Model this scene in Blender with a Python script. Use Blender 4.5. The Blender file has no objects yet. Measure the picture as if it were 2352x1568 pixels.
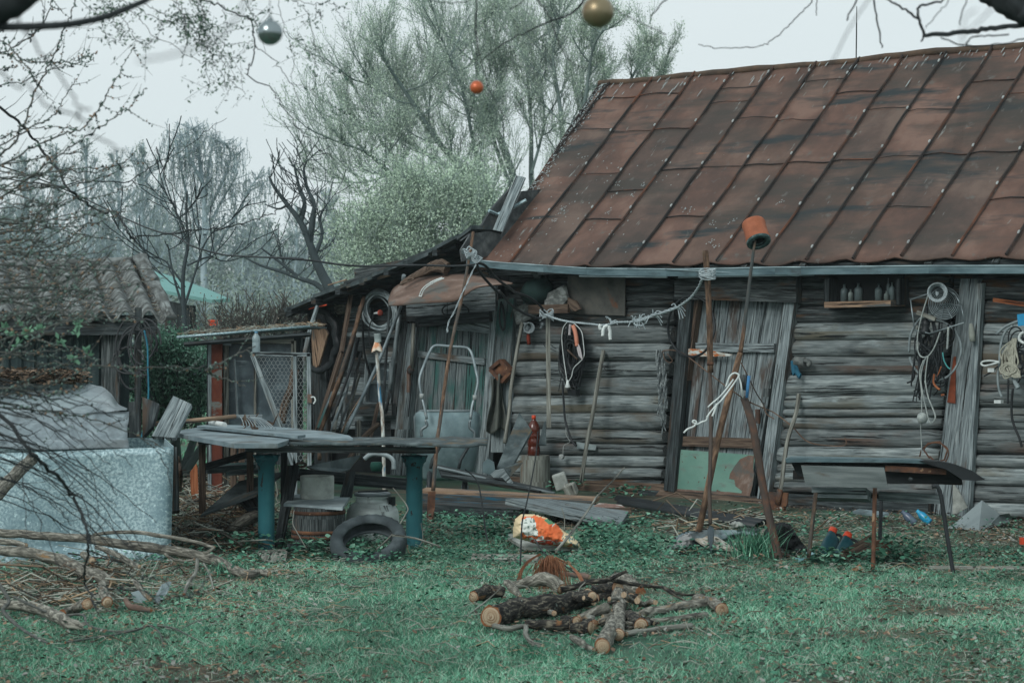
import bpy, math, random
import numpy as np
from mathutils import Vector, Matrix, noise
R=random.Random(7)
NR=np.random.RandomState(11)
F=5553.0; HZ=720.0; CX=1176.0; EYE=1.6
sc=bpy.context.scene; COL=sc.collection
PI=math.pi
# reading offsets: measurements taken on enlarged views of the site photograph
ZM={'Z':(0,0,1),'A':(0,0,.3662),'B':(689,0,.3662),'C':(1493,0,.3662),'D':(0,516.8,.3662),'E':(631.6,516.8,.293),
 'F':(1148.4,545.5,.293),'G':(1722.7,545.5,.293),'H':(344.5,890,.293),'I':(918.7,918.7,.3174),'J':(1493,976.2,.3776),
 'K':(0,1033.6,.341),'L':(976.2,1234.6,.3174)}
def px(z,x,y):
    a,b,k=ZM[z]; return (a+k*x,b+k*y)
def W(z,x,y,Y):
    X,Z=px(z,x,y)
    if Z>HZ and EYE-(Z-HZ)*Y/F<.01: Y=(EYE-.01)*F/(Z-HZ)   # nothing sinks into the ground
    return Vector(((X-CX)*Y/F,Y,EYE-(Z-HZ)*Y/F))
def gh(x,y):
    if y>60: return 0.0
    return .03*noise.noise(Vector((x*.6,y*.6,3)))+.012*noise.noise(Vector((x*2.3,y*2.3,7)))
def G0(z,x,y):
    X,Z=px(z,x,y); Y=EYE*F/(Z-HZ); return Vector(((X-CX)*Y/F,Y,0))
TH=math.radians(45)
U=Vector((math.cos(TH),-math.sin(TH),0)); N=Vector((math.sin(TH),math.cos(TH),0)); UP=Vector((0,0,1))
OY=20.64; O=Vector(((1754-CX)*OY/F,OY,0))
def P(z,x,y,d=0.0):
    "point on the barn's front wall plane, d metres in front of it"
    X,Z=px(z,x,y); dr=Vector(((X-CX)/F,1,-(Z-HZ)/F)); c=Vector((0,0,EYE)); q=O-N*d
    t=(q-c).dot(N)/dr.dot(N); return c+dr*t
def loc(p):
    v=p-O; return Vector((v.dot(U),v.dot(N),v.z))
# ---------------------------------------------------------------- tagging
def tag(o,label=None,cat=None,group=None,kind=None):
    if label: o['label']=label
    if cat: o['category']=cat
    if group: o['group']=group
    if kind: o['kind']=kind
    return o
WM={}
class MB:
    def __init__(s): s.v=[]; s.f=[]; s.uv=[]; s.mi=[]; s.sm=[]; s.o=(0,0)
    def rnd(s): s.o=(R.uniform(0,50),R.uniform(0,50))
    def face(s,idx,uv,mi=0,sm=False):
        s.f.append(idx); s.uv+= [(a+s.o[0],b+s.o[1]) for a,b in uv]; s.mi.append(mi); s.sm.append(sm)
    def hexa(s,c,mi=0,grain=None):
        "c: 8 corners, 0-3 bottom ring, 4-7 top ring (same order)"
        s.rnd(); b=len(s.v); s.v+= [Vector(p) for p in c]
        e=[c[1]-c[0],c[3]-c[0],c[4]-c[0]]
        L=[x.length for x in e]; g=L.index(max(L)) if grain is None else grain
        for q in ((0,3,2,1),(4,5,6,7),(0,1,5,4),(1,2,6,5),(2,3,7,6),(3,0,4,7)):
            pts=[c[i] for i in q]; gd=e[g].normalized(); nrm=(pts[1]-pts[0]).cross(pts[2]-pts[0])
            n=nrm.normalized() if nrm.length>1e-9 else UP
            t=n.cross(gd)
            if t.length<.3: gd2=e[(g+1)%3].normalized(); t=n.cross(gd2); a=[(p.dot(gd2)*.9,p.dot(t)) for p in pts]
            else: t.normalize(); a=[(p.dot(gd),p.dot(t)) for p in pts]
            s.face([b+i for i in q],a,mi)
    def box(s,c,ax,ay,az,mi=0,grain=None):
        "centre and three half-axis vectors"
        c=Vector(c); s.hexa([c-ax-ay-az,c+ax-ay-az,c+ax+ay-az,c-ax+ay-az,c-ax-ay+az,c+ax-ay+az,c+ax+ay+az,c-ax+ay+az],mi,grain)
    def plank(s,a,b,w,t,face=None,mi=0,jit=0.0):
        "board from a to b, width w, thickness t; face = direction its broad side looks"
        a=Vector(a); b=Vector(b); d=(b-a); f=Vector(face) if face is not None else Vector((0,-1,0))
        sd=d.cross(f).normalized()*w/2; fn=sd.cross(d).normalized()*t/2
        j=lambda: 1+R.uniform(-jit,jit)
        k1,k2=j(),j()
        s.hexa([a-sd*k1-fn,a+sd*k1-fn,a+sd*k1+fn,a-sd*k1+fn,b-sd*k2-fn,b+sd*k2-fn,b+sd*k2+fn,b-sd*k2+fn],mi,2)
    def slab(s,q,t,mi=0,nrm=None):
        "thin plate from four corner points; t along its normal, backwards"
        q=[Vector(p) for p in q]; n=(q[1]-q[0]).cross(q[3]-q[0]).normalized() if nrm is None else Vector(nrm)
        s.hexa([p for p in q]+[p+n*t for p in q],mi)
    def poly(s,pts,t,mi=0,nrm=None):
        pts=[Vector(p) for p in pts]; s.rnd()
        n=Vector(nrm) if nrm is not None else (pts[1]-pts[0]).cross(pts[-1]-pts[0]).normalized()
        e=(pts[1]-pts[0]).normalized(); k=n.cross(e)
        b=len(s.v); m=len(pts); s.v+=pts+[p+n*t for p in pts]
        uv=[(p.dot(e),p.dot(k)) for p in pts]
        s.face([b+i for i in range(m)],uv,mi); s.face([b+m+i for i in reversed(range(m))],list(reversed(uv)),mi)
        for i in range(m):
            j=(i+1)%m; l=(pts[j]-pts[i]).length
            s.face([b+i,b+m+i,b+m+j,b+j],[(0,0),(0,t),(l,t),(l,0)],mi)
    def tube(s,pts,r,n=8,mi=0,cap=True,jit=0.0,capmi=None,flat=None,closed=False):
        pts=[Vector(p) for p in pts]; m=len(pts); s.rnd()
        rr=r if isinstance(r,(list,tuple)) else [r]*m
        if len(rr)!=m: rr=[rr[0]+(rr[-1]-rr[0])*i/(m-1) for i in range(m)]
        b=len(s.v); L=0; prev=None; ls=[]
        for i in range(m):
            if closed: t=(pts[(i+1)%m]-pts[i-1])
            else: t=(pts[min(i+1,m-1)]-pts[max(i-1,0)])
            if t.length<1e-9: t=UP.copy()
            t.normalize()
            if prev is None:
                a=Vector((0,0,1)) if abs(t.z)<.9 else Vector((1,0,0)); x=t.cross(a).normalized()
            else:
                x=prev-t*prev.dot(t); x=x.normalized() if x.length>1e-6 else t.orthogonal().normalized()
            prev=x; y=t.cross(x)
            if i: L+=(pts[i]-pts[i-1]).length
            ls.append(L)
            for k in range(n):
                q=2*PI*k/n; rj=rr[i]*(1+(R.uniform(-jit,jit) if jit else 0))
                v=x*math.cos(q)*rj+y*math.sin(q)*rj
                if flat is not None: fv=Vector(flat[0]); v=v-fv*v.dot(fv)*(1-flat[1])
                s.v.append(pts[i]+v)
        M_=m if closed else m-1
        for i in range(M_):
            i2=(i+1)%m; l2=ls[i2] if i2 else L+(pts[0]-pts[-1]).length
            for k in range(n):
                k2=(k+1)%n; c=2*PI*max(rr[i],.004)/n
                s.face([b+i*n+k,b+i*n+k2,b+i2*n+k2,b+i2*n+k],[(ls[i],k*c),(ls[i],(k+1)*c),(l2,(k+1)*c),(l2,k*c)],mi,n>5)
        if cap and not closed:
            cm=mi if capmi is None else capmi
            for base,rev,rad in ((b,True,rr[0]),(b+(m-1)*n,False,rr[-1])):
                id_=[base+k for k in range(n)]; uv=[(math.cos(2*PI*k/n)*rad-s.o[0],math.sin(2*PI*k/n)*rad-s.o[1]) for k in range(n)]
                if rev: id_.reverse(); uv.reverse()
                s.face(id_,uv,cm)
    def lathe(s,c,prof,ax=UP,n=20,mi=0,mis=None):
        "prof: list of (radius, height along ax)"
        c=Vector(c); ax=Vector(ax).normalized(); x=ax.orthogonal().normalized(); y=ax.cross(x); s.rnd()
        b=len(s.v); L=0
        for i,(r,h) in enumerate(prof):
            for k in range(n):
                q=2*PI*k/n; s.v.append(c+ax*h+x*math.cos(q)*r+y*math.sin(q)*r)
        for i in range(len(prof)-1):
            dl=math.hypot(prof[i+1][0]-prof[i][0],prof[i+1][1]-prof[i][1]); mm=mi if mis is None else mis[i]
            for k in range(n):
                k2=(k+1)%n; a=2*PI*max(prof[i][0],.01)/n
                s.face([b+i*n+k,b+i*n+k2,b+(i+1)*n+k2,b+(i+1)*n+k],[(L,k*a),(L,(k+1)*a),(L+dl,(k+1)*a),(L+dl,k*a)],mm,True)
            L+=dl
    def grid(s,fn,nu,nv,mi=0,sm=True,su=1,sv=1):
        b=len(s.v); s.rnd()
        for i in range(nu+1):
            for j in range(nv+1): s.v.append(Vector(fn(i/nu,j/nv)))
        for i in range(nu):
            for j in range(nv):
                a=b+i*(nv+1)+j
                s.face([a,a+nv+1,a+nv+2,a+1],[(i/nu*su,j/nv*sv),((i+1)/nu*su,j/nv*sv),((i+1)/nu*su,(j+1)/nv*sv),(i/nu*su,(j+1)/nv*sv)],mi,sm)
    def build(s,name,mats,parent=None,mat=None,origin=None,solid=None,label=None):
        if not isinstance(mats,(list,tuple)): mats=[mats]
        me=bpy.data.meshes.new(name)
        v=np.array([tuple(p) for p in s.v],dtype=np.float64)
        if parent is not None:
            pm=WM[parent.name].inverted(); 
            v=v@np.array(pm.to_3x3()).T+np.array(pm.translation); o0=None
        elif origin is False: o0=None
        elif origin is None:
            lo=v.min(0); hi=v.max(0); o0=Vector(((lo[0]+hi[0])/2,(lo[1]+hi[1])/2,lo[2])); v=v-np.array(o0)
        else: o0=Vector(origin); v=v-np.array(o0)
        me.from_pydata([tuple(p) for p in v],[],s.f); 
        for m in mats: me.materials.append(m)
        me.polygons.foreach_set('material_index',s.mi); me.polygons.foreach_set('use_smooth',s.sm)
        ul=me.uv_layers.new(name='UVMap'); ul.data.foreach_set('uv',np.array(s.uv,dtype=np.float32).ravel())
        me.update()
        o=bpy.data.objects.new(name,me); COL.objects.link(o)
        if o0 is not None: o.location=o0
        WM[o.name]=WM[parent.name] if parent is not None else Matrix.Translation(o0 if o0 is not None else Vector())
        if parent is not None: o.parent=parent
        if solid:
            md=o.modifiers.new('Solidify','SOLIDIFY'); md.thickness=solid; md.offset=0
        if label: o['label']=label
        return o
def empty(name,loc_,label,cat,group=None,rz=0):
    o=bpy.data.objects.new(name,None); COL.objects.link(o); o.empty_display_size=.1
    o.location=loc_; o.rotation_euler=(0,0,rz); WM[o.name]=Matrix.Translation(Vector(loc_))@Matrix.Rotation(rz,4,'Z')
    return tag(o,label,cat,group)
def spline(pts,k=6):
    pts=[Vector(p) for p in pts]; out=[]
    for i in range(len(pts)-1):
        p0=pts[max(i-1,0)];p1=pts[i];p2=pts[i+1];p3=pts[min(i+2,len(pts)-1)]
        for j in range(k):
            t=j/k; out.append(.5*((2*p1)+(p2-p0)*t+(2*p0-5*p1+4*p2-p3)*t*t+(3*p1-p0-3*p2+p3)*t**3))
    out.append(pts[-1]); return out
# ---------------------------------------------------------------- materials
def rgb(r,g,b):
    f=lambda c:(c/255/12.92 if c<=10.3 else ((c/255+.055)/1.055)**2.4)
    return (f(r*.97),f(g),f(b),1)
def M(name,base,sc_=6,st=(1,1,1),det=6,layers=(),rough=.85,metal=0,bump=.3,coord='UV',spec=.3,alpha=None,trans=0,var=.12,bsc=None,wave=None,emit=None):
    m=bpy.data.materials.new(name); m.use_nodes=True; nt=m.node_tree; nd=nt.nodes; lk=nt.links
    b=nd['Principled BSDF']; tc=nd.new('ShaderNodeTexCoord')
    b.inputs['Roughness'].default_value=rough; b.inputs['Metallic'].default_value=metal
    b.inputs['Specular IOR Level'].default_value=spec
    def nz(scale,stt,detail,off=0):
        mp=nd.new('ShaderNodeMapping'); mp.inputs['Scale'].default_value=stt; mp.inputs['Location'].default_value=(off,off*1.7,off*.6)
        lk.new(tc.outputs[coord],mp.inputs['Vector']); n=nd.new('ShaderNodeTexNoise'); n.inputs['Scale'].default_value=scale
        n.inputs['Detail'].default_value=detail; n.inputs['Roughness'].default_value=.6; lk.new(mp.outputs[0],n.inputs['Vector']); return n.outputs['Fac']
    n1=nz(sc_,st,det); r=nd.new('ShaderNodeValToRGB'); lk.new(n1,r.inputs[0])
    e=r.color_ramp.elements
    while len(e)<len(base): e.new(.5)
    for i,(p,c) in enumerate(base): e[i].position=p; e[i].color=c
    cur=r.outputs['Color']; bh=n1
    for i,(c,s2,st2,lo,hi) in enumerate(layers):
        q=nz(s2,st2,5,11+i*7.3); rr=nd.new('ShaderNodeMapRange'); rr.inputs['From Min'].default_value=lo; rr.inputs['From Max'].default_value=hi
        lk.new(q,rr.inputs['Value']); mx=nd.new('ShaderNodeMix'); mx.data_type='RGBA'; lk.new(rr.outputs[0],mx.inputs['Factor'])
        lk.new(cur,mx.inputs['A']); mx.inputs['B'].default_value=c; cur=mx.outputs['Result']
    if var:
        oi=nd.new('ShaderNodeObjectInfo'); mr=nd.new('ShaderNodeMapRange'); mr.inputs['To Min'].default_value=1-var; mr.inputs['To Max'].default_value=1+var
        lk.new(oi.outputs['Random'],mr.inputs['Value']); hs=nd.new('ShaderNodeHueSaturation'); lk.new(mr.outputs[0],hs.inputs['Value']); lk.new(cur,hs.inputs['Color']); cur=hs.outputs['Color']
    lk.new(cur,b.inputs['Base Color'])
    if bump:
        bp=nd.new('ShaderNodeBump'); bp.inputs['Strength'].default_value=bump; bp.inputs['Distance'].default_value=.01
        src=nz(bsc,st,6,3) if bsc else bh
        lk.new(src,bp.inputs['Height']); lk.new(bp.outputs[0],b.inputs['Normal'])
    if alpha is not None: b.inputs['Alpha'].default_value=alpha
    if trans: b.inputs['Transmission Weight'].default_value=trans
    return m
WD=(1.3,20,1)   # grain stretched along u
def wood(name,a,b_,c,layers=(),bump=.5,rough=.9,s=3.0,pos=(.34,.5,.66)):
    return M(name,[(pos[0],a),(.5,b_),(pos[2],c)],s,WD,9,list(layers)+[(tuple(x*.22 for x in a[:3])+(1,),1.8,(.9,30,1),.585,.615),(tuple(x*.3 for x in a[:3])+(1,),10,(1,1.6,1),.735,.76)],rough,0,bump)
m={}
def logm(n,k,warm):
    return wood(n,rgb(66*k,72*k,73*k),rgb(110*k,116*k,117*k),rgb(152*k,156*k,155*k),[(rgb((96+warm)*k,88*k,78*k),1.0,(1,3,1),.52,.68),(rgb(160*k,168*k,169*k),2.2,(1,3.5,1),.60,.74),(rgb(58*k,64*k,66*k),1.3,(1,4,1),.58,.74)],bump=.45,s=2.6,pos=(.28,.5,.74))
m['log']=logm('log_wood',1,0); m['log2']=logm('log_wood_brown',.86,14); m['log3']=logm('log_wood_pale',1.13,-4)
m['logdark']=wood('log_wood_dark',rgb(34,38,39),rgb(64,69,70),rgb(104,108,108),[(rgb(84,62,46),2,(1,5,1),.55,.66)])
m['board']=wood('grey_board',rgb(72,78,80),rgb(118,127,130),rgb(160,166,167),[(rgb(94,84,76),1.3,(1,4,1),.58,.7)])
m['boarddark']=wood('dark_board',rgb(28,33,35),rgb(50,56,58),rgb(82,88,90),[(rgb(70,56,46),1.5,(1,5,1),.55,.68)])
m['doorboard']=wood('door_board',rgb(78,84,86),rgb(120,128,131),rgb(158,165,167),[(rgb(86,74,68),1.2,(1,3,1),.56,.66),(rgb(150,156,157),3,(1,9,1),.6,.68)])
m['tealboard']=wood('teal_board',rgb(66,74,76),rgb(100,108,110),rgb(132,138,139),[(rgb(60,98,94),1.5,(1,2,1),.49,.6),(rgb(84,78,72),3,(1,7,1),.6,.68)])
m['brownwood']=wood('brown_wood',rgb(58,46,40),rgb(88,72,62),rgb(120,102,88))
m['orangewood']=wood('orange_wood',rgb(112,62,40),rgb(146,86,56),rgb(170,110,78))
m['blueboard']=wood('blue_painted_board',rgb(50,52,52),rgb(70,72,72),rgb(98,94,88),[(rgb(40,92,114),3.2,(1,6,1),.54,.6)])
m['tanboard']=wood('tan_board',rgb(104,84,70),rgb(146,118,98),rgb(176,148,124),[(rgb(90,92,92),2,(1,4,1),.54,.62)])
m['stick']=wood('stick_wood',rgb(84,82,76),rgb(122,120,113),rgb(160,158,150))
m['rust']=M('rusty_steel',[(.3,rgb(66,48,42)),(.5,rgb(96,66,52)),(.72,rgb(132,90,64))],9,(1,1,1),8,[(rgb(62,62,62),5,(1,1,1),.55,.66),(rgb(150,120,96),14,(1,1,1),.66,.7)],.85,.1,.5)
m['rustpole']=M('rusty_pole',[(.34,rgb(60,48,42)),(.5,rgb(98,76,62)),(.66,rgb(142,112,90))],9,(1,3,1),8,[(rgb(70,74,74),3,(.6,1,1),.5,.62)],.85,.1,.4)
m['rustlight']=M('rust_lichen',[(.3,rgb(88,70,62)),(.55,rgb(114,92,82)),(.72,rgb(142,126,118))],7,(1,2,1),8,[(rgb(92,88,84),5,(1,1,1),.52,.6)],.85,0,.4)
def roofvar(n,a,b,c,lo): return M(n,[(.38,a),(.5,b),(.62,c)],1.9,(1,1,1),8,[(rgb(64,58,54),1.3,(.5,2.4,1),lo,lo+.16),(rgb(44,50,52),1.7,(.4,3.4,1),.57,.67),(rgb(130,132,130),5,(3.5,.5,1),.66,.74),(rgb(92,88,84),8,(1,1,1),.62,.72),(rgb(132,90,72),4,(.4,3,1),.68,.74)],.8,0,.3,coord='Object',var=0,bsc=14)
m['roof']=roofvar('rusty_roof',rgb(80,62,56),rgb(99,74,65),rgb(116,90,80),.50)
m['roof2']=roofvar('rusty_roof_dark',rgb(72,58,53),rgb(90,70,62),rgb(106,84,75),.48)
m['roof3']=roofvar('rusty_roof_grey',rgb(68,58,54),rgb(84,68,62),rgb(102,84,76),.45)
m['roofw']=M('roof_lichen',[(.4,rgb(124,130,131)),(.7,rgb(158,164,164))],20,bump=0,var=0)
m['seam']=M('roof_seam',[(.35,rgb(30,30,31)),(.5,rgb(48,42,40)),(.68,rgb(104,66,50))],2.4,(1,1,1),6,[],.85,0,.2,coord='Object',var=0)
m['clip']=M('roof_clip',[(.4,rgb(138,140,140)),(.6,rgb(170,172,170))],30,rough=.6,bump=0,var=0)
m['gutter']=M('zinc_gutter',[(.3,rgb(64,82,88)),(.5,rgb(96,116,122)),(.7,rgb(122,140,146))],2.5,(1,5,1),7,[(rgb(66,72,74),2,(1,2,1),.58,.7)],.55,.35,.1)
m['galv']=M('galvanised',[(.40,rgb(120,142,149)),(.5,rgb(144,165,171)),(.6,rgb(172,190,194))],52,(1,1,1),2,[(rgb(116,140,148),2.2,(1,1,1),.5,.7),(rgb(186,206,210),34,(1,1,1),.6,.66)],.5,.15,.05,var=0)
m['felt']=M('grey_foil',[(.3,rgb(92,102,107)),(.5,rgb(122,132,137)),(.7,rgb(152,162,166))],7,(1,1,1),6,[(rgb(98,104,106),1.5,(1,2,1),.52,.66)],.6,0,.25)
m['poly']=M('cloudy_sheet',[(.35,rgb(120,134,140)),(.5,rgb(146,158,164)),(.65,rgb(186,198,202))],3,rough=.3,bump=.1,alpha=.7,spec=.5)
m['steel']=M('grey_steel',[(.3,rgb(90,98,102)),(.6,rgb(140,148,151))],5,rough=.45,metal=.5,bump=.1)
m['tray']=M('barrow_tray',[(.3,rgb(82,98,102)),(.5,rgb(106,123,127)),(.7,rgb(132,147,150))],3,(1,1,1),6,[(rgb(66,76,80),1.4,(1,1,1),.52,.7)],.5,.3,.1)
m['tealpaint']=M('teal_pipe_paint',[(.3,rgb(30,78,86)),(.55,rgb(44,98,106)),(.72,rgb(62,116,122))],2,(1,2,1),5,[(rgb(44,34,32),16,(.6,1.4,1),.635,.66),(rgb(84,120,122),9,(1,1,1),.66,.72)],.6,0,.25)
m['greensheet']=M('green_sheet',[(.3,rgb(96,134,122)),(.6,rgb(118,152,139))],3,(1,1,1),6,[(rgb(98,74,64),13,(1,1,1),.64,.67),(rgb(84,96,96),1.6,(1,1,1),.58,.66),(rgb(112,128,120),6,(1,3,1),.56,.7)],.7,0,.15,var=0)
m['black']=M('black_rubber',[(.3,rgb(22,26,28)),(.6,rgb(40,44,47))],6,rough=.5,bump=.15)
m['tyre']=M('tyre_rubber',[(.3,rgb(40,47,50)),(.5,rgb(60,68,71)),(.7,rgb(84,91,94))],6,rough=.8,bump=.3)
m['hose']=M('grey_hose',[(.3,rgb(98,108,112)),(.6,rgb(148,156,158))],12,rough=.6,bump=.05)
m['rope']=M('grey_rope',[(.3,rgb(118,126,130)),(.5,rgb(156,164,168)),(.7,rgb(190,196,198))],60,(1,1,1),3,bump=.6)
m['white']=M('white_cord',[(.3,rgb(180,184,184)),(.6,rgb(216,218,216))],20,rough=.6,bump=.1)
m['slate']=M('cement_slate',[(.3,rgb(40,48,50)),(.5,rgb(66,75,77)),(.7,rgb(102,110,111))],6,(1,1,1),8,[(rgb(94,80,62),4,(1,1,1),.56,.68)],.95,0,.4)
m['slatemoss']=M('mossy_slate',[(.34,rgb(66,66,64)),(.5,rgb(100,102,101)),(.66,rgb(140,143,142))],6,(1,2,1),8,[(rgb(84,82,74),3,(1,1,1),.56,.7),(rgb(82,86,62),5,(1,1,1),.66,.72)],.95,0,.5)
m['tabletop']=M('table_sheet',[(.3,rgb(84,98,104)),(.5,rgb(116,130,136)),(.7,rgb(150,162,166))],4,(1,1,1),7,[(rgb(78,80,78),2.5,(1,1,1),.54,.66)],.6,.1,.15)
m['concrete']=M('concrete',[(.3,rgb(112,114,110)),(.5,rgb(146,147,142)),(.7,rgb(172,172,166))],12,(1,1,1),8,[(rgb(104,96,80),3,(1,1,1),.58,.7)],.95,0,.5)
m['alu']=M('milk_can_aluminium',[(.3,rgb(160,166,166)),(.5,rgb(196,202,200)),(.7,rgb(222,226,224))],5,(3,1,1),6,[(rgb(84,88,88),3,(1,6,1),.60,.68)],.5,.3,.15)
m['brownpet']=M('brown_plastic',[(.3,rgb(62,24,18)),(.6,rgb(92,38,26))],3,rough=.18,bump=0,spec=.6)
m['redcap']=M('orange_cap',[(.3,rgb(206,66,40)),(.6,rgb(226,88,56))],3,rough=.4,bump=0)
m['glassg']=M('dusty_glass',[(.3,rgb(92,106,108)),(.6,rgb(124,138,140))],5,rough=.35,bump=0,alpha=.8,spec=.5)
m['clear']=M('clear_plastic',[(.3,rgb(140,156,162)),(.6,rgb(176,190,194))],5,rough=.2,bump=.05,alpha=.6,spec=.6)
m['pane']=M('dusty_pane',[(.3,rgb(40,50,56)),(.5,rgb(62,74,81)),(.68,rgb(108,122,128))],3,(1,1,1),8,[(rgb(150,162,166),5,(3,.6,1),.60,.72)],.35,0,.1,spec=.5)  # dark base paints the dim interior behind; pale streaks are dust and scratches
m['inside']=M('shade_black',[(.3,rgb(20,24,26)),(.6,rgb(34,38,40))],3,bump=0)  # near-black: painted shade for log gaps and recesses; also black sheeting
m['coop']=M('rust_painted_wood',[(.3,rgb(72,36,28)),(.5,rgb(100,50,38)),(.7,rgb(122,72,54))],3,(1,2,1),6,[(rgb(110,112,108),3,(2,1,1),.6,.64)],.85,0,.4)
m['bark']=M('dark_bark',[(.38,rgb(20,20,21)),(.52,rgb(50,48,45)),(.64,rgb(118,110,98))],38,(.5,1.6,1),8,[(rgb(118,84,58),9,(1,1,1),.62,.68),(rgb(120,128,122),20,(1,1,1),.66,.7)],.95,0,1.0)
m['barkgrey']=M('grey_bark',[(.36,rgb(62,60,56)),(.5,rgb(108,104,96)),(.62,rgb(158,152,142))],34,(.35,1.6,1),8,[(rgb(136,108,80),8,(.5,2,1),.62,.70),(rgb(66,66,64),6,(.6,1,1),.62,.7)],.95,0,.7)
m['cut']=M('fresh_cut',[(.38,rgb(136,106,82)),(.5,rgb(172,146,120)),(.62,rgb(196,176,154))],30,(9,.5,1),4,[(rgb(112,76,54),14,(1,1,1),.54,.68),(rgb(78,60,48),22,(.4,6,1),.66,.70)],.9,0,.4)
m['cutring']=M('orange_cut_rim',[(.3,rgb(104,64,42)),(.6,rgb(150,96,64))],60,bump=.3)
m['branch']=M('twig_bark',[(.3,rgb(58,60,60)),(.5,rgb(86,87,84)),(.7,rgb(116,114,108))],30,bump=.3)
m['branchdark']=M('dark_twig',[(.3,rgb(30,34,36)),(.6,rgb(50,54,56))],30,bump=.3)
m['bud']=M('spur_bud',[(.3,rgb(60,72,68)),(.5,rgb(98,84,70)),(.62,rgb(98,112,98)),(.75,rgb(140,96,68))],7,coord='Object',bump=0)
m['bag']=M('sack_paint',[(.3,rgb(220,190,150)),(.6,rgb(228,206,172))],3,bump=.1,var=0)
# ---------------------------------------------------------------- camera, sky, sun
cam=bpy.data.cameras.new('camera'); co=bpy.data.objects.new('camera',cam); COL.objects.link(co)
co.location=(0,0,EYE); co.rotation_euler=(PI/2,0,0); cam.lens=85; cam.sensor_width=36; cam.shift_y=-64/2352
cam.clip_end=3000; cam.clip_start=.1; cam.dof.use_dof=True; cam.dof.focus_distance=18; cam.dof.aperture_fstop=7.0
sc.camera=co
w=bpy.data.worlds.new('World'); sc.world=w; w.use_nodes=True; nt=w.node_tree; nd=nt.nodes; lk=nt.links
bg=nd['Background']; out=nd['World Output']
sk=nd.new('ShaderNodeTexSky'); sk.sky_type='NISHITA'; sk.sun_disc=False; sk.sun_elevation=math.radians(34); sk.sun_rotation=math.radians(216); sk.dust_density=3
lk.new(sk.outputs[0],bg.inputs[0]); bg.inputs[1].default_value=.06
b2=nd.new('ShaderNodeBackground'); b2.inputs[0].default_value=(.68,.765,.79,1); b2.inputs[1].default_value=1.0
tcw=nd.new('ShaderNodeTexCoord'); mpw=nd.new('ShaderNodeMapping'); mpw.inputs['Scale'].default_value=(1,1,3)
nzw=nd.new('ShaderNodeTexNoise'); nzw.inputs['Scale'].default_value=1.4; nzw.inputs['Detail'].default_value=4
rpw=nd.new('ShaderNodeValToRGB'); rpw.color_ramp.elements[0].position=.3; rpw.color_ramp.elements[0].color=(.65,.745,.77,1); rpw.color_ramp.elements[1].position=.72; rpw.color_ramp.elements[1].color=(.72,.80,.82,1)
lk.new(tcw.outputs['Generated'],mpw.inputs[0]); lk.new(mpw.outputs[0],nzw.inputs['Vector']); lk.new(nzw.outputs['Fac'],rpw.inputs[0]); lk.new(rpw.outputs[0],b2.inputs[0])
mx=nd.new('ShaderNodeMixShader'); mx.inputs[0].default_value=.93
lk.new(bg.outputs[0],mx.inputs[1]); lk.new(b2.outputs[0],mx.inputs[2]); lk.new(mx.outputs[0],out.inputs[0])
sun=bpy.data.lights.new('sun','SUN'); sun.energy=1.5; sun.angle=math.radians(25); sun.color=(1,.985,.955)
so=bpy.data.objects.new('sun',sun); COL.objects.link(so); so.location=(-4,-4,12); so.rotation_euler=(math.radians(56),0,math.radians(-36))
sc.view_settings.view_transform='Standard'; sc.view_settings.look='None'; sc.view_settings.exposure=.15; sc.view_settings.gamma=1
sc.render.engine='CYCLES'; sc.cycles.max_bounces=5; sc.cycles.diffuse_bounces=2; sc.cycles.transparent_max_bounces=12
# ---------------------------------------------------------------- ground
def gm():
    m_=M('earth',[(.3,rgb(58,58,50)),(.5,rgb(78,76,64)),(.7,rgb(100,88,74))],1.2,(1,1,1),10,[(rgb(66,104,84),.7,(1,1,1),.42,.58),(rgb(52,76,64),3,(1,1,1),.5,.62)],.95,0,.6,coord='Object',var=0,bsc=25)
    return m_
m['earth']=gm()
xs=list(np.arange(-14,14.01,.2)); xs=[-900,-300,-100,-50,-25]+xs+[25,50,100,300,900]
ys=list(np.arange(4,30.01,.2)); ys=[-300,-60,-15,0,2]+ys+[33,38,45,60,90,150,300,800,2000]
mb=MB(); 
for y in ys:
    for x in xs: mb.v.append(Vector((x,y,gh(x,y) if abs(x)<14.1 and 3.9<y<30.1 else 0)))
for j in range(len(ys)-1):
    for i in range(len(xs)-1):
        a=j*len(xs)+i; mb.face([a,a+1,a+1+len(xs),a+len(xs)],[(0,0),(1,0),(1,1),(0,1)],0,True)
tag(mb.build('ground',m['earth'],origin=False),kind='structure')
# ---------------------------------------------------------------- the log barn
barn=empty('log_barn',O,'old grey log barn with a rusty standing-seam metal roof','barn',rz=-TH)
EV=.42
ev=P('Z',1754,597,EV); sv=loc(ev).x
def onS(z,x,y,s):
    X,Z=px(z,x,y); dr=Vector(((X-CX)/F,1,-(Z-HZ)/F)); c=Vector((0,0,EYE)); q=O+U*s
    return c+dr*((q-c).dot(U)/dr.dot(U))
rg=onS('Z',2079,128,sv); lr=loc(rg); RW=lr.y; RH=rg.z; EH=ev.z
SL=loc(P('Z',1096,600,EV)).x; SLt=loc(P('Z',1384,190,-RW)).x; SR=7.5
print('ROOF',RW,RH,EH,SL,SLt)
def lp(s,y,z): return O+U*s+N*y+UP*z
seams=[loc(P('Z',x/1.7415,598,EV)).x for x in (1870,2038,2207,2365,2528,2699,2872,3054,3230,3418,3610,3814,4031)]
dS=(seams[-1]-seams[3])/9
seams+= [seams[-1]+dS*i for i in range(1,7)]; seams=[seams[0]-dS*.92]+seams
print('SEAM',dS)
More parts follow.
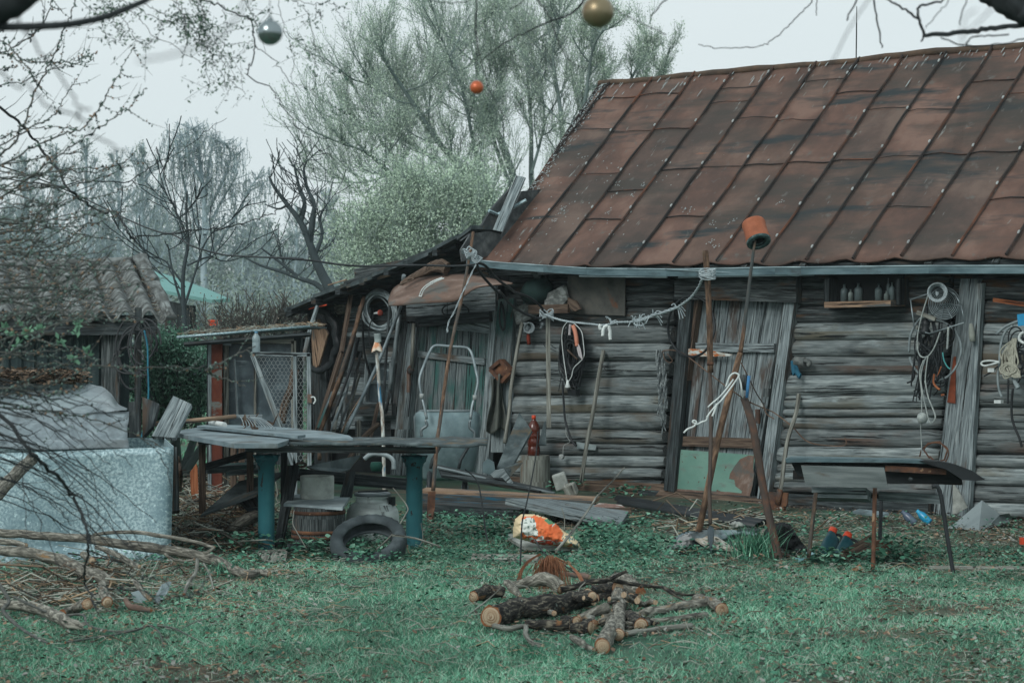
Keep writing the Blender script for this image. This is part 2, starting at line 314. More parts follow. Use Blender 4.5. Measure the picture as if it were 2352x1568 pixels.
def roofpt(s,t):
    "s along, t 0 eave..1 ridge"
    sag=.035*math.sin(t*PI)+.02*noise.noise(Vector((s*1.1,t*2.2,0)))
    sg=math.sin(PI*((s-seams[0])/dS%1)) if t<.03 else 0
    y=-EV+(RW+EV)*t; z=EH+(RH-EH)*t - sag*.6+.012*noise.noise(Vector((s*5,t*7,2)))
    if t<.03: z-=.03*sg*(1+noise.noise(Vector((s*1.3,0,5)))); y-=.02*sg
    return (y,z)
mb=MB()
def left(t):
    a=SL+(SLt-SL)*t
    return a-.05*math.sin(t*9)*(1-t)-(.08*abs(noise.noise(Vector((t*14,1,1)))) if t<.35 else .015)
NT=40; laps=[]
for i in range(len(seams)-1):
    L_=[]
    for t in [.22+R.uniform(-.1,.12)*(R.random()<.5),.47+R.choice((0,0,0,.03,-.09)),.73+R.choice((0,.0,.03,.1,-.02))]+([.9] if R.random()<.3 else []):
        if t<.3 and R.random()<.6: continue
        L_.append(round(t*NT)/NT)
    laps.append(sorted(set(L_)))
SB=6; cols=[]
for i in range(len(seams)-1):
    for k in range(SB): cols.append(seams[i]+(seams[i+1]-seams[i])*k/SB)
cols.append(min(seams[-1],SR+.2))
for sx_ in cols:
    for j in range(NT+1):
        t=j/NT; s_=max(left(t),sx_); y,z=roofpt(s_,t); mb.v.append(lp(s_,y,z))
var_={}
for i in range(len(cols)-1):
    pi_=i//SB; c0=R.random()
    for j in range(NT):
        t=(j+.5)/NT; nb=sum(1 for l in laps[pi_] if l<t); key=(pi_,nb)
        if key not in var_: var_[key]=R.choice((0,0,1,0,0) if t>.5 else (0,0,1,2))
        if cols[i+1]<left((j+1)/NT)-.0: continue
        q=i*(NT+1)+j; mb.face([q,q+NT+1,q+NT+2,q+1],[(0,0),(1,0),(1,1),(0,1)],var_[key],True)
# rear slope
def rb(u_,t):
    s=left(t)+(SR-left(t))*u_; y,z=roofpt(s,t); return lp(s,2*RW-y+.02,z-.02)
mb.grid(rb,20,6)
rs=mb.build('roof',[m['roof'],m['roof2'],m['roof3']],barn); md=rs.modifiers.new('Solidify','SOLIDIFY'); md.thickness=.02; md.offset=-1
mb=MB()
for i,s in enumerate(seams):
    t0=0 if s>SL+.02 else .2
    pts=[];rr=[]
    for k in range(25):
        t=t0+(1-t0)*k/24
        if s<left(t)+.01: continue
        y,z=roofpt(s,t); pts.append(lp(s+.014*noise.noise(Vector((k*.35,i*3,0))),y-.012,z+.02)); rr.append(.0115+.004*noise.noise(Vector((s*3,k*.7,0))))
    if len(pts)>2: mb.tube(pts,rr,5,0)
    for k in range(5):   # fixing clips
        t=.07+k*.215+R.uniform(-.03,.03)
        if s<left(t)+.02 or t>1: continue
        y,z=roofpt(s,t); c=lp(s,y-.02,z+.034); sl=Vector(N*(RW+EV)+UP*(RH-EH)).normalized()
        mb.box(c,U*.008,sl*.011,UP*.006,1)
# horizontal lap joints
for i in range(len(seams)-1):
    s0,s1=seams[i],seams[i+1]
    for t in laps[i]:
        if s0<left(t): continue
        pts=[]
        for k in range(6):
            s=s0+(s1-s0)*k/5; y,z=roofpt(s,t); pts.append(lp(s,y-.006,z+.012+.006*math.sin(k)))
        mb.tube(pts,.006 if R.random()<.5 else .0035,4,2)
pts=[]
for k in range(60):
    s=SLt-.04+(SR-SLt)*k/59; pts.append(lp(s,RW,RH-.008+.02*noise.noise(Vector((s*.9,0,0)))+.012*(((s-seams[0])/dS)%1)))
mb.tube(pts,.035,7,3)
# left barge strip
pts=[]
for k in range(30):
    t=k/29*.8+.2; y,z=roofpt(left(t),t); pts.append(lp(left(t)-.01,y,z))
mb.tube(pts,.02,5,0)
# bird-lime and lichen flecks
def lapo(s,t,h=.03):
    y,z=roofpt(s,t); return lp(s,y-.01,z+h)
sld=Vector(N*(RW+EV)+UP*(RH-EH)).normalized()
def fleck(s,t,a,b,mi=4):
    c=lapo(s,t,.02); n=9; q=[]
    for k in range(n):
        an=2*PI*k/n; r=R.uniform(.6,1.15); q.append(c+U*math.cos(an)*a*r+sld*math.sin(an)*b*r)
    mb.rnd(); i0=len(mb.v); mb.v+=q; mb.face([i0+k for k in range(n)],[(0,0)]*n,mi)
for k in range(150):
    s=SLt+R.random()*(6.5-SLt); a=R.uniform(.003,.008); fleck(s,.985-abs(R.gauss(0,.045)),a,R.uniform(.015,.07))
for k in range(120):
    s=SL+abs(R.gauss(0,1.0)); t=R.uniform(.03,.6); 
    if s>left(t)+.03: a=R.uniform(.003,.009); fleck(s,t,a,a*R.uniform(.8,1.6))
for k in range(16):
    s=SL+R.uniform(.1,3.2); t=R.uniform(.05,.5)
    if s>left(t)+.05:
        c=(s,t)
        for q in range(7): fleck(s+R.gauss(0,.02),t+R.gauss(0,.009),.006,.008)
for k in range(300):
    t=R.uniform(.2,1)**.6; fleck(left(t)+abs(R.gauss(0,.07)),t-.01,R.uniform(.004,.012),R.uniform(.004,.014))
m['ridge']=M('ridge_cap',[(.4,rgb(74,62,54)),(.6,rgb(96,76,62))],6,coord='Object')
mb.build('roof_seams',[m['seam'],m['clip'],m['seam'],m['ridge'],m['roofw']],barn)
# dark rafters & soffit
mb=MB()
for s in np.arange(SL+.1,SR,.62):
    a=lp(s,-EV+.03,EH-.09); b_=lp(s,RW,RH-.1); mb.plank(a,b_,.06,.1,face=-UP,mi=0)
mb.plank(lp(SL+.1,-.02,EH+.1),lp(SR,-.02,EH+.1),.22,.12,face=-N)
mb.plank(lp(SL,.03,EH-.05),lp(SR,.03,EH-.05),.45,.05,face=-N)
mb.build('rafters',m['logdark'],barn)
# walls behind, gable ends
mb=MB()
x0=SL+.12
for s in (x0,SR-.1):
    mb.poly([lp(s,.12,-.05),lp(s,2*RW-.12,-.05),lp(s,2*RW-.12,EH),lp(s,RW,RH-.14),lp(s,.12,EH)],.08,nrm=U)
mb.slab([lp(x0,2*RW-.1,-.05),lp(SR,2*RW-.1,-.05),lp(SR,2*RW-.1,EH+.1),lp(x0,2*RW-.1,EH+.1)],.08)
mb.slab([lp(x0,.16,-.05),lp(SR,.16,-.05),lp(SR,.16,EH+.2),lp(x0,.16,EH+.2)],.05,nrm=N)
mb.build('wall',m['inside'],barn)  # walls coloured near-black so the log gaps carry painted shade
# log courses
mb=MB()
def logrow(a,b,hh,mi=0,dep=.085):
    if mi==0: mi=R.choice((0,0,2,3,3))
    a=Vector(a); b=Vector(b); n=int(max(8,(b-a).length*9)); nn=12; i0=len(mb.v); mb.rnd(); ph=R.uniform(0,50)
    d=(b-a).normalized(); off=N*R.uniform(-.012,.012)
    for i in range(n+1):
        t=i/n; c=a.lerp(b,t)+off; e=min(t,1-t)*(b-a).length; ta=min(1,.72+e*3.2) if e<.09 else 1
        wz=1+.10*noise.noise(Vector((t*(b-a).length*1.1,ph,0))); c=c+UP*.012*noise.noise(Vector((t*(b-a).length*.9,ph,4)))
        for k in range(nn):
            q=2*PI*k/nn; bump=1+.07*noise.noise(Vector((t*(b-a).length*1.6,k*.9,ph)))
            cs,sn=math.cos(q),math.sin(q)
            sn2=math.copysign(abs(sn)**.72,sn)
            mb.v.append(c-N*math.copysign(abs(cs)**.8,cs)*dep*ta*bump+UP*sn2*hh*.55*ta*wz*bump)
    L=(b-a).length
    for i in range(n):
        for k in range(nn):
            k2=(k+1)%nn; A=i0+i*nn; B=A+nn; v0=k*hh*.26; v1=(k+1)*hh*.26
            mb.face([A+k,B+k,B+k2,A+k2],[(L*i/n,v0),(L*(i+1)/n,v0),(L*(i+1)/n,v1),(L*i/n,v1)],mi,True)
    for base,rv in ((i0,False),(i0+n*nn,True)):
        id_=[base+k for k in range(nn)]; 
        if rv: id_.reverse()
        mb.face(id_,[(.3*math.cos(k),.1*math.sin(k)) for k in range(nn)],mi)
def course(rows,xl,xr,z,mis=None):
    "rows: boundaries (y at left, y at right) in zoom z; xl/xr functions of y"
    for i in range(len(rows)-1):
        (a0,a1),(b0,b1)=rows[i],rows[i+1]
        ca=(a0+b0)/2; cb=(a1+b1)/2
        A=P(z,xl(ca),ca); B=P(z,xr(cb),cb); hh=abs(P(z,xl(ca),a0).z-P(z,xl(ca),b0).z)
        h2=abs(P(z,xr(cb),a1).z-P(z,xr(cb),b1).z)
        logrow(A+UP*0,B,(hh+h2)/2*.99,0 if mis is None else mis(i))
# left section (full-view pixels)
rowsL=[(642,642),(676,672),(706,704),(746,748),(790,788),(830,828),(866,867),(908,907),(949,948),(984,987),(1014,1019),(1043,1047),(1072,1073),(1096,1100),(1112,1122)]
course(rowsL,lambda y:1172+R.uniform(-2,4),lambda y:1560-(y-650)*.075+R.uniform(-3,3),'Z',lambda i:1 if i<3 or i>=13 else 0)  # topmost courses darker: eave shade painted in; the lowest one is rot
rowsM=[(625,625),(665,665),(702,702),(742,739),(782,779),(819,819),(860,860),(907,906),(938,938),(955,958),(984,985),(1024,1028),(1062,1064),(1083,1086),(1104,1110),(1128,1138)]
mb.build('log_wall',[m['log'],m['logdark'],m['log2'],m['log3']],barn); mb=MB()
course(rowsM,lambda y:1826-(y-660)*.118+R.uniform(-5,5),lambda y:2192-(y-650)*.06+R.uniform(-3,3),'Z',lambda i:1 if i<3 else 0)  # dark wood on the topmost courses paints the shade under the eave
rowsR=[(640,640),(688,690),(742,744),(790,792),(834,838),(882,888),(934,944),(985,998),(1040,1052),(1070,1082),(1112,1126),(1150,1164),(1180,1198)]
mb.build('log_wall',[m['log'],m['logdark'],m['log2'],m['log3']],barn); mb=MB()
course(rowsR,lambda y:2235-(y-650)*.065+R.uniform(-4,4),lambda y:2700,'Z',lambda i:1 if i<2 else 0)  # upper two courses likewise hold painted eave shade
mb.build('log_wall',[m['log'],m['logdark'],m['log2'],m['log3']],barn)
# posts
mb=MB()
mb.slab([P('Z',2206,640,.13),P('Z',2246,640,.13),P('Z',2216,1190,.13),P('Z',2142,1190,.13)][::-1],.07,nrm=N)
mb.build('wall_post',m['doorboard'],barn)
mb=MB(); mb.slab([P('G',1595,935,.14),P('G',1612,930,.14),P('G',1608,1300,.14),P('G',1545,1290,.14)][::-1],.006,nrm=N)
mb.build('painted_patch',M('orange_paint',[(.4,rgb(116,60,42)),(.6,rgb(142,72,48))],9,var=0),barn)
mb=MB(); mb.slab([P('Z',2243,650,.15),P('Z',2256,650,.15),P('Z',2226,1180,.15),P('Z',2214,1180,.15)][::-1],.05,nrm=N); mb.build('wall_batten',m['board'],barn)
# door leaf and frame
df=MB()
def stripe(mb,q,n,t,gap=.012,mi=0,dep=0):
    "vertical boards filling a quad (tl,tr,br,bl)"
    tl,tr,br,bl=q
    for i in range(n):
        a=i/n+gap/2*(i>0); b=(i+1)/n-gap/2*(i<n-1); o=-N*R.uniform(0,.008)
        dz=UP*R.uniform(-.004,.004)
        mb.slab([bl.lerp(br,a)+o,bl.lerp(br,b)+o,tl.lerp(tr,b)+o+dz,tl.lerp(tr,a)+o+dz],t,mi,nrm=N)
door=MB()
stripe(door,[P('Z',1594,687,.03),P('Z',1804,694,.03),P('Z',1728,1142,.03),P('Z',1548,1130,.03)],5,.035)
dl=door.build('door',m['doorboard'],barn)
def child(o,mbx,name,mat,label=None):
    return mbx.build(name,mat,o,label=label)
mb=MB(); mb.plank(P('Z',1600,797,.06),P('Z',1780,799,.06),.075,.03,face=-N); mb.build('cross_board',m['doorboard'],dl); mb=MB(); mb.plank(P('Z',1556,1012,.07),P('Z',1742,1018,.07),.085,.03,face=-N,mi=1)
mb.build('cross_board',[m['doorboard'],m['brownwood']],dl)
mb=MB(); q=[P('J',150,145,.10),P('J',640,182,.10),P('J',606,450,.10),P('J',138,412,.10)]; mb.slab(q[::-1],.004,0,nrm=N)
mb.build('metal_panel',m['greensheet'],dl,label='pale green flaking sheet on the lower door')
mb=MB()
rp=[(520,240),(548,205),(600,182),(632,186),(626,262),(634,300),(622,370),(604,440),(545,440),(560,400),(520,370),(512,330),(480,325),(486,295),(500,270)]
mb.poly([P('J',x,y,.104) for x,y in rp][::-1],.002,nrm=N)
mb.poly([P('J',x,y,.103) for x,y in [(142,385),(300,395),(480,405),(600,418),(604,450),(400,436),(138,412)]][::-1],.002,nrm=N)
mb.build('rust_patch',m['rustlight'],dl)
mb=MB(); mb.poly([P('F',x,y,.12) for x,y in [(1412,868),(1445,868),(1600,876),(1720,898),(1822,916),(1800,928),(1680,932),(1520,930),(1430,908)]][::-1],.004,nrm=N)
mb.build('door_strip',M('flaked_strip',[(.42,rgb(176,96,50)),(.5,rgb(176,164,150)),(.6,rgb(200,200,196))],14,(1,3,1),var=0),dl,label='rusty white strip across the door')
mb=MB(); mb.tube(spline([P('G',x,y,.09) for x,y in [(262,500),(250,640),(222,800),(200,940),(165,1100),(140,1200),(150,1235)]],4),.012,6); mb.box(P('G',135,1215,.1),U*.03,UP*.035,N*.02)
mb.build('latch',m['logdark'],dl)
mb=MB(); mb.box(P('G',100,1310,.1),U*.014,UP*.02,N*.015); mb.box(P('G',60,1400,.1),U*.02,UP*.06,N*.01,1); mb.build('handle',[m['clip'],m['rust']],dl)
mb=MB()
mb.slab([P('Z',1566,645,.14),P('Z',1592,645,.14),P('Z',1548,1130,.14),P('Z',1524,1125,.14)][::-1],.10,nrm=N)
mb.slab([P('Z',1594,680,.10),P('Z',1606,680,.10),P('Z',1560,1000,.10),P('Z',1549,1000,.10)][::-1],.06,nrm=N,mi=1)
mb.slab([P('Z',1806,660,.13),P('Z',1830,655,.13),P('Z',1762,1148,.13),P('Z',1738,1148,.13)][::-1],.10,nrm=N,mi=2)
mb.plank(P('Z',1556,668,.13),P('Z',1835,676,.13),.14,.08,face=-N,mi=3)
mb.plank(P('Z',1556,640,.14),P('Z',1835,644,.14),.12,.08,face=-N,mi=3)
mb.build('door_frame',[m['boarddark'],m['brownwood'],m['doorboard'],m['logdark']],barn)
# doorstep boards
mb=MB(); mb.plank(P('J',40,440,.16),P('J',700,490,.16),.16,.05,face=(0,-1,.9)); mb.plank(P('J',-60,415,.1),P('J',720,462,.1),.07,.05,face=-N,mi=1)
mb.plank(P('Z',1790,1150,.14),P('Z',2140,1172,.14),.13,.1,face=-N,mi=2)
mb.plank(P('Z',1168,1106,.05),P('Z',1545,1124,.05),.10,.1,face=-N,mi=0)
mb.build('sill_beam',[m['brownwood'],m['boarddark'],m['boarddark']],barn)
# shelf niche: flat near-black back paints the shade of a recess
mb=MB()
q=[P('Z',1903,600,.10),P('Z',2075,600,.10),P('Z',2075,705,.10),P('Z',1903,712,.10)]
mb.slab(q[::-1],.02,nrm=N); mb.plank(P('Z',1908,640,.17),P('Z',1908,706,.17),.05,.12,face=-N,mi=1); mb.plank(P('Z',2072,640,.17),P('Z',2072,700,.17),.04,.12,face=-N,mi=1)
nb=mb.build('niche',[m['inside'],m['boarddark']],barn)
mb=MB(); A=P('G',640,528,.20); B=P('G',1160,515,.20); mb.box((A+B)/2,(B-A)/2,N*.10,UP*.024,0)
mb.build('shelf',m['tanboard'],barn)
# patched board under the eave
mb=MB(); q=[P('F',530,300,.16),P('F',980,300,.14),P('F',978,612,.12),P('F',628,604,.12),P('F',560,590,.13),P('F',525,520,.13)]; mb.poly(q[::-1],.01,nrm=N)
mb.build('patch_panel',M('rust_stained_board',[(.3,rgb(62,62,60)),(.5,rgb(92,90,86)),(.7,rgb(118,110,100))],4,(1,1,1),8,[(rgb(120,70,40),3,(1,2,1),.60,.72)],.8,0,.2,var=0),barn,label='stained sheet of board nailed under the eave')
# gutter
mb=MB()
gp=[('E',1500,292),('F',0,222),('F',340,245),('F',680,268),('F',1000,272),('F',1300,276),('F',1700,272),('F',2156,262),('G',400,262),('G',1000,256),('G',1400,252),('G',2148,252),('Z',2500,615)]
pts=[P(z,x,y,.52) for z,x,y in gp]; pts=[pts[0]]+pts[1:]
for i in range(len(pts)-1):
    a,b=pts[i],pts[i+1]
    for (dy,dz,h_,th) in ((0,0,.030,.003),):
        mb.hexa([a-UP*h_,b-UP*h_,b-UP*h_+N*.004,a-UP*h_+N*.004,a+UP*h_,b+UP*h_,b+UP*h_+N*.004,a+UP*h_+N*.004])
        mb.hexa([a-UP*h_+N*.004,b-UP*h_+N*.004,b-UP*h_+N*.09,a-UP*h_+N*.09,a-UP*(h_-.004)+N*.004,b-UP*(h_-.004)+N*.004,b-UP*(h_-.004)+N*.09,a-UP*(h_-.004)+N*.09])
    mb.tube([a+UP*.03,b+UP*.03],.007,6,1)
mb.tube([P('F',625,302,.5),P('F',1310,310,.5)],.009,6,1); mb.tube([P('F',1310,250,.53),P('G',380,300,.5)],.006,6,1)
mb.tube([P('F',1400,310,.5),P('G',500,292,.5)],.008,6,1)
mb.build('gutter',[m['gutter'],M('zinc_edge',[(.4,rgb(126,142,148)),(.6,rgb(158,174,178))],4,rough=.5,metal=.3,bump=0)],barn)
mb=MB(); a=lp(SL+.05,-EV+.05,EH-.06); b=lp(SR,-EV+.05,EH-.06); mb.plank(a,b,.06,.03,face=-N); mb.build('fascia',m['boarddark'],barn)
# debris at the broken left edge of the roof
mb=MB(); mb.plank(onS('B',1240,1450,SL+.12),onS('B',1385,1110,SL+.12),.10,.02,face=(-.3,-1,.6)); mb.build('barge_board',m['board'],barn)
mb=MB(); q=onS('B',1185,1322,SL-.0); mb.tube([q,onS('B',1240,1345,SL-.0),onS('B',1340,1300,SL+.1),onS('B',1420,1255,SL+.2)],.017,4); mb.build('flashing_strip',m['galv'],barn)
mb=MB(); mb.poly([onS('B',x,y,SL-.05) for x,y in [(1000,1510),(1100,1430),(1190,1445),(1250,1400),(1330,1180),(1390,1110),(1300,1190),(1190,1310),(1130,1410)]],.03,nrm=U); 
mb.poly([onS('B',x,y,SL+.02) for x,y in [(1000,1568),(1060,1470),(1180,1450),(1260,1470),(1380,1200),(1500,1190),(1200,1600),(1010,1640)]],.02,nrm=U)
mb.build('torn_felt',M('torn_roof_felt',[(.3,rgb(46,50,52)),(.5,rgb(70,74,76)),(.7,rgb(110,112,112))],7,bump=.4),barn)
# ---------------------------------------------------------------- lean-to at the barn's left end
def T(mb_,name,mats,label,cat,group=None,solid=None,kind=None,origin=None):
    return tag(mb_.build(name,mats,solid=solid,origin=origin),label,cat,group,kind)
lt=empty('lean_to_shed',P('Z',930,1085,0),'low plank lean-to with a dark sagging roof at the left end of the barn','shed',rz=-TH)
mb=MB()
def wallrow(z,x0,y0,x1,y1,wd,d=.02,mi=0): mb.plank(P(z,x0,y0,d),P(z,x1,y1,d),wd,.04,face=-N,mi=mi)
mb.slab([P('Z',716,1080,-.06),P('Z',1170,1112,-.06),P('Z',1170,580,-.06),P('Z',1040,575,-.06),P('Z',716,706,-.06)][:3]+[P('Z',716,700,-.06)],.05,nrm=N,mi=3)
for (x0,y0,x1,y1,wd,mi) in [(560,595,1000,560,.17,1),(560,690,760,680,.15,0),(540,770,1040,750,.19,1),(540,860,1030,850,.15,0),(530,930,1000,935,.14,1),(700,1015,960,1020,.16,0),(500,1110,720,1120,.2,1),(480,1250,720,1250,.2,0),(460,1400,720,1400,.2,1),(450,1530,960,1530,.17,0)]:
    wallrow('E',x0,y0,x1,y1,wd,.03,mi)
wallrow('E',1040,610,1740,590,.26,.05,0); wallrow('E',1040,690,1700,680,.16,.045,1); wallrow('E',1000,520,1760,500,.22,.03,1)
mb.plank(P('H',1620,330,.03),P('H',1900,330,.03),.18,.04,face=-N,mi=1)
for (x,y,r) in [(500,640,60),]:
    c=P('E',x,y,.12); mb.tube([c,c+N*.2],r*.293/(F/c.y)*1.0,14,2)
mb.build('wall',[m['board'],m['boarddark'],m['barkgrey'],m['inside']],lt)
mb=MB()
stripe(mb,[P('E',1300,0,0)]*4,0,0) if 0 else None
stripe(mb,[P('E',285,1150,.06),P('E',400,1100,.06),P('H',1400,600,.06),P('H',1290,600,.06)],2,.05)
mb.build('corner_board',m['boarddark'],lt)
# posts and door
mb=MB()
for q,mi in (([(1040,770),(1110,770),(1045,1600),(940,1600)],0),([(985,770),(1035,770),(960,1430),(925,1400)],1),([(1690,680),(1742,676),(1690,1600),(1615,1600)],0),([(1752,580),(1872,575),(1850,1100),(1700,1110)],2),([(1700,1110),(1850,1100),(1800,1780),(1690,1780)],0)):
    mb=MB(); pts=[P('E',x,y,.13 if mi!=1 else .1) for x,y in q]; mb.slab(pts[::-1],.06,mi,nrm=N); mb.build('door_post',[m['board'],m['boarddark'],m['tealboard']],lt)
mb=MB()
q=[P('E',940,1600,.13),P('E',1045,1600,.13),P('E',1010,1960,.13),P('E',905,1960,.13)]; mb.slab(q[::-1],.06,nrm=N); mb.build('door_post',m['board'],lt); mb=MB()
q=[P('E',1615,1600,.13),P('E',1690,1600,.13),P('E',1660,2010,.13),P('E',1570,2010,.13)]; mb.slab(q[::-1],.06,nrm=N)
mb.build('door_post',[m['board'],m['boarddark'],m['tealboard']],lt)
mb=MB()
stripe(mb,[P('E',1118,790,.06),P('E',1688,800,.06),P('E',1640,1960,.06),P('E',1040,1960,.06)],7,.03)
ld=mb.build('door',m['tealboard'],lt)
mb=MB(); 
mb.slab([P('E',1120,985,.10),P('E',1640,1045,.10),P('E',1640,1095,.10),P('E',1120,1035,.10)][::-1],.03,nrm=N)
mb.slab([P('E',1200,775,.10),P('E',1684,755,.10),P('E',1684,850,.10),P('E',1440,825,.10)][::-1],.03,nrm=N)
mb.build('cross_board',m['board'],ld)
mb=MB(); mb.plank(P('E',1120,760,.14),P('E',1700,715,.14),.10,.07,face=-N); mb.build('lintel',m['boarddark'],lt)
mb=MB(); mb.box(P('E',1048,1230,.16),U*.02,UP*.10,N*.01); mb.build('hinge',m['rustlight'],lt)
# window
mb=MB(); q=[P('E',735,1060,.05),P('E',925,1060,.05),P('E',905,1400,.05),P('E',715,1400,.05)]
for a,b in ((0,1),(1,2),(2,3),(3,0)): mb.plank(q[a],q[b],.05,.05,face=-N)
mb.plank((q[0]+q[3])/2,(q[1]+q[2])/2,.03,.03,face=-N)
wf=mb.build('window',m['board'],lt)
mb=MB(); mb.slab([p+N*.02 for p in q][::-1],.01,nrm=N); mb.build('pane',m['pane'],wf)
mb=MB(); mb.plank(P('E',660,1450,.1),P('E',950,1445,.1),.12,.12,face=-N); mb.build('sill',m['logdark'],wf)
# roof
mb=MB()
ra=[(75,655),(300,560),(560,468),(760,395),(1000,300),(1200,210),(1425,90)]
def lr_(z,x,y,back):
    p=P('E',x,y,.5); return p+N*back
tk=.035
for i in range(len(ra)-1):
    a=P('E',*ra[i],.5); b=P('E',*ra[i+1],.5); dz=UP*(.02 if i%2 else 0)
    bk=N*3.6
    mb.hexa([a+dz-UP*tk,b+dz-UP*tk,b+bk+dz-UP*tk,a+bk+dz-UP*tk,a+dz,b+dz,b+bk+dz,a+bk+dz],0)
b=P('E',1425,90,.5); c=lp(SL+.01,-.5,b.z+.10); mb.hexa([b-UP*tk,c-UP*tk,c+N*3.6-UP*tk,b+N*3.6-UP*tk,b,c,c+N*3.6,b+N*3.6])
mb.build('roof',m['slate'],lt)
mb=MB()
for i in range(7):
    a=P('E',110+i*190,670-i*76-22,.5)-UP*.03; mb.plank(a,a+N*3.4,.07,.06,face=-UP)
a=P('E',90,690,.38); b=P('E',1430,140,.38); mb.plank(a,b,.09,.05,face=-N)
a=P('E',560,505,.1); b=P('E',1500,180,.1); mb.plank(a,b,.16,.05,face=-N,mi=1)
a=P('E',640,420,.0); b=P('E',1500,300,.0); mb.plank(a-UP*.05,b,.3,.04,face=-N,mi=1)
mb.slab([P('E',420,540,-.02),P('E',560,650,-.02),P('E',1800,640,-.02),P('E',1800,270,-.02),P('E',1450,140,-.02)][0:1]+[P('E',420,700,-.02),P('E',1800,700,-.02),P('E',1500,130,-.02)],.03,nrm=N,mi=1)
mb.build('rafters',[m['boarddark'],m['logdark']],lt)
mb=MB(); mb.plank(P('E',800,405,.42),P('E',900,375,.42),.06,.02,face=-N); mb.plank(P('E',420,470,.5),P('E',560,428,.5),.02,.01,face=UP)
mb.build('roof_batten',m['tanboard'],lt)
mb=MB()
a=P('E',75,700,0); bk=N*3.3
mb.slab([P('E',190,1000,0)*1,P('E',190,1000,0)+bk,P('E',190,690,0)+bk,P('E',190,690,0)],.05,nrm=U)
q0=P('E',250,1950,0); q1=P('E',250,690,0); mb.slab([q0,q0+bk,q1+bk,q1],.05,nrm=U)
mb.build('side_wall',m['boarddark'],lt)
# strip of red plastic under the roof, dark corner of roofing
mb=MB(); mb.tube(spline([P('E',265,660,.4),P('E',300,648,.4),P('E',350,638,.4),P('E',405,625,.4)],4),[.006,.02,.018,.008],6,flat=(-N,.3)); T(mb,'red_plastic_strip',m['redcap'],'small bent orange-red plastic strip tucked under the lean-to roof end','plastic strip')
# ---------------------------------------------------------------- things hung on the lean-to
def ring(z,cx,cy,rx,ry,d,r,n=40,a0=0,a1=2*PI,mb_=None,mi=0,wob=0,flat=None,sides=8,rot=0,wd=0):
    pts=[]; nn=n+1 if abs(a1-a0)<2*PI-.01 else n
    for i in range(nn):
        a=a0+(a1-a0)*i/n; w_=1+(wob*noise.noise(Vector((math.cos(a)*1.5,math.sin(a)*1.5,cx*.1))) if wob else 0)
        X=math.cos(a)*rx*w_; Y=math.sin(a)*ry*w_
        pts.append(P(z,cx+X*math.cos(rot)-Y*math.sin(rot),cy+X*math.sin(rot)+Y*math.cos(rot),d+wd*math.sin(2*a)))
    (mb_ or mb).tube(pts,r,sides,mi,closed=(nn==n),flat=flat)
def cord(mb_,z,pts,d,r,mi=0,n=6,k=5,jit=0):
    q=[P(z,p[0],p[1],p[2] if len(p)>2 else d) for p in pts]; mb_.tube(spline(q,k),r,n,mi,jit=jit)
mb=MB()
pts=[];rr=[]
for i in range(44):
    a=-2.2+4.6*i/43*.98; pts.append(P('E',345+135*math.cos(a)+8*math.sin(a*9),905+235*math.sin(a),.22)); rr.append(.050*(1-.45*abs(i/43-.5)*2)*(1+.12*math.sin(i*2.1)))
mb.tube(pts,rr,9,flat=(-N,.5),jit=.06)
pts=[];rr=[]
for i in range(20):
    a=PI*.82+1.3*i/19; pts.append(P('E',330+135*math.cos(a),930+225*math.sin(a),.24)); rr.append(.022)
mb.tube(pts,rr,8,flat=(-N,.4)); mb.tube([P('E',320,740,.3),P('E',330,800,.3),P('E',345,815,.3)],.012,6)
T(mb,'inner_tube',m['black'],'deflated black inner tube hung on the left corner of the lean-to','inner tube')
mb=MB(); mb.slab([P('E',295,760,.16),P('E',345,735,.16),P('E',415,850,.16),P('E',345,1095,.16)][::-1],.02,nrm=N); mb.slab([P('E',295,760,.161),P('E',345,1095,.161),P('E',300,1150,.161),P('E',285,900,.161)],.02,nrm=N)
T(mb,'orange_board',m['tanboard'],'orange-brown board seen through the hanging black inner tube','board')
mb=MB()
for i in range(13):
    ring('E',822+R.uniform(-14,14),672+R.uniform(-12,12),95+i*3.6+R.uniform(-4,4),120+i*2.8+R.uniform(-5,5),.16+R.uniform(0,.09),.0075,36,wob=.06,sides=6,rot=-.25)
cord(mb,'E',[(850,520),(900,580),(940,650),(950,740),(870,810),(800,828)],.24,.0075)
hc=T(mb,'hose_coil',m['hose'],'coil of grey hose hung on the lean-to wall left of the rusty car wing','hose')
mb=MB(); a=P('E',778,692,.3); b=P('E',878,682,.34); d_=(b-a); mb.lathe(a,[(.0,0),(.009,0),(.010,.05),(.014,.07),(.024,.095),(.026,.10)],d_,14,0); mb.lathe(a+d_.normalized()*.10,[(.026,0),(.029,.004),(.029,.016),(.02,.018),(0,.018)],d_,14,1)
T(mb,'spray_nozzle',[m['white'],M('red_rim',[(.4,rgb(140,60,48)),(.6,rgb(170,80,66))],5,bump=0)],'white spray nozzle with a red rim in the middle of the grey hose coil','nozzle')
